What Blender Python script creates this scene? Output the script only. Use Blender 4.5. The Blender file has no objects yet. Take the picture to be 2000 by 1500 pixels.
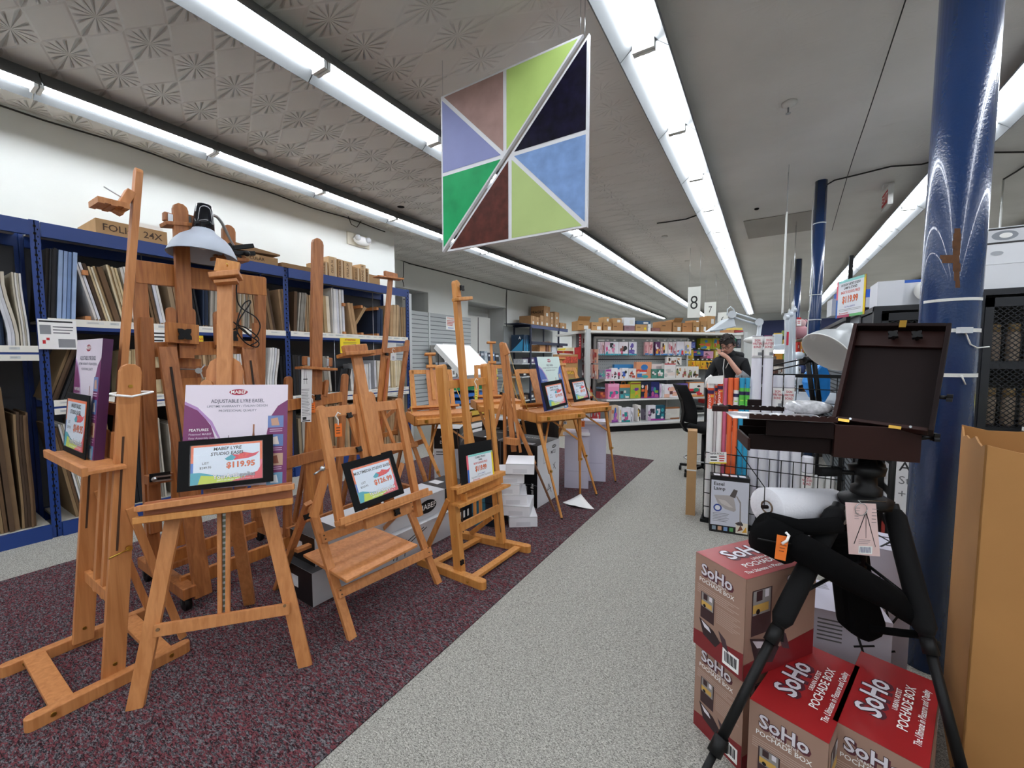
import bpy, bmesh, math, random
from mathutils import Vector as V, Matrix as MX
R = random.Random(7)
sc = bpy.context.scene
COL = sc.collection
# ---------------------------------------------------------------- camera
CAMH = 1.45; FPX = 800.0
PITCH = math.atan2(53.0, FPX)
YAW = math.radians(31.95)
cd = bpy.data.cameras.new('camera'); cam = bpy.data.objects.new('camera', cd); COL.objects.link(cam)
cd.sensor_fit = 'HORIZONTAL'; cd.sensor_width = 36.0; cd.lens = 36.0*FPX/2000.0
cd.clip_start = 0.02; cd.clip_end = 200
cam.location = (0, 0, CAMH)
cam.rotation_euler = (math.pi/2-PITCH, 0, YAW)
sc.camera = cam
# ---------------------------------------------------------------- world and exposure
w = bpy.data.worlds.new('world'); sc.world = w; w.use_nodes = True
w.node_tree.nodes['Background'].inputs[0].default_value = (0.9, 0.95, 1, 1)
w.node_tree.nodes['Background'].inputs[1].default_value = 0.25
sc.view_settings.view_transform = 'Standard'; sc.view_settings.look = 'None'
sc.view_settings.gamma = 1; sc.view_settings.use_curve_mapping = False
sc.view_settings.exposure = 1.12
TUBE_STRENGTH = 14.0
# ---------------------------------------------------------------- pixel -> place (a ray of the camera met with a known plane)
_f = V((-math.sin(YAW)*math.cos(PITCH), math.cos(YAW)*math.cos(PITCH), -math.sin(PITCH)))
_r = V((math.cos(YAW), math.sin(YAW), 0)); _u = _r.cross(_f)
EYE = V((0, 0, CAMH))
def ray(px, py): return _f*FPX + _r*(px-1000) + _u*(750-py)
def onz(px, py, z=0.0):
    d = ray(px, py); return EYE + d*((z-CAMH)/d.z)
def onx(px, py, x):
    d = ray(px, py); return EYE + d*(x/d.x)
def ony(px, py, y):
    d = ray(px, py); return EYE + d*(y/d.y)
def onp(px, py, P0, n):
    d = ray(px, py); return EYE + d*((V(P0)-EYE).dot(n)/d.dot(n))
# ---------------------------------------------------------------- materials
def lin(c):
    if isinstance(c, str): c = [int(c[i:i+2], 16)/255 for i in (0, 2, 4)]
    return tuple((x/12.92 if x <= .04045 else ((x+.055)/1.055)**2.4) for x in c[:3])+(1,)
MATS = {}
def mat(c, rough=.6, metal=0, name=None, vary=0, scale=8, bump=0, coat=0, spec=.5, emit=0, alpha=1):
    key = (str(c), rough, metal, vary, scale, bump, coat, emit, alpha, spec)
    if key in MATS: return MATS[key]
    m = bpy.data.materials.new(name or 'paint'); m.use_nodes = True; nt = m.node_tree
    b = nt.nodes['Principled BSDF']; L = lin(c)
    b.inputs['Base Color'].default_value = L; b.inputs['Roughness'].default_value = rough
    b.inputs['Metallic'].default_value = metal; b.inputs['Specular IOR Level'].default_value = spec
    if coat: b.inputs['Coat Weight'].default_value = coat
    if alpha < 1: b.inputs['Alpha'].default_value = alpha
    if emit:
        b.inputs['Emission Color'].default_value = L; b.inputs['Emission Strength'].default_value = emit
    if vary or bump:
        tc = nt.nodes.new('ShaderNodeTexCoord'); n = nt.nodes.new('ShaderNodeTexNoise')
        n.inputs['Scale'].default_value = scale; n.inputs['Detail'].default_value = 5
        nt.links.new(tc.outputs['Object'], n.inputs['Vector'])
        if vary:
            r = nt.nodes.new('ShaderNodeValToRGB'); e = r.color_ramp.elements
            e[0].position = .3; e[1].position = .7
            e[0].color = tuple(x*(1-vary) for x in L[:3])+(1,); e[1].color = tuple(min(1, x*(1+vary)) for x in L[:3])+(1,)
            nt.links.new(n.outputs['Fac'], r.inputs[0]); nt.links.new(r.outputs[0], b.inputs['Base Color'])
        if bump:
            bm = nt.nodes.new('ShaderNodeBump'); bm.inputs['Strength'].default_value = bump; bm.inputs['Distance'].default_value = .01
            nt.links.new(n.outputs['Fac'], bm.inputs['Height']); nt.links.new(bm.outputs[0], b.inputs['Normal'])
    MATS[key] = m; return m
def wood(c, c2, scale=1.0, name='wood', rough=.45, seed=0):
    key = ('wood', c, c2, scale, seed)
    if key in MATS: return MATS[key]
    m = bpy.data.materials.new(name); m.use_nodes = True; nt = m.node_tree; b = nt.nodes['Principled BSDF']
    tc = nt.nodes.new('ShaderNodeTexCoord'); mp = nt.nodes.new('ShaderNodeMapping')
    mp.inputs['Scale'].default_value = (30*scale, 30*scale, 2.2*scale); mp.inputs['Location'].default_value = (seed, seed*2, 0)
    n = nt.nodes.new('ShaderNodeTexNoise'); n.inputs['Scale'].default_value = 1.6; n.inputs['Detail'].default_value = 6; n.inputs['Distortion'].default_value = .6
    r = nt.nodes.new('ShaderNodeValToRGB'); e = r.color_ramp.elements; e[0].position = .32; e[1].position = .68
    e[0].color = lin(c2); e[1].color = lin(c)
    nt.links.new(tc.outputs['Object'], mp.inputs[0]); nt.links.new(mp.outputs[0], n.inputs[0])
    nt.links.new(n.outputs['Fac'], r.inputs[0]); nt.links.new(r.outputs[0], b.inputs['Base Color'])
    b.inputs['Roughness'].default_value = rough
    MATS[key] = m; return m
WHITE = mat('e9e9e6', .7); OFFW = mat('d9d9d4', .75); BLACK = mat('0a0a0b', .5, spec=.3); BLACKM = mat('141415', .85, spec=.2); DGREY = mat('2b2b2d', .8)
NAVY = mat('1b3a7c', .4); NAVYD = mat('141d38', .45); STEEL = mat('b5b8ba', .3, 1); BRASS = mat('c9a04a', .3, 1)
KRAFT = mat('b08a5e', .8, vary=.06, scale=12); KRAFTD = mat('8a6a48', .85, vary=.1, scale=15); KRAFTL = mat('c9a77c', .8)
GREYM = mat('a9adab', .6); LGREY = mat('c6cac9', .6); PAPER = mat('f2f1ee', .7)
BEECH = wood('cf8d56', 'b87641', name='beech_wood'); BEECHL = wood('d2944f', 'bd7a38', name='pale_beech_wood', seed=3)
OAK = wood('b0703e', '8a5228', name='oiled_oak', seed=1); OAKL = wood('c07e3f', '99592a', name='oak_light', seed=2)
# ---------------------------------------------------------------- mesh builder
def smooth(P, n=4):
    P = [V(p) for p in P]; out = []
    for i in range(len(P)-1):
        a, b, c, d = P[max(0, i-1)], P[i], P[i+1], P[min(len(P)-1, i+2)]
        for k in range(n):
            t = k/n; out.append(.5*((2*b)+(c-a)*t+(2*a-5*b+4*c-d)*t*t+(3*b-a-3*c+d)*t**3))
    return out+[P[-1]]
class MB:
    def __init__(s): s.v = []; s.f = []; s.m = []; s.mats = []; s.smooth = []
    def mi(s, m):
        if m is None: return -1
        if m not in s.mats: s.mats.append(m)
        return s.mats.index(m)
    def add(s, vs, fs, m=None, smooth=False):
        o = len(s.v); i = s.mi(m); s.v += [V(p) for p in vs]
        for f in fs: s.f.append([o+k for k in f]); s.m.append(i); s.smooth.append(smooth)
        return s
    def hexa(s, p, m=None):   # 8 points: bottom 4 ccw, top 4 ccw
        return s.add(p, [(3, 2, 1, 0), (4, 5, 6, 7), (0, 1, 5, 4), (1, 2, 6, 5), (2, 3, 7, 6), (3, 0, 4, 7)], m)
    def box(s, c, d, m=None, M=None):
        x, y, z = d[0]/2, d[1]/2, d[2]/2; c = V(c)
        p = [V(q) for q in ((-x,-y,-z),(x,-y,-z),(x,y,-z),(-x,y,-z),(-x,-y,z),(x,-y,z),(x,y,z),(-x,y,z))]
        p = [(M @ (q+c)) if M else q+c for q in p]
        return s.hexa(p, m)
    def bb(s, a, b, m=None, M=None):
        a = V(a); b = V(b); return s.box((a+b)/2, [abs(b[i]-a[i]) for i in range(3)], m, M)
    def bar(s, p, q, w, t, n=(0,0,1), m=None, ext=0):   # t along n, w across
        p = V(p); q = V(q); a = (q-p).normalized(); n = V(n); n = (n-a*n.dot(a)).normalized(); b = a.cross(n)
        p = p-a*ext; q = q+a*ext
        return s.hexa([p-b*w/2-n*t/2, p+b*w/2-n*t/2, p+b*w/2+n*t/2, p-b*w/2+n*t/2, q-b*w/2-n*t/2, q+b*w/2-n*t/2, q+b*w/2+n*t/2, q-b*w/2+n*t/2], m)
    def rbar(s, p, q, w, t, n=(0,0,1), m=None, e0=False, e1=True, k=5):  # board with rounded end(s)
        p = V(p); q = V(q); a = (q-p).normalized(); n = V(n); n = (n-a*n.dot(a)).normalized(); b = a.cross(n); L = (q-p).length
        o = []
        if e1:
            for i in range(k+1):
                th = math.pi*i/k; o.append((L-w/2+math.sin(th)*w/2, math.cos(th)*w/2))
        else: o += [(L, w/2), (L, -w/2)]
        if e0:
            for i in range(k+1):
                th = math.pi*i/k; o.append((w/2-math.sin(th)*w/2, -math.cos(th)*w/2))
        else: o += [(0, -w/2), (0, w/2)]
        return s.prism([p+a*x+b*y for x, y in o], n*t, m, center=True)
    def prism(s, pts, ext, m=None, center=False):
        pts = [V(p) for p in pts]; ext = V(ext); o = -ext/2 if center else V((0,0,0)); k = len(pts)
        vs = [p+o for p in pts]+[p+o+ext for p in pts]
        return s.add(vs, [tuple(range(k-1,-1,-1)), tuple(range(k, 2*k))]+[(i, (i+1)%k, (i+1)%k+k, i+k) for i in range(k)], m)
    def tube(s, pts, r, seg=8, m=None, caps=True):
        pts = [V(p) for p in pts]; rs = r if isinstance(r, (list, tuple)) else [r]*len(pts); vs = []; fs = []
        up = None
        for i, p in enumerate(pts):
            a = (pts[min(i+1, len(pts)-1)]-pts[max(i-1, 0)])
            a = a.normalized() if a.length > 1e-9 else V((0,0,1))
            if up is None: up = V((0,0,1)) if abs(a.z) < .9 else V((1,0,0))
            n = (up-a*up.dot(a)); n = n.normalized() if n.length > 1e-6 else a.orthogonal().normalized(); up = n; b = a.cross(n)
            for k in range(seg):
                th = 2*math.pi*k/seg; vs.append(p+n*math.cos(th)*rs[i]+b*math.sin(th)*rs[i])
        for i in range(len(pts)-1):
            for k in range(seg):
                fs.append((i*seg+k, i*seg+(k+1)%seg, (i+1)*seg+(k+1)%seg, (i+1)*seg+k))
        s.add(vs, fs, m, smooth=True)
        if caps:
            o = len(s.v)-len(vs)
            s.f += [[o+k for k in range(seg-1,-1,-1)], [o+(len(pts)-1)*seg+k for k in range(seg)]]; i = s.mi(m); s.m += [i, i]; s.smooth += [False, False]
        return s
    def lathe(s, prof, M=None, seg=16, m=None, cap=True):   # prof [(r,z)...]
        vs = []; fs = []; M = M or MX()
        for r, z in prof:
            for k in range(seg):
                th = 2*math.pi*k/seg; vs.append(M @ V((r*math.cos(th), r*math.sin(th), z)))
        for i in range(len(prof)-1):
            for k in range(seg): fs.append((i*seg+k, i*seg+(k+1)%seg, (i+1)*seg+(k+1)%seg, (i+1)*seg+k))
        s.add(vs, fs, m, smooth=True)
        if cap:
            o = len(s.v)-len(vs); i = s.mi(m)
            s.f += [[o+k for k in range(seg-1,-1,-1)], [o+(len(prof)-1)*seg+k for k in range(seg)]]; s.m += [i, i]; s.smooth += [False, False]
        return s
    def ball(s, c, r, m=None, seg=10, sc3=(1,1,1)):
        pr = [(max(1e-4, math.sin(math.pi*i/6)), -math.cos(math.pi*i/6)) for i in range(7)]
        return s.lathe(pr, MX.Translation(V(c)) @ MX.Diagonal((r*sc3[0], r*sc3[1], r*sc3[2], 1)), seg, m)
    def quad(s, a, b, c, d, m=None): return s.add([a, b, c, d], [(0, 1, 2, 3)], m)
    def text(s, body, size, M, m=None, bold=0, align='LEFT', shear=0, sx=1.0):
        cu = bpy.data.curves.new('t', 'FONT'); cu.body = body; cu.size = size; cu.align_x = align; cu.align_y = 'CENTER'
        cu.offset = bold*size; cu.shear = shear; cu.resolution_u = 4 if size > .12 else 2
        ob = bpy.data.objects.new('t', cu); me = bpy.data.meshes.new_from_object(ob)
        Mx = M @ MX.Diagonal((sx, 1, 1, 1))
        s.add([Mx @ v.co for v in me.vertices], [tuple(p.vertices) for p in me.polygons], m)
        bpy.data.objects.remove(ob); bpy.data.curves.remove(cu); bpy.data.meshes.remove(me); return s
    def mesh(s, name, off, m=None):
        me = bpy.data.meshes.new(name); me.from_pydata([v-off for v in s.v], [], s.f)
        ms = list(s.mats)
        if -1 in s.m or not ms:
            d = m or WHITE
            if d not in ms: ms.append(d)
            i = ms.index(d); s.m = [i if k == -1 else k for k in s.m]
        for x in ms: me.materials.append(x)
        me.polygons.foreach_set('material_index', s.m); me.polygons.foreach_set('use_smooth', s.smooth); me.update(); return me
OFF = {}
def tag(o, label=None, cat=None, group=None, kind=None):
    for k, x in (('label', label), ('category', cat), ('group', group), ('kind', kind)):
        if x: o[k] = x
    return o
def root(name, loc, label, cat, group=None):
    o = bpy.data.objects.new(name, None); o.empty_display_size = .05; COL.objects.link(o); o.location = V(loc); OFF[o.name] = V(loc)
    return tag(o, label, cat, group)
def obj(name, mb, m=None, parent=None, label=None, cat=None, group=None, kind=None, bevel=0):
    if parent is None:
        xs = [v.x for v in mb.v]; ys = [v.y for v in mb.v]; zs = [v.z for v in mb.v]
        off = V(((min(xs)+max(xs))/2, (min(ys)+max(ys))/2, min(zs)))
        o = bpy.data.objects.new(name, mb.mesh(name, off, m)); o.location = off
    else:
        off = OFF[parent.name]; o = bpy.data.objects.new(name, mb.mesh(name, off, m)); o.parent = parent
    COL.objects.link(o); OFF[o.name] = off
    if bevel:
        bv = o.modifiers.new('bevel', 'BEVEL'); bv.width = bevel; bv.segments = 2; bv.limit_method = 'ANGLE'; bv.angle_limit = math.radians(40)
    return tag(o, label, cat, group, kind)
def dup(o, loc=None, rot=None, label=None, group=None, parent=None, scale=None):
    c = o.copy(); COL.objects.link(c)
    if parent: c.parent = parent
    else:
        if loc is not None: c.location = V(loc)
        if rot is not None: c.rotation_euler = rot
        if scale is not None: c.scale = scale
        if label: c['label'] = label
        if group: c['group'] = group
    for ch in list(o.children): dup(ch, parent=c)
    return c
ORD = ['first','second','third','fourth','fifth','sixth','seventh','eighth','ninth','tenth','eleventh','twelfth','thirteenth','fourteenth','fifteenth','sixteenth','seventeenth','eighteenth','nineteenth','twentieth']
def ordn(i):
    if i < 20: return ORD[i]
    t = {2: 'twenty', 3: 'thirty', 4: 'forty', 5: 'fifty'}[(i+1)//10]
    return (t+'-'+ORD[(i+1) % 10-1]) if (i+1) % 10 else t.replace('y', 'ieth')
def rz(a): return MX.Rotation(math.radians(a), 4, 'Z')
def rx(a): return MX.Rotation(math.radians(a), 4, 'X')
def ry(a): return MX.Rotation(math.radians(a), 4, 'Y')
def T(*p): return MX.Translation(V(p))
def frame(o, x, y):     # matrix with origin o, x axis, y axis (z = x cross y)
    x = V(x).normalized(); y = V(y); y = (y-x*y.dot(x)).normalized(); z = x.cross(y)
    return MX(((x.x, y.x, z.x, o[0]), (x.y, y.y, z.y, o[1]), (x.z, y.z, z.z, o[2]), (0, 0, 0, 1)))
# ================================================================ SETTING
def struct(name, mb, m=None): return obj(name, mb, m, kind='structure')
CEIL = 3.55
def node_mat(name, build):
    m = bpy.data.materials.new(name); m.use_nodes = True; nt = m.node_tree; build(nt, nt.nodes['Principled BSDF'], nt.nodes.new, nt.links.new); return m
def carpet(name, cols, scale, stretch=(1, 1, 1), bump=.6):
    def B(nt, b, N, L):
        tc = N('ShaderNodeTexCoord'); mp = N('ShaderNodeMapping'); mp.inputs['Scale'].default_value = stretch; mp.inputs['Rotation'].default_value = (0, 0, .5)
        n = N('ShaderNodeTexNoise'); n.inputs['Scale'].default_value = scale; n.inputs['Detail'].default_value = 3; n.inputs['Roughness'].default_value = .7; n.inputs['Distortion'].default_value = 1.2
        r = N('ShaderNodeValToRGB'); e = r.color_ramp.elements
        while len(e) < len(cols): e.new(.5)
        for i, (p, c) in enumerate(cols): e[i].position = p; e[i].color = lin(c)
        L(tc.outputs['Object'], mp.inputs[0]); L(mp.outputs[0], n.inputs[0]); L(n.outputs['Fac'], r.inputs[0]); L(r.outputs[0], b.inputs['Base Color'])
        bm = N('ShaderNodeBump'); bm.inputs['Strength'].default_value = bump; bm.inputs['Distance'].default_value = .006
        L(n.outputs['Fac'], bm.inputs['Height']); L(bm.outputs[0], b.inputs['Normal']); b.inputs['Roughness'].default_value = .95; b.inputs['Specular IOR Level'].default_value = .1
    return node_mat(name, B)
GREY_CARPET = carpet('grey_loop_carpet', [(.34, '5a5853'), (.46, '8b8982'), (.55, 'b4b1a8'), (.68, 'd2cfc6')], 150, (1, 1.7, 1), .5)
def purple(nt, b, N, L):
    tc = N('ShaderNodeTexCoord'); outs = []
    for sc_, ro, st, seed in ((62, .45, (1, 2.6, 1), 0), (78, -.7, (1, 2.4, 1), 7), (46, .45, (1, 2.2, 1), 3)):
        mp = N('ShaderNodeMapping'); mp.inputs['Scale'].default_value = st; mp.inputs['Rotation'].default_value = (0, 0, ro); mp.inputs['Location'].default_value = (seed, 0, 0)
        n = N('ShaderNodeTexNoise'); n.inputs['Scale'].default_value = sc_; n.inputs['Detail'].default_value = 2; n.inputs['Distortion'].default_value = .8
        L(tc.outputs['Object'], mp.inputs[0]); L(mp.outputs[0], n.inputs[0]); outs.append(n.outputs[0])
    def ramp(o, cols):
        r = N('ShaderNodeValToRGB'); e = r.color_ramp.elements
        while len(e) < len(cols): e.new(.5)
        for i, (p, c) in enumerate(cols): e[i].position = p; e[i].color = lin(c)
        L(o, r.inputs[0]); return r.outputs[0]
    red = ramp(outs[0], [(.38, '281b1e'), (.5, '5f353a'), (.64, '784449')])
    gry = ramp(outs[1], [(.38, '211f23'), (.5, '534e52'), (.66, '7a7678')])
    k = ramp(outs[2], [(.47, '000000'), (.53, 'ffffff')])
    mx = N('ShaderNodeMix'); mx.data_type = 'RGBA'; L(k, mx.inputs[0]); L(red, mx.inputs[6]); L(gry, mx.inputs[7]); L(mx.outputs[2], b.inputs['Base Color'])
    bm = N('ShaderNodeBump'); bm.inputs['Strength'].default_value = .7; bm.inputs['Distance'].default_value = .006
    L(outs[0], bm.inputs['Height']); L(bm.outputs[0], b.inputs['Normal']); b.inputs['Roughness'].default_value = .95; b.inputs['Specular IOR Level'].default_value = .1
PURPLE_CARPET = node_mat('burgundy_flecked_carpet', purple)
fl = MB().add([(-11, -9, 0), (7, -9, 0), (7, 24, 0), (-11, 24, 0)], [(0, 1, 2, 3)]); struct('floor', fl, GREY_CARPET)
pc = MB().bb((-4.15, -8.9, .0005), (-1.31, 5.87, .006)); obj('floor_carpet_inlay', pc, PURPLE_CARPET, kind='structure')
def tin(nt, b, N, L):
    b.inputs['Base Color'].default_value = lin('c9c7c2'); b.inputs['Roughness'].default_value = .55
    tc = N('ShaderNodeTexCoord'); sp = N('ShaderNodeSeparateXYZ'); L(tc.outputs['Object'], sp.inputs[0])
    def m(op, a, c=None, d=None):
        n = N('ShaderNodeMath'); n.operation = op
        for i, x in enumerate((a, c, d)):
            if x is None: continue
            if isinstance(x, (int, float)): n.inputs[i].default_value = x
            else: L(x, n.inputs[i])
        return n.outputs[0]
    PX_, PY_ = .6, .26
    def cell(comp, P, off): return m('SUBTRACT', m('FRACT', m('ADD', m('DIVIDE', sp.outputs[comp], P), off)), .5)
    fx = cell(0, PX_, .5); fy = cell(1, PY_, .0)
    ax = m('ABSOLUTE', fx); ay = m('ABSOLUTE', fy)
    d = m('MULTIPLY', m('ADD', ax, ay), 2.0)
    th = m('ARCTAN2', m('MULTIPLY', fy, PY_*1.5), m('MULTIPLY', fx, PX_))
    ray_ = m('SUBTRACT', 1.0, m('MINIMUM', 1.0, m('MULTIPLY', m('ABSOLUTE', m('SINE', m('MULTIPLY', th, 7.0))), 1.6)))
    fall = m('MULTIPLY', m('MINIMUM', 1.0, m('MAXIMUM', 0.0, m('MULTIPLY', m('SUBTRACT', .98, d), 5.0))), m('MINIMUM', 1.0, m('MULTIPLY', d, 4)))
    star = m('MULTIPLY', m('MULTIPLY', ray_, fall), m('ADD', .25, m('MULTIPLY', d, 1.0)))
    plate = m('MULTIPLY', m('MINIMUM', 1.0, m('MAXIMUM', 0.0, m('MULTIPLY', m('SUBTRACT', d, 1.0), 9.0))), .3)
    seamx = m('LESS_THAN', ax, .008)
    gy = cell(1, PY_*2, .25); seamy = m('LESS_THAN', m('ABSOLUTE', gy), .014)
    h = m('ADD', m('ADD', star, plate), m('MULTIPLY', m('MAXIMUM', seamx, seamy), .8))
    fade = m('SUBTRACT', 1.0, m('MINIMUM', 1.0, m('MAXIMUM', 0.0, m('DIVIDE', m('ADD', sp.outputs[0], 3.2), 2.4))))
    fade2 = m('ADD', m('MULTIPLY', fade, .92), .05)
    nz = N('ShaderNodeTexNoise'); nz.inputs['Scale'].default_value = 1.2; nz.inputs['Detail'].default_value = 6; L(tc.outputs['Object'], nz.inputs[0])
    h2 = m('ADD', m('MULTIPLY', h, fade2), m('MULTIPLY', nz.outputs[0], .25))
    bm = N('ShaderNodeBump'); bm.inputs['Strength'].default_value = 1.0; bm.inputs['Distance'].default_value = .022
    L(h2, bm.inputs['Height']); L(bm.outputs[0], b.inputs['Normal'])
    r = N('ShaderNodeValToRGB'); r.color_ramp.elements[0].position = .3; r.color_ramp.elements[1].position = .75
    r.color_ramp.elements[0].color = lin('d2cfc8'); r.color_ramp.elements[1].color = lin('e2dfd9'); L(nz.outputs[0], r.inputs[0]); L(r.outputs[0], b.inputs['Base Color'])
TIN = node_mat('painted_tin_ceiling', tin)
ce = MB().add([(-11, -9, 0), (-11, 24, 0), (7, 24, 0), (7, -9, 0)], [(0, 1, 2, 3)])
o = obj('ceiling', ce, TIN, kind='structure'); o.data.transform(MX.Translation(V((-2, 7.5, 0)))); o.location = (0, 0, CEIL)
WALLM = mat('dfe1dc', .8, vary=.02, scale=2)
WX = -5.46; WX2 = -6.9; WY = 4.97
struct('wall_left', MB().bb((WX-.1, -9, 0), (WX, WY, CEIL)), WALLM)
struct('wall_left_return', MB().bb((WX2, WY-.1, 0), (WX-.1, WY, CEIL)), WALLM)
# rear stretch of the left wall, with two window recesses
rw = MB()
z1, z2 = onx(808, 566, WX2).z, onx(914, 587, WX2).z
def seg(y0, y1, za, zb): rw.bb((WX2-.12, y0, za), (WX2, y1, zb))
seg(WY, 6.2, 0, CEIL); seg(6.2, 7.3, 0, 1.2); seg(6.2, 7.3, z1, CEIL); seg(7.3, 8.83, 0, CEIL); seg(8.83, 10.75, 0, 1.1); seg(8.83, 10.75, z2, CEIL); seg(10.75, 23.5, 0, CEIL)
struct('wall_left_rear', rw, WALLM)
nb = MB()
for y0, y1, za, zb in ((6.2, 7.3, 1.2, z1), (8.83, 10.75, 1.1, z2)):
    nb.bb((WX2-.75, y0, za), (WX2-.7, y1, zb)); nb.bb((WX2-.75, y0-.05, za), (WX2-.12, y0, zb)); nb.bb((WX2-.75, y1, za), (WX2-.12, y1+.05, zb))
    nb.bb((WX2-.75, y0, zb), (WX2-.12, y1, zb+.05)); nb.bb((WX2-.75, y0, za-.05), (WX2-.12, y1, za))
struct('wall_left_recess', nb, mat('d4d5d2', .8))
struct('wall_back', MB().bb((-7, 23.4, 0), (7, 23.5, CEIL)), mat('c9cbc8', .8))
struct('wall_right', MB().bb((6.4, -9, 0), (6.5, 23.5, CEIL)), WALLM)
struct('wall_front', MB().bb((-7, -9.0, 0), (6.5, -8.9, CEIL)), WALLM)
o = obj('trim_back_navy_band', MB().bb((-.5, 23.2, 1.2), (3.4, 23.38, 3.18)), mat('1a2348', .7), kind='structure')
# lights
TUBE = mat('f2f7ff', .5, emit=TUBE_STRENGTH, name='fluorescent_tube'); REFL = mat('6f7273', .5, name='white_reflector')
FL = 1.15
def make_fixture():
    r0 = root('fluorescent_light_fixture', (0, 0, CEIL), 'x', 'ceiling light')
    m = MB(); y0, y1 = -FL/2+.004, FL/2-.004; zt = CEIL
    pr = [(-.165, -.118), (-.155, -.123), (-.06, -.045), (.06, -.045), (.155, -.123), (.165, -.118), (.075, -.001), (-.075, -.001)]
    m.prism([(x, y0, zt+z) for x, z in pr], (0, y1-y0, 0)); obj('reflector', m, REFL, r0)
    for s in (-1, 1):
        obj('tube', MB().tube([(s*.045, y0+.03, zt-.075), (s*.045, y1-.03, zt-.075)], .017, 8), TUBE, r0)
    for y in (y0, y1-.022): obj('end_bracket', MB().bb((-.07, y, zt-.11), (.07, y+.022, zt-.045)), OFFW, r0)
    return r0
fix0 = make_fixture(); first = True
for rown, x, ph, y0, n in (('nearest the left wall', -4.72, .84, -8, 28), ('second from the left wall', -2.73, .7, -8, 27), ('running over the grey aisle', -.76, .55, -8, 27), ('right of the blue pillar', 1.55, .8, -8, 27), ('furthest right over the locker', 3.45, .9, -8, 27)):
    for k in range(n):
        y = ph+FL/2+FL*(k+y0)
        if y > 22.8: continue
        if y < -.3 and k % 2 == 0 and False: continue
        lb = 'two-tube fluorescent fixture, %s from the front in the row %s' % (ordn(k), rown)
        if first: fix0.location = (x, y, CEIL); fix0['label'] = lb; fix0['group'] = 'fluorescent fixtures in the row '+rown; first = False
        else: dup(fix0, (x, y, CEIL), label=lb, group='fluorescent fixtures in the row '+rown)
# ================================================================ LEFT RACK AND ITS BOARDS
def proj(p):
    q = V(p)-EYE; d = q.dot(_f); return 1000+FPX*q.dot(_r)/d, 750-FPX*q.dot(_u)/d
def y_at(px, x, z, lo=-1.5, hi=30):   # y along a line (x, ., z) seen in column px
    for _ in range(40):
        mid = (lo+hi)/2; q = V((x, mid, z))-EYE
        if q.dot(_f) < .05 or proj((x, mid, z))[0] < px: lo = mid
        else: hi = mid
    return lo
RX, RB = -4.82, -5.42
UY = [-1.13, .79, 2.72, 4.64]
rack = root('storage_rack', (-5.12, 1.75, 0), 'long blue boltless steel rack of canvases and boards along the left wall', 'rack')
for i, y in enumerate(UY):
    for x, s in ((RX, 1), (RB, -1)):
        u = MB().bb((x-.003*s, y-.028, .0), (x, y+.028, 2.5)).bb((x-.045*s, y-.003, 0), (x, y+.003, 2.5))
        if s > 0 and i < 4:
            for k in range(44):
                z = .08+k*.055; u.bb((x, y-.008, z), (x+.0015, y+.008, z+.018), BLACKM)
                u.bb((x, y+.012, z-.02), (x+.0015, y+.018, z-.008), BLACKM)
            u.mats.insert(0, NAVY) if False else None
        o = obj('upright', MB(), NAVY, rack) if False else None
        u2 = MB(); u2.mats = [NAVY, BLACKM]; u2.v = u.v; u2.f = u.f; u2.smooth = u.smooth
        u2.m = [0 if k < 12 else 1 for k in range(len(u.f))]
        obj('upright', u2, NAVY, rack)
LEV = {0: [.11, 1.53, 2.49], 1: [.11, 1.10, 1.75, 2.49], 2: [.11, .98, 1.75, 2.49]}
STRIP = mat('e6e3d8', .7); DECK = mat('cfcabd', .8)
for b, zs in LEV.items():
    y0, y1 = UY[b]+.03, UY[b+1]-.03
    for z in zs:
        hh = .11 if z > 2.4 or z < .2 else .085
        for x in (RX, RB): obj('beam', MB().bb((x-.02, y0, z-hh), (x+.02, y1, z)), NAVY, rack)
        obj('shelf_board', MB().bb((RB+.02, y0, z-.02), (RX-.02, y1, z-.002)), DECK, rack)
        if .3 < z < 2.3:
            st = MB().bb((RX+.02, y0, z-.055 if z > 1.6 else z-.045), (RX+.026, y1, z+.005), STRIP)
            if z < 1.6: st.bb((RX+.02, y0, z-.11), (RX+.026, y1, z-.062), STRIP)
            yy = y0+.03
            while yy < y1-.1:
                l = R.uniform(.05, .12)
                for dz in ((-.015,) if z > 1.6 else (-.012, -.08)):
                    st.bb((RX+.0262, yy, z+dz-.014), (RX+.0268, yy+l, z+dz+.006), OFFW if R.random() < .5 else LGREY)
                    for q in range(2): st.bb((RX+.0268, yy+.006, z+dz-.002-q*.006), (RX+.0272, yy+l*.7, z+dz-.0005-q*.006), mat('77746c', .8))
                yy += l+R.uniform(.01, .08)
            obj('price_strip', st, STRIP, rack, label='cream price strip')
obj('back_panel', MB().bb((RB-.03, UY[0], .1), (RB-.022, UY[3], 2.45)), mat('5a5c60', .8), rack)  # dark grey sheet added before the white wall, standing in for shade between shelves
for b in range(3):
    for f_ in (.33, .66):
        y = UY[b]+(UY[b+1]-UY[b])*f_
        obj('divider_rod', MB().tube([(RX-.025, y, .12), (RX-.025, y, 2.38)], .004, 6), STEEL, rack)
C_K = ['a58461', 'b6946c', '8f7050', 'c0a37d', '9a8468']; C_W = ['e6e4e0', 'dcd8d0', 'd3d4d8', 'cfc7b4']; C_CR = ['d7c7a4', 'cdb88f', 'e0d5bd', 'a88e66']
C_B = ['232325', '1b1b1e', '303034', '26221f']; C_BL = ['8ea5c8', '9ab0d0', '86a0c6']; C_BR = ['6b5138', '55402c', '7d6346', '4b3828', '8a7150']; C_G = ['a9a296', 'b7b0a2', '8d887e', '9c8b70']; C_N = ['223048', '2b3a52', '1d2636']
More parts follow.
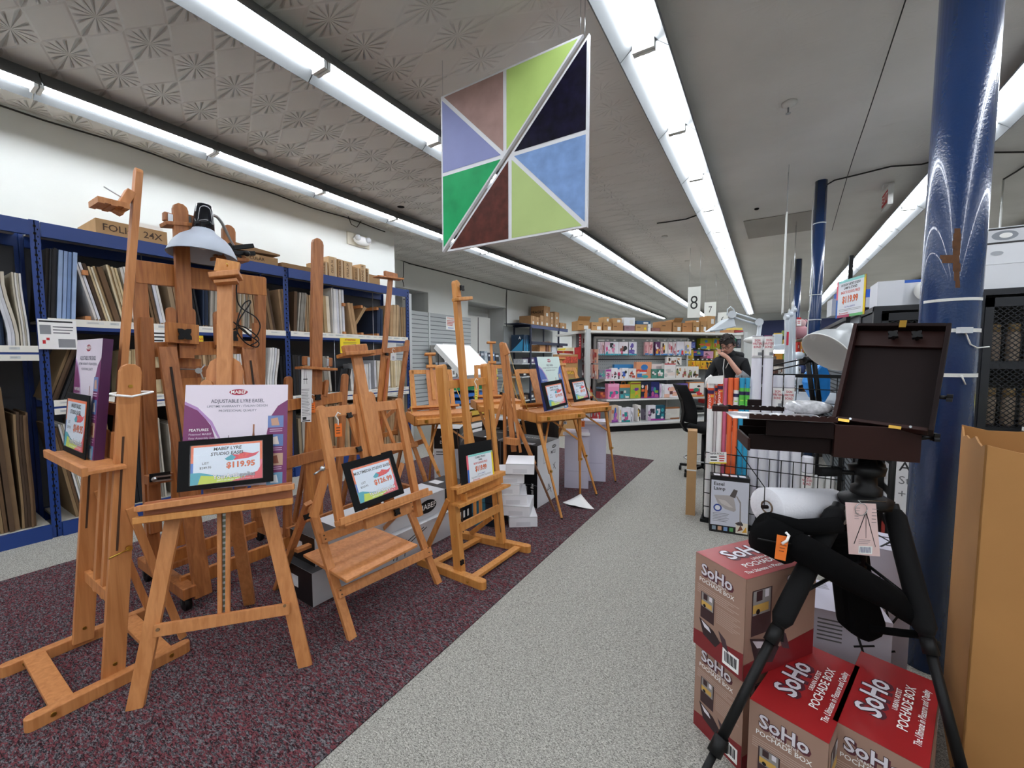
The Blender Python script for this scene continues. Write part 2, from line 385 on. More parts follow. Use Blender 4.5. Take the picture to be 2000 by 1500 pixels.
CN = {id(C_K): 'kraft brown', id(C_W): 'white', id(C_CR): 'cream-edged', id(C_B): 'black', id(C_BL): 'pale blue', id(C_BR): 'dark brown', id(C_G): 'grey-brown', id(C_N): 'navy'}
BAYN = ['leftmost bay', 'middle bay', 'right bay']
def boards(bay, lev, pa, pb, h, cols, n, lean=0, d=.5, noun='board', row=None, x=RX, curve=0, fan=0, jit=.04):
    z = LEV[bay][lev]; ya, yb = y_at(pa, x, z), y_at(pb, x, z)
    shelf = {0: 'bottom', len(LEV[bay])-1: 'top'}.get(lev, 'upper' if lev == len(LEV[bay])-2 else 'middle')
    cn = CN[id(cols)]; side = {True: 'leaning left', False: 'leaning right'}[lean > 0] if lean else 'standing upright'
    place = '%s shelf of the %s' % (shelf, BAYN[bay])
    key = (bay, lev, cn, noun); BK[key] = BK.get(key, 0)
    t = (yb-ya)/n
    for i in range(n):
        y = ya+t*(i+.5); tt = t*R.uniform(.72, .95); hh = h*R.uniform(1-jit, 1); dd = d*R.uniform(.92, 1); le = math.radians(-lean + (fan*(i/(max(1, n-1))-.5)))
        # stands on the shelf: the lower edge is lifted so that the tilted board rests on it
        k = 1 if curve == 0 else 6; m = MB(); x1 = x-.04-R.uniform(0, .03); x0 = x1-dd
        x0 = max(x0, RB+.03)
        pts = []
        for j in range(k+1):
            u = j/k; yy = math.sin(le)*hh*u + curve*hh*(math.sin(math.pi*u*.5)**2-u)*1.0; zz = math.cos(le)*hh*u
            pts.append((yy, zz))
        lift = abs(math.sin(le))*tt/2
        vs = []
        for yy, zz in pts:
            for dx, dy in ((x0, -tt/2), (x1, -tt/2), (x1, tt/2), (x0, tt/2)):
                vs.append((dx, y+yy+dy*math.cos(le), z+.001+zz+lift-dy*math.sin(le)))
        fs = [(3, 2, 1, 0), tuple(4*k+q for q in range(4))]
        for j in range(k):
            for q in range(4): fs.append((4*j+q, 4*j+(q+1) % 4, 4*j+4+(q+1) % 4, 4*j+4+q))
        c = R.choice(cols); m.add(vs, fs, mat(c, .85, vary=.08, scale=9))
        if noun == 'canvas' and R.random() < .7:   # raw wooden stretcher seen along the front edge
            m.bb((x1, y-tt*.42, z+.01), (x1+.0015, y+tt*.42, z+.02), mat('8a6a48', .8))
        i2 = BK[key]; BK[key] += 1
        obj(noun, m, None, label='%s %s %s, %s from the left, %s' % (cn, noun.replace('_', ' '), side, ordn(i2), place), cat='art board' if noun == 'art_board' else noun.replace('_', ' '), group='%s %ss on the %s' % (cn, noun.replace('_', ' '), place))
BK = {}
AB = 'art_board'; CV = 'canvas'
# middle bay, upper shelf
boards(1, 2, 88, 113, .58, C_B, 6, -4, noun=AB); boards(1, 2, 114, 151, .56, C_BL, 4, -4, noun=AB, jit=.01)
boards(1, 2, 190, 202, .50, C_W, 2, 12, noun=CV); boards(1, 2, 204, 212, .50, C_BR, 1, 12, noun=CV); boards(1, 2, 213, 228, .48, C_CR, 3, 12, noun=CV); boards(1, 2, 229, 240, .48, C_BR, 1, 12, noun=CV)
boards(1, 2, 242, 262, .5, C_CR, 4, 10, noun=CV); boards(1, 2, 266, 284, .5, C_W, 3, 9, noun=CV); boards(1, 2, 288, 302, .49, C_CR, 3, 8, noun=CV); boards(1, 2, 304, 316, .48, C_BR, 2, 8, noun=CV); boards(1, 2, 318, 330, .48, C_W, 2, 8, noun=CV)
boards(1, 2, 345, 372, .49, C_K, 5, 7, noun=CV); boards(1, 2, 380, 398, .5, C_B, 4, 7, noun=CV); boards(1, 2, 400, 412, .5, C_N, 3, -2, noun=CV); boards(1, 2, 414, 436, .5, C_G, 5, -3, noun=CV)
boards(1, 2, 440, 462, .5, C_K, 5, 3, noun=CV); boards(1, 2, 468, 492, .5, C_G, 6, -3, noun=CV); boards(1, 2, 494, 512, .5, C_K, 4, 5, noun=CV); boards(1, 2, 516, 545, .5, C_BR, 5, 8, noun=CV)
# middle bay, middle shelf
boards(1, 1, 96, 118, .46, C_BR, 3, -18, noun=AB); boards(1, 1, 120, 136, .48, C_B, 2, -18, noun=AB)
boards(1, 1, 255, 275, .42, C_CR, 4, -3, noun=CV); boards(1, 1, 302, 326, .4, C_CR, 6, 2, noun=CV); boards(1, 1, 330, 352, .46, C_W, 5, 0, noun=CV); boards(1, 1, 400, 440, .44, C_K, 7, 2, noun=CV)
boards(1, 1, 455, 500, .5, C_W, 8, -3, noun=CV); boards(1, 1, 512, 524, .47, C_W, 3, 0, noun=AB); boards(1, 1, 526, 545, .46, C_W, 4, -6, noun=AB, curve=.12)
# middle bay, bottom shelf
boards(1, 0, 152, 166, .8, C_BR, 2, 8, noun=AB); boards(1, 0, 167, 182, .8, C_W, 5, 8, noun=AB, jit=.01); boards(1, 0, 186, 240, .8, C_BR, 6, 4, noun=AB)
boards(1, 0, 262, 300, .8, C_B, 5, 3, noun=AB); boards(1, 0, 305, 330, .78, C_G, 6, 2, noun=AB); boards(1, 0, 345, 372, .7, C_G, 5, 2, noun=AB); boards(1, 0, 380, 440, .82, C_BR, 7, -2, noun=AB); boards(1, 0, 460, 540, .8, C_B, 6, 2, noun=AB)
# leftmost bay
boards(0, 1, 1, 13, .52, C_N, 2, 0, noun=AB); boards(0, 1, 18, 42, .56, C_W, 3, 5, noun=AB, curve=-.16, jit=.01); boards(0, 1, 44, 62, .56, C_W, 4, 2, noun=AB, curve=-.06, jit=.01)
boards(0, 0, -30, 20, .95, C_BR, 6, 2, noun=AB); boards(0, 0, 22, 44, 1.12, C_BR, 2, 2, noun=AB); boards(0, 0, 47, 76, .92, C_BR, 5, 0, noun=AB, curve=-.04)
# right bay, upper shelf
boards(2, 2, 556, 574, .5, C_K, 4, 5, noun=CV); boards(2, 2, 577, 584, .5, C_BR, 1, -3, noun=CV); boards(2, 2, 586, 600, .5, C_G, 4, -6, noun=CV); boards(2, 2, 603, 614, .48, C_K, 3, 0, noun=CV)
boards(2, 2, 632, 652, .49, C_CR, 3, 2, noun=CV); boards(2, 2, 655, 680, .6, C_W, 5, 1, noun=AB, jit=.01); boards(2, 2, 692, 703, .44, C_K, 2, 9, noun=CV)
boards(2, 2, 742, 752, .42, C_N, 3, -2, noun=AB); boards(2, 2, 766, 784, .5, C_K, 3, -3, noun=CV); boards(2, 2, 785, 799, .48, C_K, 4, 0, noun=CV)
# right bay, middle shelf
boards(2, 1, 556, 600, .5, C_B, 8, 1, noun=AB); boards(2, 1, 603, 632, .47, C_K, 6, 2, noun=CV); boards(2, 1, 636, 654, .48, C_G, 4, 4, noun=CV); boards(2, 1, 664, 684, .32, C_B, 4, -12, noun=AB)
boards(2, 1, 692, 716, .3, C_W, 4, 6, noun=AB); boards(2, 1, 718, 730, .38, C_W, 3, 0, noun=AB); boards(2, 1, 738, 768, .42, C_W, 7, 1, noun=CV); boards(2, 1, 769, 796, .42, C_CR, 7, 1, noun=CV)
# right bay, bottom shelf
boards(2, 0, 556, 590, .72, C_B, 3, 2, noun=AB); boards(2, 0, 592, 640, .6, C_G, 9, 1, noun=AB); boards(2, 0, 645, 690, .72, C_K, 9, 1, noun=CV); boards(2, 0, 695, 745, .7, C_G, 10, 1, noun=CV); boards(2, 0, 750, 796, .7, C_K, 10, 1, noun=CV)
# wide flat things inside the right bay upper shelf
z = 1.75
obj('canvas', MB().hexa([(RB+.06, 3.62, z+.001), (RX-.1, 3.62, z+.001), (RX-.1, 3.66, z+.001), (RB+.06, 3.66, z+.001), (RB+.06, 3.90, z+.42), (RX-.1, 3.90, z+.42), (RX-.1, 3.94, z+.40), (RB+.06, 3.94, z+.40)]), mat('a98a63', .85), label='wide kraft-backed canvas slumped diagonally behind the divider rods of the right bay', cat='canvas')
for y, l in ((3.50, 'left'), (3.78, 'middle'), (4.05, 'right')):
    obj('wooden_divider', MB().bb((RB+.05, y, z+.001), (RX-.02, y+.035, z+.04)).bb((RB+.05, y, z+.38), (RX-.02, y+.035, z+.42)).bb((RB+.05, y, z+.001), (RB+.08, y+.035, z+.42)), BEECH, label='pale wooden rail divider, %s of the three on the upper shelf of the right bay' % l, cat='divider', group='wooden dividers on the rack')
obj('wooden_divider', MB().bb((RB+.05, 1.04, z+.001), (RX-.02, 1.075, z+.04)).bb((RB+.05, 1.04, z+.38), (RX-.02, 1.075, z+.42)).bb((RB+.05, 1.04, z+.001), (RB+.08, 1.075, z+.42)), BEECH, label='pale wooden rail divider right of the pale blue boards', cat='divider')
# notices clipped to the rack
def onrack(px, py): return onx(px, py, RX+.03)
def card(name, pts, m, lines, label, cat, th=.002, lm=None):
    a, b, c, d = pts   # tl tr br bl
    X = (b-a); Yv = (a-d); n = X.cross(Yv).normalized(); M = frame(d, X, Yv); W, Hh = X.length, Yv.length
    mb = MB(); mb.prism([d, c, b, a], -n*th, m)
    for l in lines: l(mb, M, W, Hh)
    return obj(name, mb, m, label=label, cat=cat)
def textlines(x0, y0, x1, y1, n, m, th=.35, seed=0):
    def f(mb, M, W, H):
        r = random.Random(seed)
        for i in range(n):
            y = y1-(y1-y0)*(i+.5)/n; hh = (y1-y0)/n*th; xe = x0+(x1-x0)*r.uniform(.6, 1)
            mb.add([M @ V((x0*W, (y-hh/2)*H, .0004)), M @ V((xe*W, (y-hh/2)*H, .0004)), M @ V((xe*W, (y+hh/2)*H, .0004)), M @ V((x0*W, (y+hh/2)*H, .0004))], [(0, 1, 2, 3)], m)
    return f
def patch(x0, y0, x1, y1, m, z=.0004):
    return lambda mb, M, W, H: mb.add([M @ V((x0*W, y0*H, z)), M @ V((x1*W, y0*H, z)), M @ V((x1*W, y1*H, z)), M @ V((x0*W, y1*H, z))], [(0, 1, 2, 3)], m) and None
def poly(pts, m, z=.0005):
    return lambda mb, M, W, H: mb.add([M @ V((x*W, y*H, z)) for x, y in pts], [tuple(range(len(pts)))], m) and None
def words_(s, x, y, size, m, bold=.01, align='CENTER', z=.0009, sx=1, shear=0, outline=None):   # size as share of height
    def f(mb, M, W, H):
        if outline: mb.text(s, size*H, M @ T(x*W, y*H, z-.0003), outline, bold+.035, align, shear, sx)
        mb.text(s, size*H, M @ T(x*W, y*H, z), m, bold, align, shear, sx)
    return f
INK = mat('1c1c1e', .7); GTX = mat('6a6a6e', .7); RED = mat('c32128', .6); ORNG = mat('ee6f35', .6); YEL = mat('efd41e', .6); GREYP = mat('8a8c90', .6)
a, b = onrack(72, 624), onrack(148, 624); zt, zb = 1.745, 1.51
card('shelf_notice', [V((RX+.03, a.y, zt)), V((RX+.03, b.y, zt)), V((RX+.03, b.y, zb)), V((RX+.03, a.y, zb))], PAPER, [textlines(.04, .88, .96, .97, 1, INK, .6), patch(.05, .5, .33, .8, GREYP), patch(.5, .06, .95, .35, GREYP), textlines(.38, .5, .95, .8, 3, GTX), patch(.1, .18, .18, .3, RED), patch(.2, .3, .28, .38, RED)], 'white notice with two grey photos on the left upright of the rack', 'notice')
a, b = onrack(664, 655), onrack(703, 661)
card('attention_notice', [V((RX+.03, a.y, 1.70)), V((RX+.03, b.y, 1.70)), V((RX+.03, b.y, 1.50)), V((RX+.03, a.y, 1.50))], YEL, [words_('ATTENTION!', .5, .88, .17, RED, .02, sx=.85), textlines(.15, .1, .85, .75, 7, mat('8d8440', .7))], 'yellow ATTENTION notice hanging under the upper shelf of the right bay', 'notice')
a, b = onrack(380, 640), onrack(396, 640)
card('yellow_shelf_tag', [V((RX+.03, a.y, 1.66)), V((RX+.03, b.y, 1.66)), V((RX+.03, b.y, 1.59)), V((RX+.03, a.y, 1.59))], YEL, [words_('ONE', .5, .5, .5, RED, .01, sx=.9)], 'small yellow tag under the upper shelf behind the oak easel', 'tag')
a, b = onrack(296, 640), onrack(326, 643)
card('price_list', [V((RX+.03, a.y, 1.70)), V((RX+.03, b.y, 1.70)), V((RX+.03, b.y, 1.50)), V((RX+.03, a.y, 1.50))], PAPER, [textlines(.08, .08, .92, .92, 5, INK, .4)], 'white price list with black lines under the upper shelf behind the oak easel', 'notice')
# boxes and boards on top of the rack
def carton(p0, p1, ang=0, m=None, label='', cat='box', name='cardboard_box', group=None, tape=True, marks=None, bevel=0):
    a = V(p0); b = V(p1); c = (a+b)/2; M = T(c.x, c.y, a.z) @ rz(ang); d = b-a; mb = MB()
    mb.box((0, 0, d.z/2), (d.x, d.y, d.z), m or KRAFT, M)
    if tape: mb.box((0, 0, d.z+.0008), (d.x*1.0, .05, .0012), KRAFTL, M); mb.box((d.x/2+.0006, 0, d.z*.8), (.0012, .05, d.z*.4), KRAFTL, M)
    if marks: marks(mb, M, d)
    return obj(name, mb, m or KRAFT, label=label, cat=cat, group=group)
TZ = 2.491
carton((RB+.05, 1.18, TZ), (RX-.03, 1.62, TZ+.13), 0, label='flat kraft carton on top of the rack behind the leaning mast', marks=lambda mb, M, d: mb.text('FOLIO 24X', .06, M @ T(d.x/2+.001, -.15, .06) @ frame((0, 0, 0), (0, 1, 0), (0, 0, 1)), BR_INK, .01))  if False else None
BR_INK = mat('4a3524', .8)
def side_text(s, size, x=0, z=.5):
    return lambda mb, M, d: mb.text(s, size, M @ T(d.x/2+.0015, x, d.z*z) @ frame((0, 0, 0), (0, 1, 0), (0, 0, 1)), BR_INK, .01, 'CENTER')
carton((RB+.05, y_at(190, RX, TZ), TZ), (RX-.03, y_at(330, RX, TZ), TZ+.13), 0, label='long flat kraft carton on top of the rack behind the leaning mast', marks=side_text('FOLIO  24X', .08))
obj('paper_stack', MB().bb((RB+.1, y_at(280, RX, TZ), TZ+.133), (RX-.12, y_at(330, RX, TZ), TZ+.19)), OFFW, label='stack of white sheets lying on the long flat carton', cat='paper')
carton((RB+.05, y_at(460, RX, TZ), TZ), (RX-.02, y_at(545, RX, TZ), TZ+.09), 0, KRAFT, label='flat kraft carton on the rack right of the black lamp clamp', marks=side_text('CULAR', .05))
obj('cardboard_sheet', MB().hexa([(RB+.05, y_at(462, RX, TZ), TZ+.1), (RX-.0, y_at(462, RX, TZ), TZ+.1), (RX+.0, y_at(548, RX, TZ), TZ+.12), (RB+.05, y_at(548, RX, TZ), TZ+.12), (RB+.05, y_at(462, RX, TZ), TZ+.17), (RX-.0, y_at(462, RX, TZ), TZ+.17), (RX+.0, y_at(548, RX, TZ), TZ+.135), (RB+.05, y_at(548, RX, TZ), TZ+.135)]), KRAFTD, label='dark brown cardboard sheet lying on the flat carton', cat='cardboard')
carton((RB+.05, y_at(550, RX, TZ), TZ), (RX+.02, y_at(608, RX, TZ), TZ+.05), 0, KRAFTD, label='flattened brown carton at the start of the right bay top', tape=False)
hand = ['BULLA 18X', 'CELIA 36', 'WAVES 5X', 'STELLA 24', 'BULLA 12', 'ROUND 18', 'SQUARE 9', 'STELLA 12']
for i, (pa, pb, hz) in enumerate(((628, 642, .17), (643, 660, .25), (661, 672, .24), (673, 690, .235), (691, 704, .18), (705, 716, .24), (717, 722, .2))):
    ya, yb = y_at(pa, RX, TZ), y_at(pb, RX, TZ)
    carton((RX-.33, ya+.005, TZ), (RX-.01, yb-.003, TZ+hz), 0, KRAFTL if i % 2 else KRAFT, label='%s from the left of the upright kraft cartons on the right bay top' % ordn(i), group='upright kraft cartons on the rack', tape=False,
        marks=lambda mb, M, d, s=hand[i]: (mb.text(s, .045, M @ T(d.x/2+.0015, -.01, d.z*.5) @ frame((0, 0, 0), (0, 0, 1), (0, -1, 0)), BR_INK, .01, 'CENTER', sx=min(1, d.z/.26)), mb.box((d.x/2+.001, d.y*.28, d.z*.5), (.001, .02, d.z*.96), mat('cdb592', .25), M)))
carton((RX-.35, y_at(723, RX, TZ), TZ), (RX-.02, y_at(744, RX, TZ), TZ+.13), 0, label='low kraft carton at the right end of the rack top', tape=False)
# emergency light on the wall
e = root('emergency_light', (WX, 4.22, 3.05), 'white twin-head emergency light high on the white wall', 'emergency light')
pe = onx(703, 469, WX+.05); e.location = (WX, pe.y, pe.z-.08); OFF[e.name] = V(e.location)
obj('back_plate', MB().bb((WX, pe.y-.2, pe.z-.09), (WX+.02, pe.y+.2, pe.z+.09)), mat('d8d2c0', .6), e)
obj('housing', MB().ball((WX+.07, pe.y+.02, pe.z-.01), .075, WHITE, 14, (.7, 2.1, .95)), WHITE, e)
for s in (-.09, .1): obj('lamp_head', MB().ball((WX+.12, pe.y+s, pe.z+.01), .045, mat('c9ccce', .2), 10), WHITE, e)
# cables along the wall top
CAB = mat('26241f', .7)
def cable(name, pts, r, label, m=CAB, cat='cable'): return obj(name, MB().tube(pts, r, 5, m), m, label=label, cat=cat)
cable('wall_cable', [(WX+.03, y, CEIL-.03+.012*math.sin(y*5)) for y in [-.5+.25*i for i in range(22)]], .008, 'thin black cable running where the white wall meets the ceiling')
pts = [onx(px, py, WX2+.03) for px, py in ((776, 505), (800, 515), (860, 530), (930, 548), (990, 565), (1050, 577), (1150, 600), (1240, 625))]
cable('wall_cable', pts, .012, 'dark cable sagging along the rear wall above the recesses')
cable('drop_cable', [onx(px, py, WX2+.03) for px, py in ((990, 566), (989, 600), (990, 690))], .012, 'dark cable dropping down the rear wall beside the second recess')
cable('hanging_wire', [onx(px, py, WX+.05) for px, py in ((680, 422), (686, 438), (697, 444), (705, 432), (707, 418))], .006, 'short black wire looping from the ceiling above the emergency light')
cable('hanging_wire', [onx(px, py, WX2+.06) for px, py in ((788, 512), (788, 540), (786, 545), (789, 560))], .008, 'short black wire hanging off the rear wall beside the rack end')
# ================================================================ EASELS
class PL:   # a plane through floor points A, B that tilts back by alpha degrees; P(px,py,d) = the point seen there, d in front of the plane
    def __init__(s, A, B, alpha, z=0.0, flip=1):
        A = V((A[0], A[1], z)); B = V((B[0], B[1], z)); t = (B-A).normalized(); f = t.cross(V((0, 0, 1)))*flip
        if f.dot(EYE-A) < 0 and flip == 1: f = -f
        a = math.radians(alpha); s.A = A; s.t = t; s.f = f; s.n = f*math.cos(a)+V((0, 0, math.sin(a))); s.up = -f*math.sin(a)+V((0, 0, math.cos(a)))
    def __call__(s, px, py, d=0): return onp(px, py, s.A+s.n*d, s.n)
    def at(s, u, v, d=0): return s.A+s.t*u+s.up*v+s.n*d
def knob(m, c, n, r=.02, mt=BLACK):
    n = V(n).normalized(); X = n.orthogonal().normalized(); Y = n.cross(X); c = V(c)
    pts = []
    for k in range(16):
        th = 2*math.pi*k/16; rr = r*(1 if k % 4 == 0 else .55 if k % 4 == 2 else .75); pts.append(c+X*math.cos(th)*rr+Y*math.sin(th)*rr)
    m.prism(pts, n*.014, mt); m.tube([c-n*.02, c], .006, 6, mt); return m
def bolt(m, c, n, r=.006, mt=BRASS): m.tube([V(c)-V(n)*.002, V(c)+V(n)*.003], r, 8, mt); return m
def part(rt, name, p, q, w, t, n, mt, r0=False, r1=False, bevel=.002, label=None):
    m = MB()
    if r0 or r1: m.rbar(p, q, w, t, n, mt, r0, r1)
    else: m.bar(p, q, w, t, n, mt)
    return obj(name, m, mt, rt, bevel=bevel, label=label)
def tagcard(px, py, dist_pt, label, col='f07a2a', hang=.05, w=.035, h=.07, string=True):
    p = V(dist_pt); d = (EYE-p); d.z = 0; d.normalize(); X = d.cross(V((0, 0, 1))); X = -X
    rt = root('price_tag', p-V((0, 0, hang+h)), label, 'price tag')
    m = MB(); q = p+d*.012
    m.prism([q-X*w/2-V((0, 0, hang)), q+X*w/2-V((0, 0, hang)), q+X*w/2-V((0, 0, hang+h)), q-X*w/2-V((0, 0, hang+h))], d*.001, mat(col, .7))
    for k in range(3): 
        z = hang+h*(.35+.2*k); a = q+d*.0015-V((0, 0, z)); m.quad(a-X*w*.3, a+X*w*.25, a+X*w*.25+V((0, 0, .004)), a-X*w*.3+V((0, 0, .004)), INK)
    obj('card', m, None, rt)
    if string: obj('string', MB().tube([p+d*.016+X*.012, p+d*.022+V((0, 0, .01)), p+d*.02-X*.012-V((0, 0, .01)), q+d*.004-V((0, 0, hang*.6)), q+d*.004-V((0, 0, hang+.008))], .0035, 5, PAPER), PAPER, rt)
    return rt
# ---- printed sheets
PURP = mat('7b2f66', .35, name='poster_purple'); LILAC = mat('e6dbe6', .35, name='poster_lilac'); CRIM = mat('a8173a', .4)
def price_paper(m, M, W, H, title, lst, price, style=0):   # paper occupying (0..W,0..H) in frame M
    def q(x0, y0, x1, y1, mt, z): m.add([M @ V((x0*W, y0*H, z)), M @ V((x1*W, y0*H, z)), M @ V((x1*W, y1*H, z)), M @ V((x0*W, y1*H, z))], [(0, 1, 2, 3)], mt)
    def pg(pts, mt, z): m.add([M @ V((x*W, y*H, z)) for x, y in pts], [tuple(range(len(pts)))], mt)
    BLU = mat('2f6fc4', .35); TEAL = mat('2ba6b8', .35); LIME = mat('c6d930', .35); REDP = mat('dd3a4a', .35); PNK = mat('f06a7c', .35)
    m.prism([M @ V((0, 0, 0)), M @ V((0, H, 0)), M @ V((W, H, 0)), M @ V((W, 0, 0))], M.to_3x3() @ V((0, 0, .0012)), ORNG); z = .0016
    if style == 0:
        q(0, 0, .035, .55, BLU, z); q(.965, 0, 1, .5, PNK, z); q(0, .55, .035, 1, ORNG, z)
        q(.035, .03, .965, .95, mat('dfe9f4', .3), z+.0003)
        pg([(0, 0), (1, 0), (1, .16), (.62, .12), (.32, .2), (.12, .3), (0, .3)], TEAL, z+.0006); pg([(.1, 0), (1, 0), (1, .14), (.62, .1), (.34, .17), (.14, .22)], LIME, z+.0009)
        pg([(.55, 0), (1, 0), (1, .4), (.93, .2), (.75, .1)], REDP, z+.0012)
        pg([(.52, .6), (.56, .7), (.66, .68), (.72, .74), (.86, .68), (.96, .72), (.9, .62), (.8, .57), (.6, .55)], mat('e0324a', .4), z+.0006)
        pg([(.46, .6), (.56, .7), (.62, .62), (.58, .55), (.5, .55)], TEAL, z+.0008)
        m.text('ELP', H*.15, M @ T(.72*W, .635*H, z+.0012), mat('f04b32', .4), .03, 'CENTER', .2)
        for i, t_ in enumerate(title): m.text(t_, H*.115, M @ T(.5*W, H*(.87-.13*i if len(title) > 1 else .83), z+.001), INK, .02, 'CENTER', .12, sx=.9 if len(t_) > 14 else 1)
        m.text('LIST', H*.085, M @ T(.2*W, .52*H, z+.001), INK, .005, 'CENTER'); m.text(lst, H*.08, M @ T(.2*W, .41*H, z+.001), INK, .005, 'CENTER')
        m.text(price, H*.2, M @ T(.69*W, .42*H, z+.0007), mat('7c2f1e', .5), .045, 'CENTER'); m.text(price, H*.2, M @ T(.69*W, .42*H, z+.0013), ORNG, .02, 'CENTER')
        m.text('YourArtSupplies', H*.155, M @ T(.6*W, .145*H, z+.0014), mat('33406a', .5), .045, 'CENTER', sx=.9); m.text('YourArtSupplies', H*.155, M @ T(.6*W, .145*H, z+.0018), PAPER, .02, 'CENTER', sx=.9)
        m.text("JERRY'S ARTARAMA WEST HARTFORD, CT", H*.055, M @ T(.62*W, .05*H, z+.0018), PAPER, .008, 'CENTER', sx=.8)
    else:
        q(0, 0, .06, .5, BLU, z); q(0, .5, .06, 1, PNK, z); q(.94, 0, 1, 1, YEL, z); q(.06, .93, 1, 1, mat('8fd6cf', .4), z); q(.5, .0, 1, .07, mat('6fbf7a', .4), z); q(.06, 0, .5, .07, mat('b84a6a', .4), z)
        q(.06, .07, .94, .93, mat('e8ecf0', .35), z+.0003)
        for i, t_ in enumerate(title): m.text(t_, H*.085, M @ T(.5*W, H*(.86-.09*i), z+.001), INK, .02, 'CENTER', .12, sx=.95 if len(t_) < 16 else .78)
        m.text('BACK TO SCHOOL PRICE!', H*.095, M @ T(.5*W, .66*H, z+.001), mat('d8402c', .5), .02, 'CENTER', sx=.72)
        m.text(price, H*.24, M @ T(.5*W, .46*H, z+.0007), mat('7c2f1e', .5), .045, 'CENTER', sx=.85); m.text(price, H*.24, M @ T(.5*W, .46*H, z+.0013), ORNG, .02, 'CENTER', sx=.85)
        m.text(lst, H*.06, M @ T(.5*W, .27*H, z+.001), mat('3a4a9a', .5), .006, 'CENTER')
        for k in range(2): q(.12, .17+.035*k, .88, .178+.035*k, GTX, z+.001)
        m.text('Recommended', H*.065, M @ T(.3*W, .11*H, z+.001), RED, .015, 'CENTER')
def price_sign(tl, tr, br, bl, margin, title, lst, price, label, style=0, th=.004, inset=None, name='price_sign'):
    tl, tr, br, bl = V(tl), V(tr), V(br), V(bl); X = (br-bl); Y = (tl-bl); M = frame(bl, X, Y); W, H = X.length, (Y-X.normalized()*Y.dot(X.normalized())).length; n = M.to_3x3() @ V((0, 0, 1))
    rt = root(name, bl, label, 'price sign')
    obj('backing_board', MB().prism([M @ V((0, 0, -th)), M @ V((0, H, -th)), M @ V((W, H, -th)), M @ V((W, 0, -th))], n*th, BLACKM), BLACKM, rt, bevel=.001)
    x0, y0, x1, y1 = inset or (margin, margin*W/H, 1-margin, 1-margin*W/H)
    m = MB(); price_paper(m, M @ T(x0*W, y0*H, .0008), (x1-x0)*W, (y1-y0)*H, title, lst, price, style); obj('printed_sheet', m, None, rt)
    if style == 0: obj('plastic_sleeve', MB().prism([M @ V((x*W, y*H, .0042)) for x, y in ((x0-.01, y0-.01), (x0-.01, y1+.01), (x1+.01, y1+.01), (x1+.01, y0-.01))], n*.0003), sleeve(), rt)
    return rt
_sl = []
def sleeve():
    if not _sl:
        m = mat('ffffff', .08, name='clear_sleeve', alpha=.06); _sl.append(m)
    return _sl[0]
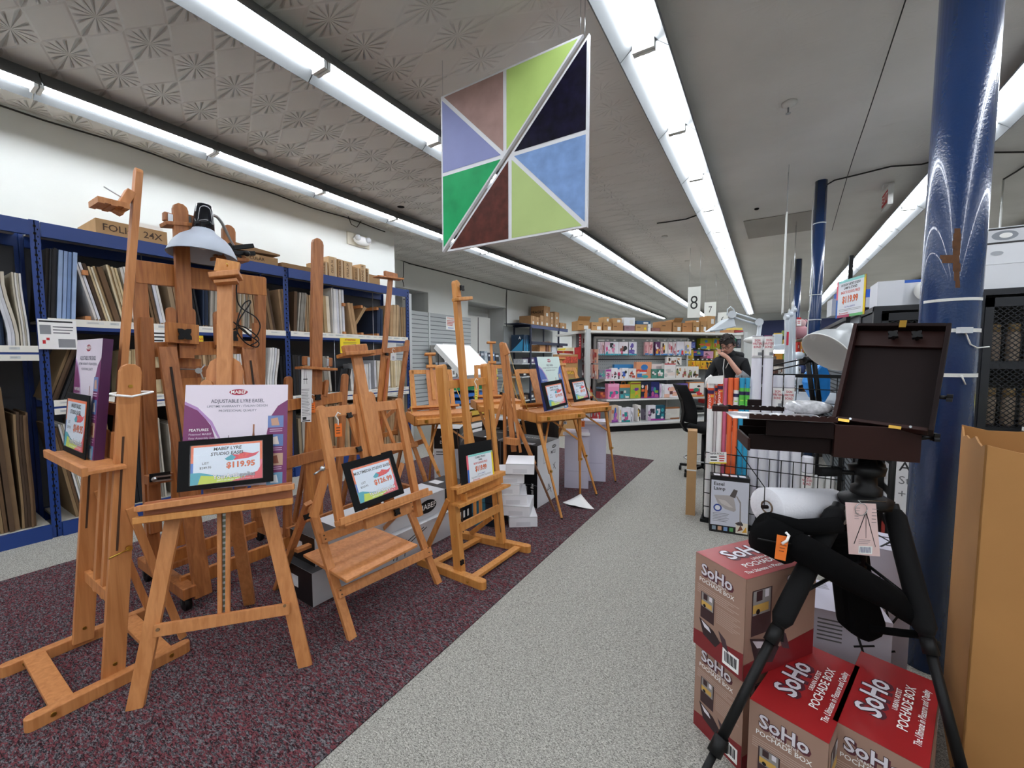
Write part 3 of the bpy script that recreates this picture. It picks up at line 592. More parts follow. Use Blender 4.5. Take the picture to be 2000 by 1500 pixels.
def poster(tl, tr, br, bl, th, label, cA=PURP, cB=LILAC, side=PURP, seed=0, full=True):
    tl, tr, br, bl = V(tl), V(tr), V(br), V(bl); X = br-bl; Y = tl-bl; M = frame(bl, X, Y); W, H = X.length, (Y-X.normalized()*Y.dot(X.normalized())).length; n = M.to_3x3() @ V((0, 0, 1))
    rt = root('easel_poster', bl, label, 'poster')
    obj('board', MB().prism([M @ V((0, 0, -th)), M @ V((0, H, -th)), M @ V((W, H, -th)), M @ V((W, 0, -th))], n*th, side), side, rt)
    m = MB(); z = .0006
    def pg(pts, mt, dz=0): m.add([M @ V((x*W, y*H, z+dz)) for x, y in pts], [tuple(range(len(pts)))], mt)
    pg([(0, 0), (1, 0), (1, 1), (0, 1)], cB)
    arc = [(0, .78)]+[(.34*math.sin(t*math.pi/14)**.8, .78-.5*(1-math.cos(t*math.pi/14))/1.0) for t in range(1, 12)]+[(.25, 0), (0, 0)]
    pg([(0, 0)]+[(.28, 0), (.34, .2), (.32, .4), (.25, .6), (.14, .74), (0, .82)], cA, .0003)
    pg([(.86, 0), (1, 0), (1, .84), (.9, .78), (.82, .66), (.79, .5), (.82, .3), (.85, .15)], cA, .0003)
    pg([(.0, .84), (.12, .78), (.26, .64), (.34, .48), (.36, .3), (.35, .31), (.33, .46), (.24, .62), (.12, .75), (0, .81)], mat('b58ac0', .4), .0005)
    el = [(.5+.09*math.cos(2*math.pi*k/20), .925+.03*math.sin(2*math.pi*k/20)) for k in range(20)]; pg(el, CRIM, .0005)
    m.text('MABEF', H*.045, M @ T(.5*W, .925*H, z+.001), PAPER, .015, 'CENTER')
    m.text('ADJUSTABLE LYRE EASEL' if full else 'FIELD EASEL', H*.05, M @ T(.5*W, .835*H, z+.001), mat('5a5a6a', .5), .008, 'CENTER', sx=.82)
    for k, s in enumerate(('LIFETIME WARRANTY / ITALIAN DESIGN', 'PROFESSIONAL QUALITY')): m.text(s, H*.03, M @ T(.5*W, (.785-.045*k)*H, z+.001), mat('6a6a7a', .5), .004, 'CENTER', sx=.95)
    m.text('FEATURES', H*.035, M @ T(.05*W, .56*H, z+.001), PAPER, .01)
    for k, s in enumerate(('Patented MABEF', 'Easy Assembly System', 'Stain-resistant', 'oiled beechwood', 'Beveled wood corners', 'Rustproof brass bolts', 'and screws', 'Adjustable canvas height', 'and inclination')): m.text(s, H*.027, M @ T(.05*W, (.52-.037*k)*H, z+.001), mat('d8c0d4', .5), .004)
    ek = mat('a0684a', .5)
    for (cx, s, mt) in ((.42, .8, mat('8a7f86', .5)), (.66, 1, ek)):   # printed pictures of the easel: thin line, fuller cut-out
        w_ = .004 if mt is not ek else .008
        for a, b in (((-.05*s, 0), (0, .42*s)), ((.05*s, 0), (0, .42*s)), ((0, .05), (0, .5*s)), ((-.045, .14), (.045, .14)), ((-.03, .3*s), (.03, .3*s))):
            dx, dy = b[0]-a[0], b[1]-a[1]; l = math.hypot(dx, dy); nx, ny = -dy/l*w_, dx/l*w_
            pg([(cx+a[0]+nx, .1+a[1]+ny), (cx+a[0]-nx, .1+a[1]-ny), (cx+b[0]-nx, .1+b[1]-ny), (cx+b[0]+nx, .1+b[1]+ny)], mt, .0007)
    for k, (c1, c2) in enumerate((('6d83b8', 'c79a80'), ('5f7ab0', 'e8d8d0'), ('c9a58a', '8a4a36'), ('6d9cc0', 'd9e2ea'))):
        y0 = .68-.19*k; pg([(.8, y0-.12), (.96, y0-.12), (.96, y0), (.8, y0)], mat(c1, .4), .0006); pg([(.84, y0-.1), (.92, y0-.1), (.9, y0-.02), (.83, y0-.03)], mat(c2, .4), .0008)
        for q in range(2): pg([(.82, y0-.14-.02*q), (.95, y0-.14-.02*q), (.95, y0-.134-.02*q), (.82, y0-.134-.02*q)], mat('d8c0d4', .5), .0008)
    obj('print', m, None, rt); return rt
X3, Y3, Z3 = V((1, 0, 0)), V((0, 1, 0)), V((0, 0, 1))
# ---------------------------------------------------------------- E1: leftmost H-frame studio easel, seen from its side
e = root('studio_easel', (-2.65, .55, 0), 'beech H-frame studio easel at far left seen from its side, purple poster on its tray', 'easel')
W1 = BEECH; ta = math.tan(math.radians(5.1))
def e1y(z): return .53+(z-.06)*ta
for x, nm in ((-2.86, 'left'), (-2.41, 'right')):
    xr = x-.03 if nm == 'left' else x+.03
    part(e, 'base_rail', (xr, .265, .03), (xr, .80, .03), .045, .055, (0, 0, 1), W1, True, True, .004)
    part(e, 'upright', (x, e1y(.03), .03), (x, e1y(1.42 if nm == 'right' else 1.42), 1.42), .075, .028, (1, 0, 0), W1, False, True)
    part(e, 'strut', (x+.028, e1y(.75)+.02, .78), (x+.03, .775, .08), .03, .018, (1, 0, 0), W1)
    m = MB(); m.bar((x+.0145, e1y(.55)-.01, .6), (x+.0145, e1y(1.05)-.01, 1.1), .008, .002, (1, 0, 0), mat('4a2f1c', .8)); obj('slot', m, None, e)
    m = MB(); bolt(m, (x+.015, e1y(.1), .1), X3, .008); bolt(m, (x+.015, e1y(1.32), 1.32), X3, .008); obj('bolt', m, None, e)
    for y in (.34, .72): obj('bolt', bolt(MB(), (xr+.024, y, .035), X3, .009), None, e)
for y in (.37, .70): part(e, 'cross_rail', (-2.88, y, .045), (-2.39, y, .045), .07, .02, (0, 0, 1), W1)
part(e, 'cross_bar', (-2.86, e1y(.36), .36), (-2.41, e1y(.36), .36), .055, .022, (0, 1, 0), W1)
part(e, 'cross_bar', (-2.86, e1y(1.2)+.02, 1.2), (-2.41, e1y(1.2)+.02, 1.2), .06, .022, (0, 1, 0), W1)
for x in (-2.70, -2.59): part(e, 'guide_bar', (x, e1y(.33)+.0, .33), (x, e1y(1.1)+.0, 1.1), .035, .022, (0, 1, 0), W1)
part(e, 'mast', (-2.65, e1y(.45)+.02, .45), (-2.65, .79, 2.37), .045, .028, (0, 1, 0), W1, False, True)
m = MB(); m.bar((-2.65, .70, 2.13), (-2.65, .755, 2.25), .05, .035, (0, 1, 0)); obj('mast_clamp', m, W1, e, bevel=.003)
m = MB()
for k in range(5): m.bb((-2.72+.001, .62+.022*k, 2.145+.004*(k % 2)), (-2.58, .642+.022*k, 2.172)); 
obj('canvas_holder', m, W1, e)
obj('screw', MB().tube([(-2.65, .66, 2.24), (-2.65, .745, 2.2)], .003, 5, STEEL), STEEL, e)
tz = .965
m = MB(); m.bb((-2.98, .475, tz), (-2.345, .60, tz+.018)); obj('tray', m, W1, e, bevel=.003)
m = MB(); m.bb((-2.98, .462, tz-.005), (-2.345, .482, tz+.034)); obj('tray_lip', m, W1, e, bevel=.003)
m = MB(); m.tube([(-2.39, .60, .60), (-2.375, .60, .60)], .012, 8, BRASS); m.tube([(-2.375, .60, .60), (-2.372, .53, .585)], .004, 6, BRASS); obj('brass_handle', m, BRASS, e)
obj('tie_string', MB().tube([(-2.375, e1y(1.28)-.05, 1.285), (-2.375, e1y(1.28)+.0, 1.275), (-2.375, e1y(1.28)+.05, 1.285), (-2.38, e1y(1.28)+.075, 1.29), (-2.43, e1y(1.28)+.06, 1.29), (-2.45, e1y(1.28)-.03, 1.29), (-2.41, e1y(1.28)-.06, 1.29), (-2.375, e1y(1.28)-.05, 1.285)], .005, 6, PAPER), PAPER, e, label='white string tie')
# poster and sign on it (facing the front of the easel)
ty = math.tan(math.radians(6)); zb = tz+.019
def e1p(x, h, o=0): return V((x, .545+h*ty-o, zb+h))
poster(e1p(-2.96, .55), e1p(-2.56, .55), e1p(-2.56, 0), e1p(-2.96, 0), .035, 'purple and lilac easel poster seen edge-on on the leftmost easel', side=mat('4a1f4a', .4))
price_sign(e1p(-2.965, .29, .02), e1p(-2.60, .29, .02), e1p(-2.60, .002, .02), e1p(-2.965, .002, .02), .08, ('MABEF BASIC', 'STUDIO EASEL'), '$199.95', '$149.95', 'narrow-looking price sign in front of the edge-on purple poster')
# ---------------------------------------------------------------- E2: lyre easel
A, B = onz(266, 1385), onz(597, 1302); P = PL(A, B, 11)
e = root('lyre_easel', (A+B)/2-P.f*.3, 'beech lyre easel with wide double-lipped tray holding the big lilac poster', 'easel')
n = P.n
lt, rt_ = P(345, 985), P(515, 960)
part(e, 'front_leg', P(264, 1385), lt, .058, .024, n, BEECH); part(e, 'front_leg', P(597, 1302), rt_, .058, .024, n, BEECH)
part(e, 'cross_bar', P(300, 1232, .02), P(566, 1188, .02), .05, .02, n, BEECH)
for px, py in ((308, 1230), (556, 1183)): obj('bolt', bolt(MB(), P(px, py, .031), n, .007, mat('7a5a3a', .5)), None, e)
for a, b in (((429, 1000), (430, 1203)), ((446, 998), (445, 1201))): part(e, 'ratchet_slat', P(*a, .002), P(*b, .002), .017, .02, n, BEECH)
m = MB(); a, b = P(438, 1000, -.004), P(437.5, 1200, -.004); m.bar(a, b, .016, .002, n, mat('6d7468', .35, .8))
for k in range(18): c = a.lerp(b, (k+.5)/18); m.bar(c-P.t*.006, c+P.t*.006, .009, .006, n, STEEL)
obj('steel_ratchet', m, None, e, label='steel ratchet strip')
obj('screw', bolt(MB(), P(433, 992, .02), n, .009, STEEL), None, e)
# upper lyre arms and mast
part(e, 'mast', P(438, 985, -.03), P(440, 545, -.03), .062, .03, n, BEECH)
m = MB(); m.bar(P(412, 543, .0), P(470, 537, .0), .028, .09, n); obj('canvas_holder', m, BEECH, e, bevel=.004); m = MB(); m.bar(P(420, 553, -.0), P(465, 549, .0), .016, .05, n); obj('holder_lip', m, BEECH, e, bevel=.002)
part(e, 'mast_head', P(442, 535, -.05), P(447, 510, -.05), .1, .03, n, BEECHL)
obj('hook', MB().tube([P(444, 520, -.03), P(444, 517, -.02), P(442, 514, -.02)], .003, 5, BRASS), BRASS, e)
for px in (404, 474): part(e, 'lyre_arm', P(px+(8 if px < 440 else -4), 980, -.03), P(px, 742 if px < 440 else 750, -.03), .05, .025, n, BEECH, False, True)
part(e, 'mast_sleeve', P(439, 770, -.06), P(441, 695, -.06), .15, .025, n, BEECH, False, True)
part(e, 'back_leg', (onz(488, 1180)+Z3*.0), P(452, 960, -.05), .055, .03, P.f, BEECH)
# tray: upper lip, board, lower lip
m = MB(); m.bar(P(268, 994, .10), P(575, 950, .10), .026, .03, n); obj('tray_lip', m, BEECH, e, bevel=.003)
part(e, 'tray', P(272, 992, .06), P(573, 949, .06), .02, .10, n, BEECH)
m = MB(); m.bar(P(284, 1002, .05), P(571, 960, .05), .09, .022, n); obj('tray_board', m, mat('a5653e', .5, vary=.05), e, bevel=.002)
m = MB(); m.bar(P(262, 1017, .08), P(572, 978, .08), .028, .04, n); obj('tray_lip', m, BEECHL, e, bevel=.003)
PP = PL(A+P.f*.05, B+P.f*.05, 13)
p4 = [PP(360, 752), PP(557, 745), PP(559, 943), PP(351, 960)]
poster(*p4, .006, 'large lilac and purple poster reading ADJUSTABLE LYRE EASEL on the front lyre easel')
price_sign(PP(353, 862, .03), PP(533, 848, .03), PP(534, 940, .045), PP(345, 962, .045), .11, ('MABEF LYRE', 'STUDIO EASEL'), '$249.95', '$119.95', 'black-bordered price sign reading $119.95 below the big lilac poster', inset=(.13, .1, .88, .88))
# ---------------------------------------------------------------- E3: big oak double-mast easel with lamp
A, B = V((-2.98, .9, 0)), V((-2.98, 1.6, 0)); P = PL(A, B, 2.5); n = P.n
e = root('double_mast_easel', (-2.98, 1.25, 0), 'large oiled-oak double-mast easel on casters behind the lyre easel', 'easel')
def B3(name, a, b, w, t, d=0, mt=OAK, **k): return part(e, name, P(*a, d), P(*b, d), w, t, n, mt, **k)
B3('top_rail', (262, 530), (518, 560), .13, .03, .0, OAKL); B3('side_post', (271, 512), (300, 1100), .06, .045, -.01); B3('side_post', (509, 543), (503, 1030), .06, .045, -.01)
B3('inner_post', (286, 620), (304, 1040), .055, .03, .03, r1=False); B3('inner_post', (502, 632), (500, 1010), .055, .03, .03)
B3('mid_rail', (292, 683), (502, 678), .085, .03, .02, OAKL); B3('mid_rail', (295, 730), (500, 722), .07, .025, -.02)
B3('mast', (351, 398), (364, 700), .075, .03, .05, r0=True); B3('mast', (446, 440), (447, 690), .075, .03, .05, r0=True)
B3('mast_plank', (364, 700), (364, 1062), .15, .02, -.02, OAKL)
for x0, x1 in ((333, 372), (424, 462)):
    B3('mast_guide', (x0, 600 if x0 < 400 else 608), (x0+3, 680), .045, .025, .05, r0=True); B3('mast_guide', (x1, 602 if x0 < 400 else 610), (x1+2, 680), .045, .025, .05, r0=True)
cb_ = [B3('clamp_block', (356, 632), (356, 671), .16, .03, .085, OAKL), B3('clamp_block', (447, 637), (447, 676), .15, .03, .085, OAKL)]
for a, cbk in zip(((360, 653), (452, 656)), cb_): obj('knob', knob(MB(), P(*a, .115), n, .045), None, cbk, label='black star knob')
for px, y0, y1 in ((351, 418, 445), (448, 500, 512)):
    m = MB(); m.bar(P(px-33, y1-7, .02), P(px+32, y1-2, .02), .022, .10, n); obj('canvas_holder', m, OAK, e, bevel=.003)
    m = MB(); m.bar(P(px-22, y1-12, .03), P(px-22, y0-1, .03), .05, .04, n); m.bar(P(px+22, y1-12, .03), P(px+22, y0+4, .03), .05, .04, n); obj('holder_cheek', m, OAK, e, bevel=.003)
    m = MB(); m.bar(P(px-18, y1-10, .055), P(px-18, y0, .055), .025, .004, n, STEEL); obj('steel_bracket', m, STEEL, e); m = MB(); m.bar(P(px+19, y1-8, .055), P(px+19, y0+4, .055), .02, .004, n, STEEL); obj('steel_bracket', m, STEEL, e)
for (a, b) in (((326, 678), (397, 1163)), ((484, 680), (523, 990))):
    p, q = P(*a, .07), onp(b[0], b[1], P.A+P.n*.25, P.n); m = MB(); m.bar(p, q, .085, .028, n, OAK); obj('slotted_strut', m, OAK, e, bevel=.002)
    m = MB(); d = (q-p); m.bar(p+d*.08+n*.016, p+d*.42+n*.016, .012, .003, n, mat('2a1a10', .8)); obj('slot', m, None, e)
B3('foot_rail', (330, 1093), (500, 1030), .09, .028, .02, OAKL); B3('foot_rail', (330, 1108), (500, 1044), .03, .03, .05)
for y, x1 in ((.93, -2.72), (1.62, -2.66)):
    part(e, 'base_beam', (-3.42, y, .12), (x1, y, .12), .065, .065, Z3, OAK, bevel=.004)
    for x in (-3.36, x1-.06):
        m = MB(); m.tube([(x, y-.016, .042), (x, y+.016, .042)], .04, 12, BLACK); m.bb((x-.012, y-.024, .04), (x+.012, y+.024, .09), DGREY); obj('caster', m, BLACK, e, label='black caster wheel')
m = MB(); m.bar((-2.85, .93, .135), (-2.85, 1.62, .135), .03, .08, Z3); obj('front_stretcher', m, OAKL, e, bevel=.003)
m = MB(); m.bar(P(285, 938, .10), P(335, 930, .10), .05, .07, n, OAK); obj('tray_block', m, OAK, e, bevel=.003)
m = MB(); m.bar(P(292, 934, .14), P(332, 928, .14), .045, .01, n, BLACK); m.bar(P(300, 932, .15), P(334, 928, .15), .008, .012, n, STEEL); m.bar(P(300, 940, .15), P(334, 936, .15), .008, .012, n, STEEL); m.ball(P(301, 936, .15), .014, STEEL); obj('steel_latch', m, STEEL, e, label='chrome latch on black plate')
obj('stay_rod', MB().tube([P(352, 721, .02), P(392, 722, .04), P(400, 712, .05)], .004, 6, STEEL), STEEL, e); obj('rod_joint', MB().tube([P(388, 724, .03), P(388, 724, .06)], .018, 12, GREYM), GREYM, e); obj('stay_rod', MB().tube([P(391, 726, .04), P(397, 740, .04)], .004, 6, OFFW), OFFW, e)
# lamp clipped on top of E3 / rack side
def dome(M, mt_shell, mt_cap, rt, r=.13, h=.15, inner=None):
    k = r/.13; pr = [(.132, 0), (.128, .012), (.118, .035), (.105, .06), (.088, .08), (.066, .096), (.048, .11), (.04, .125)]
    pr = [(a*k, b*k) for a, b in pr]; inn = [(a-.003, b-.002) for a, b in reversed(pr)]
    obj('lamp_shade', MB().lathe(pr+inn, M, 32, mt_shell, cap=False), mt_shell, rt)
    obj('lamp_cap', MB().lathe([(.042*k, .118*k), (.04*k, .16*k), (.034*k, .21*k), (.03*k, .235*k), (.001, .236*k)], M, 20, mt_cap), mt_cap, rt)
    obj('bulb', MB().ball(M @ V((0, 0, .06*k)), .028*k, mat('f4f4f0', .2), 10), None, rt)
SILV = mat('aab1bc', .5, .15); CAPB = mat('0c0f16', .12)
c = P(396, 498, .12); 
e2 = root('clamp_lamp', c, 'silver clamp lamp with glossy black cap clipped over the oak easel', 'lamp')
ML = T(*(c+V((0, 0, -.01)))) @ rz(35) @ rx(-6)
dome(ML, SILV, CAPB, e2, r=.175)
GN = mat('8f8c88', .35, .6)
g0 = ML @ V((0, 0, .22)); g = [P(413, 420, .1), P(424, 424, .08), P(436, 440, .07), P(450, 470, .06), P(458, 482, .06)]
obj('gooseneck', MB().tube(smooth(g), .009, 8, GN), GN, e2, label='grey bent arm')
m = MB(); q = P(456, 478, .06); m.bar(P(446, 475, .06), P(470, 505, .06), .02, .02, n, BLACK); m.bar(P(455, 484, .06), P(495, 480, .08), .028, .025, n, BLACK); m.bar(P(455, 494, .06), P(498, 495, .08), .028, .025, n, BLACK); m.ball(P(482, 495, .1), .02, BLACK); obj('spring_clamp', m, BLACK, e2, bevel=.003, label='black spring clamp')
pts = [(462, 500), (463, 540), (462, 575), (470, 600), (500, 620), (508, 640), (495, 660), (470, 640), (440, 650), (428, 640), (432, 628), (450, 625), (480, 650), (505, 668), (500, 678), (478, 668), (462, 640), (475, 595), (490, 590), (465, 630), (480, 640), (500, 655), (505, 665), (490, 674), (470, 655)]
sm = []
for i in range(len(pts)-1):
    for t in (0, .5): sm.append(P(pts[i][0]*(1-t)+pts[i+1][0]*t, pts[i][1]*(1-t)+pts[i+1][1]*t, .11+.012*math.sin(i*1.7+t)))
obj('power_cord', MB().tube(smooth(sm[::2], 4), .0042, 6, BLACK), BLACK, e2, label='coiled black cord')
# ---------------------------------------------------------------- E4: multimedia easel
A, B = V((-1.765, 1.27, 0)), V((-1.74, 1.90, 0)); P = PL(A, B, 25); F4 = PL(A+V((.03, 0, 0)), B+V((.03, 0, 0)), 12.5, 0); n = P.n
F4.A = V((-1.80, 1.27, .58))
e = root('multimedia_easel', (-2.05, 1.58, 0), 'beech convertible easel with a flat seat board, holding the $126.99 sign', 'easel')
part(e, 'front_leg', P(688, 1249), P(607, 987), .045, .024, n, BEECH, False, True); part(e, 'front_leg', P(858, 1143), P(798, 991), .045, .024, n, BEECH, False, True)
hl, hr = P(603, 1000, -.02), P(795, 1000, -.02)
part(e, 'rear_leg', hl+Z3*.05, (-2.56, 1.32, 0), .045, .024, (1, 0, .4), BEECH); part(e, 'rear_leg', hr+Z3*.05, (-2.52, 1.93, 0), .045, .024, (1, 0, .4), BEECH)
part(e, 'apron', P(627, 1052, .02), P(808, 987, .02), .055, .018, n, BEECH); part(e, 'lower_bar', P(660, 1160, .02), P(842, 1076, .02), .05, .018, n, BEECH)
for a in ((633, 1046), (636, 1053), (665, 1153), (668, 1161), (803, 981), (806, 990), (836, 1070), (838, 1079)): obj('screw', bolt(MB(), P(*a, .03), n, .004, mat('5a3f28', .5)), None, e)
c1, c2, c3, c4 = onz(592, 1088, .36), onz(730, 1034, .36), onz(816, 1068, .33), onz(677, 1140, .30)
zs = .33
c1, c2, c3, c4 = (onz(592, 1088, .335), onz(730, 1034, .335), onz(816, 1068, .315), onz(677, 1140, .315))
obj('seat_board', MB().prism([c4, c3, c2, c1], V((0, 0, .016)), BEECH), BEECH, e, bevel=.003)
part(e, 'rear_cross_bar', (-2.28, 1.29, .33), (-2.26, 1.93, .33), .04, .02, (0, 0, 1), BEECH)
n4 = F4.n
part(e, 'frame_side', F4(667, 1035), F4(625, 792), .042, .03, n4, BEECH, False, True); part(e, 'frame_side', F4(819, 1008), F4(777, 778), .042, .03, n4, BEECH, False, True)
part(e, 'frame_top_bar', F4(630, 806, -.005), F4(778, 790, -.005), .055, .02, n4, BEECH); part(e, 'frame_mid_bar', F4(645, 885, -.02), F4(800, 870, -.02), .045, .02, n4, BEECH)
part(e, 'centre_board', F4(733, 1000, -.0), F4(702, 770, .0), .075, .022, n4, BEECH); part(e, 'centre_board', F4(762, 990, -.0), F4(720, 765, .0), .06, .022, n4, BEECH, False, True)
part(e, 'mast', F4(735, 900, .025), F4(696, 695, .025), .06, .022, n4, BEECH)
m = MB(); m.bar(F4(666, 694, .04), F4(724, 690, .04), .02, .09, n4); obj('canvas_holder', m, OAKL, e, bevel=.003); m = MB(); m.bar(F4(670, 684, .0), F4(716, 680, .0), .05, .03, n4); obj('holder_block', m, OAKL, e, bevel=.006)
part(e, 'tray', F4(663, 1024, .05), F4(835, 962, .05), .022, .09, n4, BEECH)
m = MB(); m.bar(F4(664, 1020, .09), F4(836, 958, .09), .034, .014, n4); obj('tray_lip', m, BEECH, e, bevel=.002)
part(e, 'tray_clamp', F4(712, 1022, .03), F4(800, 990, .03), .065, .025, n4, BEECH)
obj('knob', knob(MB(), F4(774, 1000, .055), n4, .024), None, e)
for a in ((598, 1010), (681, 812), (700, 878)): obj('knob', knob(MB(), P(a[0], a[1], .0) if a[1] > 900 else F4(*a, .0), n, .02), None, e)
part(e, 'support_strut', F4(684, 812, -.01), F4(712, 900, -.04), .03, .018, n4, BEECH, True, False)
part(e, 'support_strut', F4(744, 800, -.02), F4(770, 868, -.05), .02, .014, n4, BEECH)
m = MB(); q = P(632, 918, .03); m.ball(F4(630, 915, .02), .014, STEEL); m.tube([F4(630, 916, .02), F4(614, 926, .06)], .005, 6, STEEL); obj('steel_lever', m, STEEL, e)
part(e, 'side_link', F4(639, 915, .0), F4(612, 1010, -.06), .04, .022, n4, BEECH)
price_sign(F4(678, 903, .035), F4(775, 883, .035), F4(790, 963, .075), F4(694, 1001, .075), .1, ('MULTIMEDIA STUDIO EASEL',), '$329.95', '$126.99', 'black-bordered price sign reading $126.99 on the easel with the seat board', inset=(.12, .13, .89, .84))
tagcard(0, 0, F4(660, 808, .015), 'orange price tag on a white string at the top bar of the convertible easel')
# ---------------------------------------------------------------- E5: tall oak studio easel behind
A, B = V((-2.86, 1.7, 0)), V((-2.86, 2.3, 0)); P = PL(A, B, 4); n = P.n
e = root('studio_easel', (-2.95, 1.95, 0), 'tall oiled-oak single-mast easel with a white instruction sheet, behind the convertible easel', 'easel')
def B5(name, a, b, w, t, d=0, mt=OAK, **k): return part(e, name, P(*a, d), P(*b, d), w, t, n, mt, **k)
B5('mast', (620, 466), (616, 800), .085, .035, .03, r0=True); B5('mast_board', (618, 745), (610, 1050), .15, .025, .0, OAKL)
B5('mast_cheek', (598, 742), (596, 775), .03, .03, .03, r0=True); B5('mast_cheek', (638, 742), (634, 775), .03, .03, .03, r0=True)
B5('side_post', (563, 735), (561, 1060), .05, .035, .0, r0=True); B5('side_post', (674, 730), (655, 1030), .05, .035, .0, r0=True)
B5('cross_bar', (560, 792), (668, 775), .08, .02, .03, OAKL); obj('knob', knob(MB(), P(620, 776, .05), n, .03), None, e)
B5('lower_bar', (558, 905), (655, 880), .08, .025, .02); B5('lower_bar', (560, 1040), (700, 985), .06, .03, .05)
m = MB(); m.bar(P(583, 718, .06), P(652, 722, .06), .018, .1, n); obj('canvas_holder', m, OAKL, e, bevel=.002)
m = MB(); m.bar(P(596, 713, .06), P(596, 696, .06), .035, .03, n); m.bar(P(644, 716, .06), P(644, 699, .06), .03, .03, n); obj('holder_cheek', m, OAK, e, bevel=.003)
m = MB(); m.bar(P(603, 714, .085), P(603, 698, .085), .02, .003, n, STEEL); obj('steel_bracket', m, STEEL, e); m = MB(); m.bar(P(640, 715, .085), P(640, 700, .085), .02, .003, n, STEEL); obj('steel_bracket', m, STEEL, e)
for y in (1.84, 2.28): part(e, 'base_rail', (-3.3, y, .07), (-2.55, y, .07), .05, .06, Z3, OAK, bevel=.003)
for y in (1.84, 2.28): part(e, 'rear_strut', (-3.25, y, .1), (-2.95, y, 1.0), .04, .025, Y3, OAK)
for y in (1.80, 2.32):
    for x in (-3.25, -2.6): obj('caster', MB().tube([(x, y-.012, .025), (x, y+.012, .025)], .025, 10, BLACK), BLACK, e)
e = card('instruction_sheet', [P(589, 716, .09), P(610, 716, .09), P(608, 824, .07), P(588, 824, .07)], mat('dcdcdc', .6), [textlines(.1, .1, .9, .6, 18, GTX, .3), poly([(.35, .68), (.38, .68), (.45, .95), (.42, .95)], INK), poly([(.6, .68), (.63, .68), (.57, .95), (.54, .95)], INK), patch(.3, .76, .7, .78, INK), patch(.15, .03, .5, .08, INK), patch(.1, .0, .95, .02, INK)], 'long white instruction sheet hanging from the tall oak mast', 'sheet')
tagcard(0, 0, P(610, 772, .05), 'orange and white price tag on the cross bar of the tall oak easel', h=.08)
# ---------------------------------------------------------------- E6: H-frame with slim tall mast, further back
A, B = V((-3.1, 2.55, 0)), V((-3.1, 3.1, 0)); P = PL(A, B, 5); n = P.n
e = root('studio_easel', (-3.2, 2.8, 0), 'oak H-frame easel with slim tall mast, nearest the right bay of the rack', 'easel')
def B6(name, a, b, w, t, d=0, mt=OAK, **k): return part(e, name, P(*a, d), P(*b, d), w, t, n, mt, **k)
B6('mast', (763, 540), (750, 690), .05, .025, .03); B6('mast_board', (754, 682), (737, 905), .11, .02, -.01, OAKL)
B6('mast_head', (751, 534), (775, 540), .05, .03, .05, r0=False); m = MB(); m.bar(P(734, 540, .05), P(784, 546, .05), .015, .08, n); obj('canvas_holder', m, OAKL, e, bevel=.002)
B6('side_post', (796, 664), (772, 850), .045, .03, .0, r0=True); B6('side_post', (700, 690), (690, 900), .045, .03, .0)
B6('cross_bar', (690, 694), (797, 680), .055, .02, .02, OAK); obj('knob', knob(MB(), P(755, 692, .04), n, .02), None, e)
B6('rule_strip', (759, 700), (742, 850), .02, .01, .015, mat('a85a30', .5)); B6('lower_bar', (738, 853), (775, 843), .045, .02, .02, OAKL); B6('lower_bar', (690, 870), (772, 798), .04, .02, .0)
B6('foot_bar', (700, 905), (830, 860), .05, .025, .04)
for y in (2.58, 3.08): part(e, 'base_rail', (-3.5, y, .05), (-2.85, y, .05), .05, .05, Z3, OAK, bevel=.003); part(e, 'rear_strut', (-3.45, y, .08), (-3.2, y, .9), .035, .02, Y3, OAK)
tagcard(0, 0, P(768, 683, .04), 'white tag on a string at the cross bar of the slim-mast easel', col='e4e6ec', h=.06)
# right-hand rear easel legs between E4 and E7
e = root('folding_easel', (-2.5, 2.6, 0), 'beech A-frame easel whose legs splay behind the convertible easel', 'easel')
A, B = onz(828, 985), onz(700, 1010); Q = PL((-2.66, 2.45), (-2.6, 3.0), 20)
for a, b in (((783, 800), (828, 928)), ((786, 905), (756, 1000))): part(e, 'leg', Q(*a), onp(b[0], b[1], Q.A, Q.n), .04, .02, Q.n, BEECH)
q1, q2 = Q(*(783, 800)), Q(828, 928)
part(e, 'leg', q2, V((q2.x+.05, q2.y+.06, 0.0)), .04, .02, Q.n, BEECH); part(e, 'leg', Q(756, 1000), V((Q(756, 1000).x+.06, Q(756, 1000).y, 0)), .04, .02, Q.n, BEECH)
part(e, 'cross_bar', Q(745, 880, .02), Q(815, 868, .02), .045, .02, Q.n, BEECH)
# ---------------------------------------------------------------- E7: classic studio easel
A, B = V((-1.675, 2.03, .05)), V((-1.67, 2.53, .05)); P = PL(A, B, 6); P.A = V((-1.675, 2.03, .05)); n = P.n
e = root('studio_easel', (-1.72, 2.28, 0), 'beech H-frame studio easel on a low base, holding the $119.99 paper stack', 'easel')
for y0, y1 in ((2.02, 2.0), (2.5, 2.57)):
    part(e, 'base_rail', (-2.04, y0, .028), (-1.44, y1, .028), .055, .055, Z3, BEECHL, True, True, .004)
    obj('bolt', bolt(MB(), (-1.56, y1-.03, .03), -Y3, .006), None, e)
part(e, 'cross_rail', (-1.90, 2.04, .035), (-1.86, 2.51, .035), .05, .022, Z3, BEECHL); part(e, 'cross_rail', (-1.555, 2.03, .035), (-1.53, 2.54, .035), .05, .022, Z3, BEECHL)
part(e, 'upright', P(898, 1116), P(861, 712), .045, .065, n, BEECHL, False, True); part(e, 'upright', P(979, 1060), P(947, 710), .045, .065, n, BEECHL, False, True)
for a, b in (((893, 840), (905, 1040)), ((955, 800), (978, 1040))):
    m = MB(); m.bar(P(*a, .0335), P(*b, .0335), .006, .002, n, mat('4a2f1c', .8)); obj('slot', m, None, e)
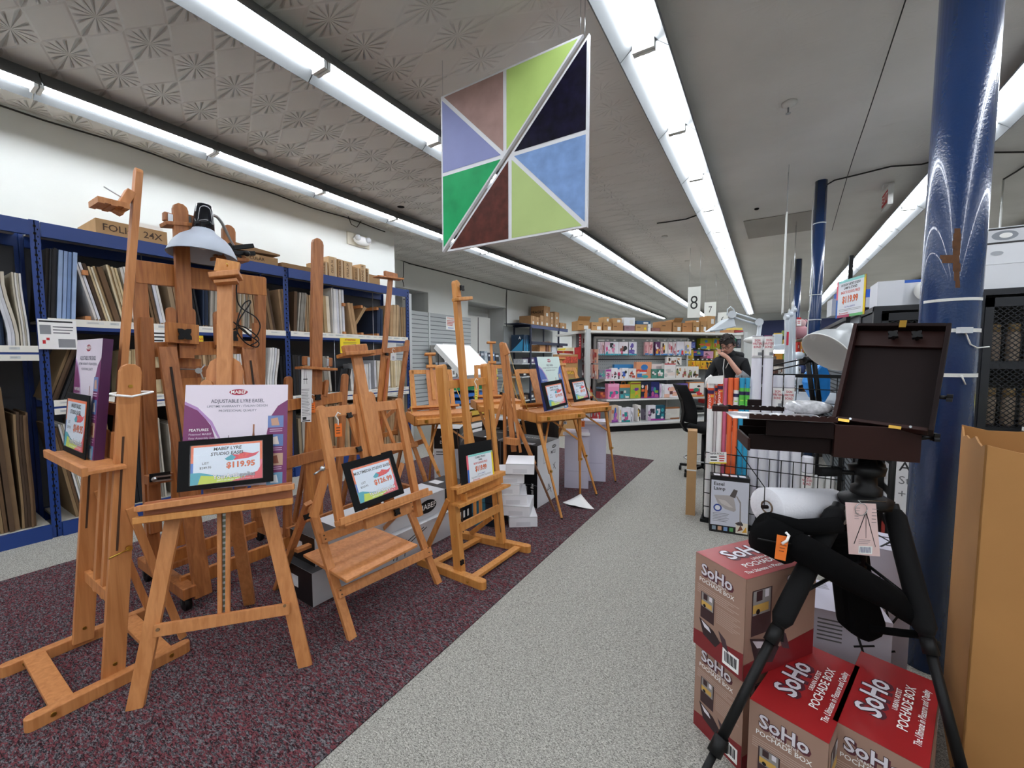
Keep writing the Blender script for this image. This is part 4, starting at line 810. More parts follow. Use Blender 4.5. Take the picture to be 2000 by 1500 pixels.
part(e, 'cross_bar', P(870, 752, .0), P(947, 744, .0), .055, .02, n, BEECHL); part(e, 'cross_bar', P(897, 1031, .03), P(974, 992, .03), .055, .02, n, BEECHL)
part(e, 'mast', P(920, 930, .04), P(889, 548, .04), .042, .038, n, BEECHL, False, True)
part(e, 'mast_clamp', P(893, 550, .06), P(896, 580, .06), .035, .02, n, BEECHL, True, False); obj('knob', knob(MB(), P(901, 563, .08), n, .024), None, e)
m = MB(); m.bar(P(889, 585, .1), P(917, 583, .1), .022, .06, n); obj('canvas_holder', m, BEECHL, e, bevel=.003)
m = MB(); m.bar(P(886, 955, .07), P(980, 921, .07), .016, .07, n); obj('tray', m, BEECHL, e, bevel=.002)
m = MB(); m.bar(P(893, 962, .10), P(986, 924, .10), .03, .014, n); obj('tray_lip', m, BEECHL, e, bevel=.002)
m = MB(); m.bar(P(894, 973, .03), P(981, 935, .03), .06, .012, n); obj('tray_back', m, BEECHL, e)
m = MB(); m.bar(P(889, 987, .07), P(990, 947, .07), .016, .07, n); obj('lower_tray', m, BEECHL, e, bevel=.002); m = MB(); m.bar(P(896, 990, .10), P(994, 948, .10), .022, .014, n); obj('tray_lip', m, BEECHL, e, bevel=.002)
part(e, 'tray_end', P(905, 963, .08), P(908, 985, .08), .012, .05, n, BEECHL)
part(e, 'rear_strut', P(876, 976, -.02), (-2.0, 2.04, .06), .035, .02, Y3, BEECHL); part(e, 'rear_strut', P(961, 1010, -.03), (-1.94, 2.5, .06), .035, .02, Y3, BEECHL)
for a in ((927, 975), (938, 972)): part(e, 'guide_bar', P(a[0], a[1], .0), P(a[0]+1, a[1]+42, .0), .016, .02, n, BEECHL)
for a in ((888, 1048), (972, 1052), (901, 1098)): obj('knob' if a[1] > 1090 else 'bolt', (knob(MB(), P(*a, .035), n, .02) if a[1] > 1090 else bolt(MB(), P(*a, .034), n)), None, e)
rt = price_sign(P(892, 871, .075), P(953, 854, .075), P(966, 932, .085), P(902, 953, .085), .05, ('CLASSIC STUDIO', 'EASEL'), 'List Price $249.99', '$119.99', 'price sheets reading $119.99 on black board, on the H-frame easel beside the grey aisle', style=1, inset=(.18, .02, .99, .72))
tagcard(0, 0, P(930, 742, .03), 'yellow price tag on white string on the H-frame easel by the aisle', col='e3dc55', h=.08, w=.02, hang=.06)
# ================================================================ HANGING ART, FRENCH EASELS, FLOOR BOXES
def hanging_art():
    y0 = 2.32; x0, x1, zt, zb = -2.03, -.95, 3.30, 2.215; cx, cz = (x0+x1)/2+.005, (zt+zb)/2+.0
    Wt = mat('dcdde0', .5); TL, TR, BL, BR = (x0, zt), (x1, zt), (x0, zb), (x1, zb); C = (cx, cz); TM = (cx, zt); BM = (cx, zb); LM = (x0, cz); RM = (x1, cz)
    g = .016
    def tri(m, pts, y, mt, ins=.0):
        c = V((sum(p[0] for p in pts)/3, 0, sum(p[1] for p in pts)/3)); q = []
        n = len(pts)
        for i in range(n):   # inset polygon so that the white ground shows as lines
            p = V((pts[i][0], 0, pts[i][1])); a = V((pts[i-1][0], 0, pts[i-1][1]))-p; b = V((pts[(i+1) % n][0], 0, pts[(i+1) % n][1]))-p
            a.normalize(); b.normalize(); s = max(.2, math.sin(a.angle(b))); d = (a+b); p = p+(a+b)*(ins/s); q.append(V((p.x, y, p.z)))
        m.add(q, [tuple(range(n))], mt); 
    def brush(c1, sc_, v, cm=None):
        return mat(c1, .5, name='brushed_paint', vary=v, scale=sc_, spec=.15)
    for nm, outline, tris, dy, lab, sh in (
        ('hanging_artwork', [TL, TR, BL], [(LM, C, TL, '8d93c0', 4, .06), (TL, C, TM, 'a3857e', 9, .12), (TM, C, TR, 'b5d077', 5, .05), (BL, C, LM, '1fa361', 5, .22)], 0, 'upper left triangular half of the hanging painted square, with green, mauve, pink-brown and lime wedges', (-g, g)),
        ('hanging_artwork', [TR, BR, BL], [(TR, C, RM, '0f0c22', 14, .7), (RM, C, BR, '7d9ccb', 14, .12), (BR, C, BM, 'b4c882', 4, .04), (BM, C, BL, '55281f', 16, .35)], .012, 'lower right triangular half of the hanging painted square, with near-black, blue, lime and maroon wedges', (g, -g))):
        rt = root(nm, (cx, y0+dy, zb), lab, 'hanging artwork'); sx, sz = sh
        m = MB(); m.prism([V((p[0]+sx, y0+dy, p[1]+sz*(0 if p in (TL, BR) else 0))) for p in outline], V((0, .022, 0))); obj('panel', m, Wt, rt)
        for a, b, c, col, sc_, v in tris:
            m = MB(); tri(m, [(p[0]+sx, p[1]) for p in (a, b, c)], y0+dy-.0015, brush(col, sc_, v), .013); obj('painted_wedge', m, None, rt)
        for px_, pz_ in ((outline[0][0]+sx+(.01 if sx < 0 else -.02), zt), (outline[1][0]+sx-.02, outline[1][1])) if sx < 0 else ((TR[0]+sx-.03, zt-.06),):
            obj('suspension_wire', MB().tube([(px_, y0+dy+.01, pz_), (px_, y0+dy+.01, CEIL)], .0015, 4, STEEL), STEEL, rt)
hanging_art()
# ---- french box easels
def french(name, c, ang, label, zb, feet, mast_top=None, lid=60, poster_fn=None, fold=False, h=.50):
    """c = centre of the box on the floor plan, ang = direction the artist side faces"""
    e = root(name, (c[0], c[1], 0), label, 'easel'); M = T(c[0], c[1], zb) @ rz(ang)   # local: x = width, -y = front (artist side)
    W_, D_, Hb = .56, .38, .085
    def lb(nm, a, b, mt=BEECHL, bev=.002): return obj(nm, MB().bb(a, b, mt, M), mt, e, bevel=bev)
    lb('box_side', (-W_/2, -D_/2, 0), (-W_/2+.012, D_/2, Hb)); lb('box_side', (W_/2-.012, -D_/2, 0), (W_/2, D_/2, Hb)); lb('box_front', (-W_/2, -D_/2, 0), (W_/2, -D_/2+.012, Hb)); lb('box_back', (-W_/2, D_/2-.012, 0), (W_/2, D_/2, Hb))
    lb('box_bottom', (-W_/2, -D_/2, 0), (W_/2, D_/2, .008)); lb('lid_leaf', (-W_/2, -D_/2-.002, Hb), (W_/2, D_/2-.06, Hb+.012), BEECH); lb('drawer', (-W_/2+.02, -D_/2-.05, .02), (W_/2-.02, -D_/2, .065), BEECHL)
    for x in (-.18, .18): obj('latch', MB().bb((x-.015, -D_/2-.056, .03), (x+.015, -D_/2-.05, .06), BRASS, M), BRASS, e)
    a = math.radians(lid); up = V((0, math.cos(a), math.sin(a))); nn = V((0, -math.sin(a), math.cos(a))); b0 = V((0, D_/2-.05, Hb+.01)); L = .42
    def P3(x, t, d=0): return M @ (b0+V((x, 0, 0))+up*t+nn*d)
    R3 = M.to_3x3(); nw = R3 @ nn
    for x in (-.2, .2): part(e, 'lid_stile', P3(x, 0), P3(x, L), .045, .014, nw, BEECHL)
    for t in (.03, L-.02): part(e, 'lid_rail', P3(-.2, t, .0), P3(.2, t, .0), .045, .014, nw, BEECHL)
    part(e, 'centre_slat', P3(0, .0, .008), P3(0, L, .008), .11, .012, nw, BEECH)
    if not fold:
        part(e, 'mast', P3(0, .1, .02), P3(0, L+h, .02), .032, .022, nw, BEECHL); part(e, 'mast_head', P3(-.055, L+h, .035), P3(.055, L+h, .035), .022, .05, nw, BEECHL)
        part(e, 'mast_collar', P3(-.05, L+.03, .025), P3(.05, L+.03, .025), .03, .04, nw, BEECHL)
    part(e, 'canvas_tray', P3(-.25, .03, .03), P3(.25, .03, .03), .02, .05, nw, BEECHL)
    for x in (-.2, .2):
        p = P3(x*1.12, L*.75); q = M @ V((x*1.35, -D_/2+.12, Hb*.6)); obj('brass_stay', MB().tube([p, q], .004, 5, BRASS), BRASS, e)
    hips = [M @ V((-.25, -D_/2+.03, .03)), M @ V((.25, -D_/2+.03, .03)), M @ V((0, D_/2-.02, .03))]
    for hp, ft in zip(hips, feet):
        ft = V((ft[0], ft[1], 0)); d = ft-hp; k1 = hp+d*.55
        lg = part(e, 'leg', hp, k1, .03, .022, M.to_3x3() @ V((0, 1, .2)), BEECHL, True); part(lg, 'leg_extension', hp+d*.5, ft+V((0, 0, .015)), .018, .016, M.to_3x3() @ V((0, 1, .2)), BEECHL)
        obj('rubber_foot', MB().tube([ft+V((0, 0, .02)), ft], .011, 8, BLACK), BLACK, lg); obj('wing_nut', knob(MB(), hp+d*.52+(M.to_3x3() @ V((0, -.02, 0))), M.to_3x3() @ V((0, -1, 0)), .012, BRASS), BRASS, lg)
    q = hips[0]*.5+hips[1]*.5
    for hp, ft in ((hips[0], feet[0]), (hips[1], feet[1])):
        p = hp+(V((ft[0], ft[1], 0))-hp)*.3; part(e, 'brace', p, M @ V((0, 0, .0)), .018, .012, M.to_3x3() @ V((0, 1, 0)), BEECHL)
    return e, P3, M
e11, P11, M11 = french('box_easel', (-1.82, 3.62), 62, 'beech french box easel by the aisle end, holding the blue-edged poster', .84, [onz(1097, 1015)[:2], onz(1133, 968)[:2], (-2.12, 4.12)], lid=66, fold=True)
e12, P12, M12 = french('box_easel', (-1.78, 4.28), 66, 'beech french box easel behind the blue-edged poster, with an orange tag', .84, [onz(1165, 968)[:2], onz(1202, 942)[:2], (-2.3, 4.4)], lid=66, h=.10)
french('box_easel', (-2.72, 3.0), 58, 'beech french box easel standing left of the H-frame easel by the aisle', .82, [(-2.35, 2.82), (-2.3, 3.2), (-3.1, 3.25)], lid=72, h=.16)
french('box_easel', (-2.75, 4.05), 48, 'beech french box easel with tall slim mast in front of the slatwall', .84, [(-2.4, 3.8), (-2.35, 4.25), (-3.1, 4.3)], lid=78, h=.28)
# long table leaf of the extended box easel
MT = T(-2.45, 3.72, .86) @ rz(62-90)
obj('easel_side_table', MB().bb((-.35, -.22, .0), (.32, .22, .06), BEECHL, T(-2.32, 3.78, .845) @ rz(-10)), BEECHL, label='pale wooden side box resting open left of the poster easel', cat='easel box', bevel=.003)
# its poster and signs
BLU1 = mat('3f57a8', .4); MINT = mat('d3e4dc', .4)
tl, tr, br, bl = onx(1038, 697, -1.86), onx(1084, 692, -1.86), None, None
PB = PL((-1.72, 3.38), (-1.66, 3.88), 12); PB.A = V((-1.70, 3.42, .92))
poster(PB(1038, 697), PB(1083, 693), PB(1110, 795, .01), PB(1068, 803, .01), .03, 'pale mint poster with blue edge on the box easel by the aisle', cA=mat('4a64ae', .4), cB=MINT, side=mat('27356e', .4), full=False)
price_sign(PB(1056, 748, .02), PB(1094, 742, .02), PB(1109, 790, .03), PB(1069, 801, .03), .1, ('MABEF TRAVEL', 'SKETCH EASEL'), '$299.95', '$199.95', 'black-bordered price sheet below the mint poster', inset=(.14, .1, .9, .86))
PC = PL((-1.66, 4.05), (-1.6, 4.5), 14); PC.A = V((-1.66, 4.08, .92))
price_sign(PC(1106, 742), PC(1136, 738), PC(1152, 779, .01), PC(1122, 786, .01), .1, ('STANDARD HALF SIZE', 'FRENCH EASEL'), '$149.95', '$89.95', 'black-bordered price sheet on the rearmost box easel', inset=(.16, .1, .9, .86))
tagcard(0, 0, onz(1139, 806, .82), 'orange price tag on a long white string under the rearmost box easel', h=.07, hang=.09)
tagcard(0, 0, onz(1104, 812, .82), 'white looped string tag under the poster easel', h=.03, hang=.06, col='e8e8ea')
# slim tripod easel E10
e = root('tripod_easel', (-1.95, 3.55, 0), 'slim beech tripod easel whose long leg crosses the black cartons', 'easel')
tq = ony(980, 668, 3.25); f1 = onz(1084, 1000); f2 = V((-2.4, 3.12, 0)); f3 = V((-2.13, 3.30, 0))
part(e, 'mast', V((tq.x, tq.y, tq.z)), V((tq.x+.12, tq.y+.03, .55)), .05, .03, (-Y3+X3*.3), BEECH, True)
part(e, 'mast_rail', V((tq.x+.05, tq.y, tq.z-.05)), V((tq.x+.19, tq.y+.03, .55)), .022, .03, (-Y3+X3*.3), BEECH)
hp = ony(985, 768, 3.25); part(e, 'leg', hp, hp.lerp(f1, .6), .035, .022, (-Y3), BEECH); part(e, 'leg_extension', hp.lerp(f1, .55), f1, .018, .016, -Y3, mat('7a5236', .5))
part(e, 'leg', hp, f2, .03, .02, -Y3, BEECH); part(e, 'leg', hp, f3, .03, .02, -Y3, BEECH); m = MB(); m.bar(V((tq.x+.02, tq.y-.01, tq.z-.02)), V((tq.x+.07, tq.y-.01, tq.z-.12)), .06, .03, -Y3); obj('canvas_clamp', m, BEECH, e, bevel=.003)
m = MB(); m.bar(V((tq.x+.06, tq.y-.03, .66)), V((tq.x+.2, tq.y-.03, .66)), .05, .06, Z3); obj('tray', m, BEECH, e, bevel=.002)
obj('knob', knob(MB(), hp+V((-.02, -.02, 0)), -Y3, .018), None, e)
# ---- cartons on the purple carpet
def fbox(name, p, ang, d, m, label, cat='box', group=None, deco=None, bevel=.003, lid=None):
    M = T(*p) @ rz(ang); mb = MB(); mb.box((0, 0, d[2]/2), d, m, M)
    if deco: deco(mb, M, d)
    return obj(name, mb, m, label=label, cat=cat, group=group)
def face(M, d, side, lift=.001):   # matrix of a face: x to the right, y up, seen from outside
    x, y = d[0]/2, d[1]/2
    return {'f': M @ frame((-x, -y-lift, 0), (1, 0, 0), (0, 0, 1)), 'r': M @ frame((x+lift, -y, 0), (0, 1, 0), (0, 0, 1)), 'b': M @ frame((x, y+lift, 0), (-1, 0, 0), (0, 0, 1)), 'l': M @ frame((-x-lift, y, 0), (0, -1, 0), (0, 0, 1)), 't': M @ frame((-x, -y, d[2]+lift), (1, 0, 0), (0, 1, 0))}[side]
def rect(mb, F, x0, y0, x1, y1, m, z=0): mb.add([F @ V((x0, y0, z)), F @ V((x1, y0, z)), F @ V((x1, y1, z)), F @ V((x0, y1, z))], [(0, 1, 2, 3)], m)
BOXB = mat('131314', .35); BOXT = mat('3a3b3d', .45); BOXW = mat('d9dadd', .5)
def m22(mb, M, d):
    F = face(M, d, 'r'); rect(mb, F, 0, 0, d[1], d[2], BOXW)
    rect(mb, F, d[1]*.26, d[2]*.67, d[1]*.46, d[2]*.9, mat('b9bac0', .5), .0003); rect(mb, F, d[1]*.28, d[2]*.69, d[1]*.44, d[2]*.88, BOXW, .0006)
    el = [(d[1]*(.74+.1*math.cos(2*math.pi*k/20)), d[2]*(.9+.028*math.sin(2*math.pi*k/20))) for k in range(20)]; mb.add([F @ V((x, y, .0005)) for x, y in el], [tuple(range(20))], BLACK)
    mb.text('MABEF', .022, F @ T(d[1]*.74, d[2]*.9, .001), PAPER, .005, 'CENTER'); mb.text('M/22', .05, F @ T(d[1]*.7, d[2]*.81, .001), INK, .005, 'CENTER')
    for (a, b) in (((.4, .12), (.5, .3)), ((.5, .3), (.62, .14)), ((.45, .2), (.6, .22)), ((.72, .52), (.8, .62)), ((.7, .6), (.82, .5))):
        mb.bar(F @ V((a[0]*d[1], a[1]*d[2], .001)), F @ V((b[0]*d[1], b[1]*d[2], .001)), .006, .0008, (1, 0, 0), INK)
    F = face(M, d, 'f'); rect(mb, F, 0, 0, d[0], d[2], BOXB); rect(mb, F, 0, d[2]*.36, d[0], d[2]*.364, GREYP, .0004); rect(mb, F, d[0]*.48, 0, d[0]*.49, d[2]*.3, GREYP, .0004); rect(mb, F, d[0]*.05, d[2]*.45, d[0]*.06, d[2], GREYP, .0004)
    for i, (s, sz) in enumerate((('M/22', .055), ('Cassetta a cavalletto', .028), ('Easel Sketch Box', .04))): mb.text(s, sz, F @ T(d[0]*(.58+.15*i), d[2]*.02, .001) @ rz(90), PAPER, .008, 'LEFT', .2, .8)
    F = face(M, d, 't'); rect(mb, F, 0, 0, d[0], d[1], BOXT); rect(mb, F, d[0]*.55, d[1]*.05, d[0]*.85, d[1]*.2, BOXW, .0005); mb.text('MABEF', .05, F @ T(d[0]*.5, d[1]*.7, .001), PAPER, .01, 'CENTER', sx=1.3)
c = onz(1052, 995)   # nearest corner
fbox('easel_carton', (c.x-.235, c.y+.23, .008), -1, (.45, .46, .60), BOXB, 'black and white easel carton marked M/22, nearest the aisle', deco=m22, group='black easel cartons')
fbox('easel_carton', (c.x-.70, c.y+.26, .008), -1, (.44, .46, .61), BOXB, 'black M/22 easel carton left of the nearest one', deco=m22, group='black easel cartons')
# tall lilac-white boxes near the end of the carpet
LIL = mat('cfcbdc', .5)
def flap(mb, M, d):
    mb.bb((-d[0]/2-.02, -d[1]/2-.03, d[2]-.03), (d[0]/2+.01, -d[1]/2, d[2]+.002), mat('e4e3ea', .5), M)
    F = face(M, d, 'f'); rect(mb, F, d[0]*.1, d[2]*.3, d[0]*.9, d[2]*.31, mat('bbb6ca', .5))
q = onz(1100, 960)
fbox('tall_carton', (onz(1120, 960).x-.05, onz(1120, 960).y+.2, .008), 22, (.26, .22, .62), LIL, 'tall pale lilac carton behind the poster easel legs, the nearer one', deco=flap, group='tall lilac cartons')
fbox('tall_carton', (onz(1150, 945).x-.03, onz(1150, 945).y+.2, .008), 22, (.29, .22, .70), LIL, 'tall pale lilac carton behind the poster easel legs, the farther one', deco=flap, group='tall lilac cartons')
# framed dark painting leaning behind cartons
z0 = .008
card('framed_painting', [ony(1015, 822, 4.35), ony(1090, 822, 4.35), V((ony(1090, 880, 4.3).x, 4.25, .01)), V((ony(1015, 880, 4.3).x, 4.25, .01))], mat('2b2622', .6), [patch(.04, .04, .96, .96, mat('1c1815', .6), .001), poly([(.5, .1), (.58, .55), (.64, .62), (.7, .55), (.78, .3), (.95, .2), (.9, .1)], mat('cfcac4', .6), .0015), poly([(.6, .62), (.66, .8), (.72, .74), (.7, .6)], mat('8a5a48', .6), .0016)], 'dark framed painting with a pale figure leaning behind the box easels', 'painting', th=.03)
# jackson boxes
def jack(mb, M, d):
    for s in 'fr':
        F = face(M, d, s); wd = d[0] if s == 'f' else d[1]; rect(mb, F, 0, d[2]*.62, wd, d[2], BOXB)
        mb.text('art collection', .035, F @ T(wd*.5, d[2]*.85, .001), PAPER, .008, 'CENTER', .3, .8); mb.text('DURBAN', .05, F @ T(wd*.5, d[2]*.74, .001), PAPER, .01, 'CENTER', 0, .8)
        rect(mb, F, wd*.08, d[2]*.55, wd*.6, d[2]*.565, INK); rect(mb, F, wd*.08, d[2]*.5, wd*.75, d[2]*.515, INK)
        if s == 'f':
            for a, b in (((.4, .02), (.52, .42)), ((.62, .02), (.52, .42)), ((.52, .1), (.52, .46)), ((.45, .2), (.6, .2)), ((.46, .24), (.59, .24))): mb.bar(F @ V((a[0]*wd, a[1]*d[2], .001)), F @ V((b[0]*wd, b[1]*d[2], .001)), .012, .001, (0, 1, 0), INK)
    F = face(M, d, 't'); rect(mb, F, 0, 0, d[0], d[1], mat('bdbdbd', .5))
c = onz(845, 945)
fbox('tripod_carton', (-3.20, 3.72, .0), 28, (.3, .3, .62), BOXW, 'white carton with black printed top and an easel picture, behind the aisle easel', deco=jack)
fbox('tripod_carton', (-2.95, 4.35, .0), 20, (.3, .3, .66), BOXW, 'matching white and black carton seen between the easel uprights further back', deco=jack)
# long white and black MABEF cartons stacked under the easels
def mab(mb, M, d, top=False):
    F = face(M, d, 'r'); L_ = d[1]; rect(mb, F, L_*.80, 0, L_, d[2], BOXB, .0002)
    for k in range(4): rect(mb, F, L_*(.84+.035*k), d[2]*.45, L_*(.855+.035*k), d[2]*.75, PAPER, .0005)
    if top:
        el = [(L_*(.66+.07*math.cos(2*math.pi*k/20)), d[2]*(.5+.3*math.sin(2*math.pi*k/20))) for k in range(20)]; mb.add([F @ V((x, y, .0005)) for x, y in el], [tuple(range(20))], BLACK); mb.text('MABEF', .06, F @ T(L_*.66, d[2]*.5, .001), PAPER, .01, 'CENTER')
    else:
        for a, b in (((.42, .1), (.44, .8)), ((.47, .1), (.48, .7)), ((.44, .5), (.6, .85)), ((.5, .5), (.62, .8)), ((.40, .15), (.42, .6)), ((.58, .2), (.59, .75))): mb.bar(F @ V((a[0]*L_, a[1]*d[2], .001)), F @ V((b[0]*L_, b[1]*d[2], .001)), .006, .001, (1, 0, 0), INK)
    F = face(M, d, 'f'); rect(mb, F, 0, 0, d[0], d[2], BOXB); rect(mb, F, d[0]*.1, d[2]*.35, d[0]*.5, d[2]*.7, BOXW, .0004)
    F = face(M, d, 't'); rect(mb, F, 0, L_*.8, d[0], L_, BOXT, .0003); rect(mb, F, d[0]*.1, L_*.84, d[0]*.5, L_*.9, BOXW, .0006); rect(mb, F, 0, 0, d[0], L_*.12, BOXT, .0003)
    mb.text('Lyre Easel', .09, F @ T(d[0]*.5, L_*.3, .001) @ rz(90), INK, .005, 'CENTER', .2)
BOXG = mat('c9cbcf', .45)
fbox('long_carton', (-2.30, 2.05, .008), -2, (.30, 1.45, .2), BOXG, 'long white easel carton with line drawing, lower of the two under the seat easel', deco=lambda a, b, c: mab(a, b, c), group='long easel cartons')
fbox('long_carton', (-2.34, 2.07, .209), -2, (.27, 1.38, .17), BOXG, 'long white easel carton with black ends lying on the line-drawing carton', deco=lambda a, b, c: mab(a, b, c, True), group='long easel cartons')
# A-branded blue boxes and white paper cartons behind the H-frame easel
TEALB = mat('2c6a80', .45); NVB = mat('16222f', .4)
def abox(mb, M, d):
    F = face(M, d, 'r'); rect(mb, F, 0, 0, d[1], d[2], NVB); rect(mb, F, d[1]*.35, d[2]*.1, d[1]*.8, d[2]*.9, TEALB, .0004); mb.text('A', d[2]*.6, F @ T(d[1]*.2, d[2]*.5, .001), PAPER, .02, 'CENTER')
    F = face(M, d, 'f'); rect(mb, F, 0, 0, d[0], d[2], NVB); rect(mb, F, d[0]*.3, 0, d[0]*.7, d[2], TEALB, .0004)
for i in range(4):
    fbox('blue_carton', (-2.12+.01*i, 2.95, .008+.105*i), 20-3*i, (.30, .42, .10), NVB, 'navy and teal flat carton behind the H-frame easel, %s from the floor' % ordn(i), deco=abox, group='flat navy cartons')
WC = mat('e3e3e6', .55)
for i in range(6):
    a = (8, -6, 5, -4, 12, 0)[i]; ox = (.03, .0, -.05, -.09, -.09, .02)[i]
    def seam(mb, M, d): 
        F = face(M, d, 'f'); rect(mb, F, d[0]*.25, d[2]*.1, d[0]*.75, d[2]*.5, mat('d2d2d6', .6)); rect(mb, F, 0, d[2]*.93, d[0], d[2]*.95, GREYP, .0002)
        F = face(M, d, 'r'); rect(mb, F, d[1]*.2, d[2]*.15, d[1]*.8, d[2]*.6, mat('d2d2d6', .6))
    fbox('paper_carton', (-1.83+ox, 3.04+ox*.3, .008+.091*i), 28+a, (.24, .30, .088), WC, 'crumpled white paper carton, %s from the bottom of the stack by the black cartons' % ordn(i), deco=seam, group='white paper cartons')
fbox('paper_carton', (-2.52, 2.78, .382), 10, (.26, .34, .10), WC, 'white paper carton lying on the long carton left of the H-frame easel', group='white paper cartons') if False else None
# sheet of paper on the carpet
pp = [onz(1098, 976, .01), onz(1124, 992, .012), onz(1160, 990, .012), onz(1134, 968, .03)]
m = MB(); a, b, c, d = onz(1099, 977, .03), onz(1122, 993, .009), onz(1161, 990, .03), onz(1134, 969, .012)
gr = []
for i in range(7):
    for j in range(7):
        u, v = i/6, j/6; p = a*(1-u)*(1-v)+b*u*(1-v)+c*u*v+d*(1-u)*v; p.z = .009+.03*abs(v-u)**2; gr.append(p)
m.add(gr, [(i*7+j, (i+1)*7+j, (i+1)*7+j+1, i*7+j+1) for i in range(6) for j in range(6)], PAPER, True); o = obj('paper_sheet', m, PAPER, label='white sheet of paper curling on the burgundy carpet at the aisle edge', cat='paper'); sm_ = o.modifiers.new('thick', 'SOLIDIFY'); sm_.thickness = .0006
# ================================================================ FAR LEFT WALL: slatwall, display units, second rack, toy gondola
SLAT = mat('b4b8b8', .6); 
m = MB(); m.bb((WX2+.005, 6.12, .15), (WX2+.03, 8.9, 2.50)); 
g_ = mat('5c6062', .7)
for k in range(23): m.bb((WX2+.03, 6.12, .2+.1*k), (WX2+.0315, 8.9, .215+.1*k), g_)
m.bb((WX2+.03, 7.26, .15), (WX2+.05, 7.31, 2.5), LGREY)
obj('slatwall_panel', m, SLAT, label='grey slatwall on the rear wall between the two recesses', cat='wall panel')
m = MB(); m.bb((WX2+.005, 8.9, .15), (WX2+.03, 11.0, 1.45)); 
for k in range(12): m.bb((WX2+.03, 8.9, .2+.1*k), (WX2+.0315, 11.0, .215+.1*k), g_)
obj('slatwall_panel', m, SLAT, label='lower grey slatwall panel below the second recess', cat='wall panel')
obj('slatwall_panel', MB().bb((WX2+.005, 10.78, .15), (WX2+.03, 11.4, 2.45)), SLAT, label='narrow grey slatwall strip right of the second recess', cat='wall panel')
obj('grey_post', MB().bb((-5.02, 4.72, 0), (-4.9, 4.80, 2.46)).bb((-4.99, 4.715, 2.36), (-4.97, 4.72, 2.38), BLACK), LGREY, label='pale grey metal post at the right end of the rack', cat='post')
p = onx(868, 637, WX2+.04); a = [onx(x, y, WX2+.04) for x, y in ((871, 618), (890, 620), (890, 645), (871, 643))]
card('wall_notice', [V((a[0].x, a[0].y, a[0].z)), V((a[0].x, a[1].y, a[0].z)), V((a[0].x, a[1].y, a[2].z)), V((a[0].x, a[0].y, a[2].z))], PAPER, [textlines(.1, .8, .9, .95, 2, ORNG), textlines(.1, .3, .9, .75, 4, mat('d05a40', .6), .5), textlines(.2, .08, .8, .2, 1, mat('4a6ad0', .6))], 'white notice with orange lettering on the slatwall', 'notice')
def shelfx(y0, y1, z, x0=WX2+.03, x1=-6.55, m=None, label='', cat='shelf'):
    return obj('display_shelf', MB().bb((x0, y0, z-.03), (x1, y1, z)).bb((x1, y0, z-.05), (x1+.01, y1, z+.01), GREYP), m or mat('6d7072', .6), label=label, cat=cat)
def zof(px, py, x): return onx(px, py, x).z
zA = zof(880, 708, -6.55); zB = zof(880, 738, -6.55); zC = zof(880, 790, -6.55); zD = zof(960, 680, -6.55)
yA0, yA1 = y_at(850, -6.55, zA), y_at(930, -6.55, zA)
shelfx(yA0, yA1, zA, label='grey display ledge holding the framed prints'); shelfx(yA0, yA1+1.6, zB, label='second grey ledge with small framed prints'); shelfx(yA0+.2, yA1+.3, zC, label='lowest grey ledge with the unframed print')
zD = zof(960, 707, -6.55); shelfx(y_at(932, -6.55, zD), y_at(1000, -6.55, zD), zD, label='grey ledge holding books under the second recess')
def leaning(name, px0, px1, z, hgt, x, mt, deco, label, cat, ang=8, th=.015):
    y0, y1 = y_at(px0, x, z), y_at(px1, x, z); s = math.sin(math.radians(ang)); c = math.cos(math.radians(ang))
    return card(name, [V((x-hgt*s, y0, z+.001+hgt*c)), V((x-hgt*s, y1, z+.001+hgt*c)), V((x, y1, z+.001)), V((x, y0, z+.001))], mt, deco, label, cat, th=th)
pic = [patch(.28, .28, .72, .76, mat('9a9890', .6), .001), poly([(.35, .3), (.45, .7), (.55, .5), (.68, .72), (.62, .3)], mat('5e5a56', .6), .0015)]
for i in range(4): leaning('framed_print', 846+6*i, 852+6*i+8, zA, .42, -6.62+.0*i, mat('77736c', .6), [], 'grey-edged frame in the upright row left of the white framed print, %s from the left' % ordn(i), 'frame', 12, .02)
leaning('framed_print', 869, 893, zA, .46, -6.58, WHITE, pic, 'larger white framed print on the ledge', 'frame'); leaning('framed_print', 908, 925, zA, .34, -6.58, WHITE, pic, 'smaller white framed print right of the aisle easel mast', 'frame')
for i, (a, b, h_) in enumerate(((872, 880, .2), (882, 892, .24), (894, 906, .28), (912, 918, .2))): leaning('framed_print', a, b, zB, h_, -6.6, mat('57544f' if i % 2 else 'b9b6b0', .6), [patch(.1, .08, .9, .92, WHITE, .001), patch(.3, .3, .7, .7, mat('77736c', .6), .0015)], '%s small framed print from the left on the second ledge' % ordn(i), 'frame')
leaning('unframed_print', 872, 895, zC, .42, -6.58, WHITE, pic+[poly([(0, .7), (.3, .95), (.25, .6)], mat('ef8fa8', .6), .002)], 'white print with a pink corner on the lowest ledge', 'print')
for i, (a, b, h_, c) in enumerate(((934, 939, .2, '7a2d2d'), (940, 946, .3, '5d6a75'), (947, 953, .3, 'a9b4bb'), (954, 960, .26, '2a3040'), (961, 967, .28, '3e5878'), (968, 975, .24, '1f2024'), (990, 997, .34, 'dfe0e2'))):
    leaning('book', a, b, zD, h_, -6.62, mat(c, .5, vary=.3, scale=30), [patch(.1, .6, .9, .8, mat('c8ccd2', .6), .001)], '%s coloured book from the left on the ledge below the second recess' % ordn(i), 'book', 4, .04)
leaning('book', 961, 973, zD-.5, .42, -6.56, mat('e2d64a', .5), [patch(.15, .1, .85, .6, mat('8a8472', .6), .001), textlines(.1, .75, .9, .95, 2, RED, .5)], 'bright yellow art book beside the aisle easel', 'book')
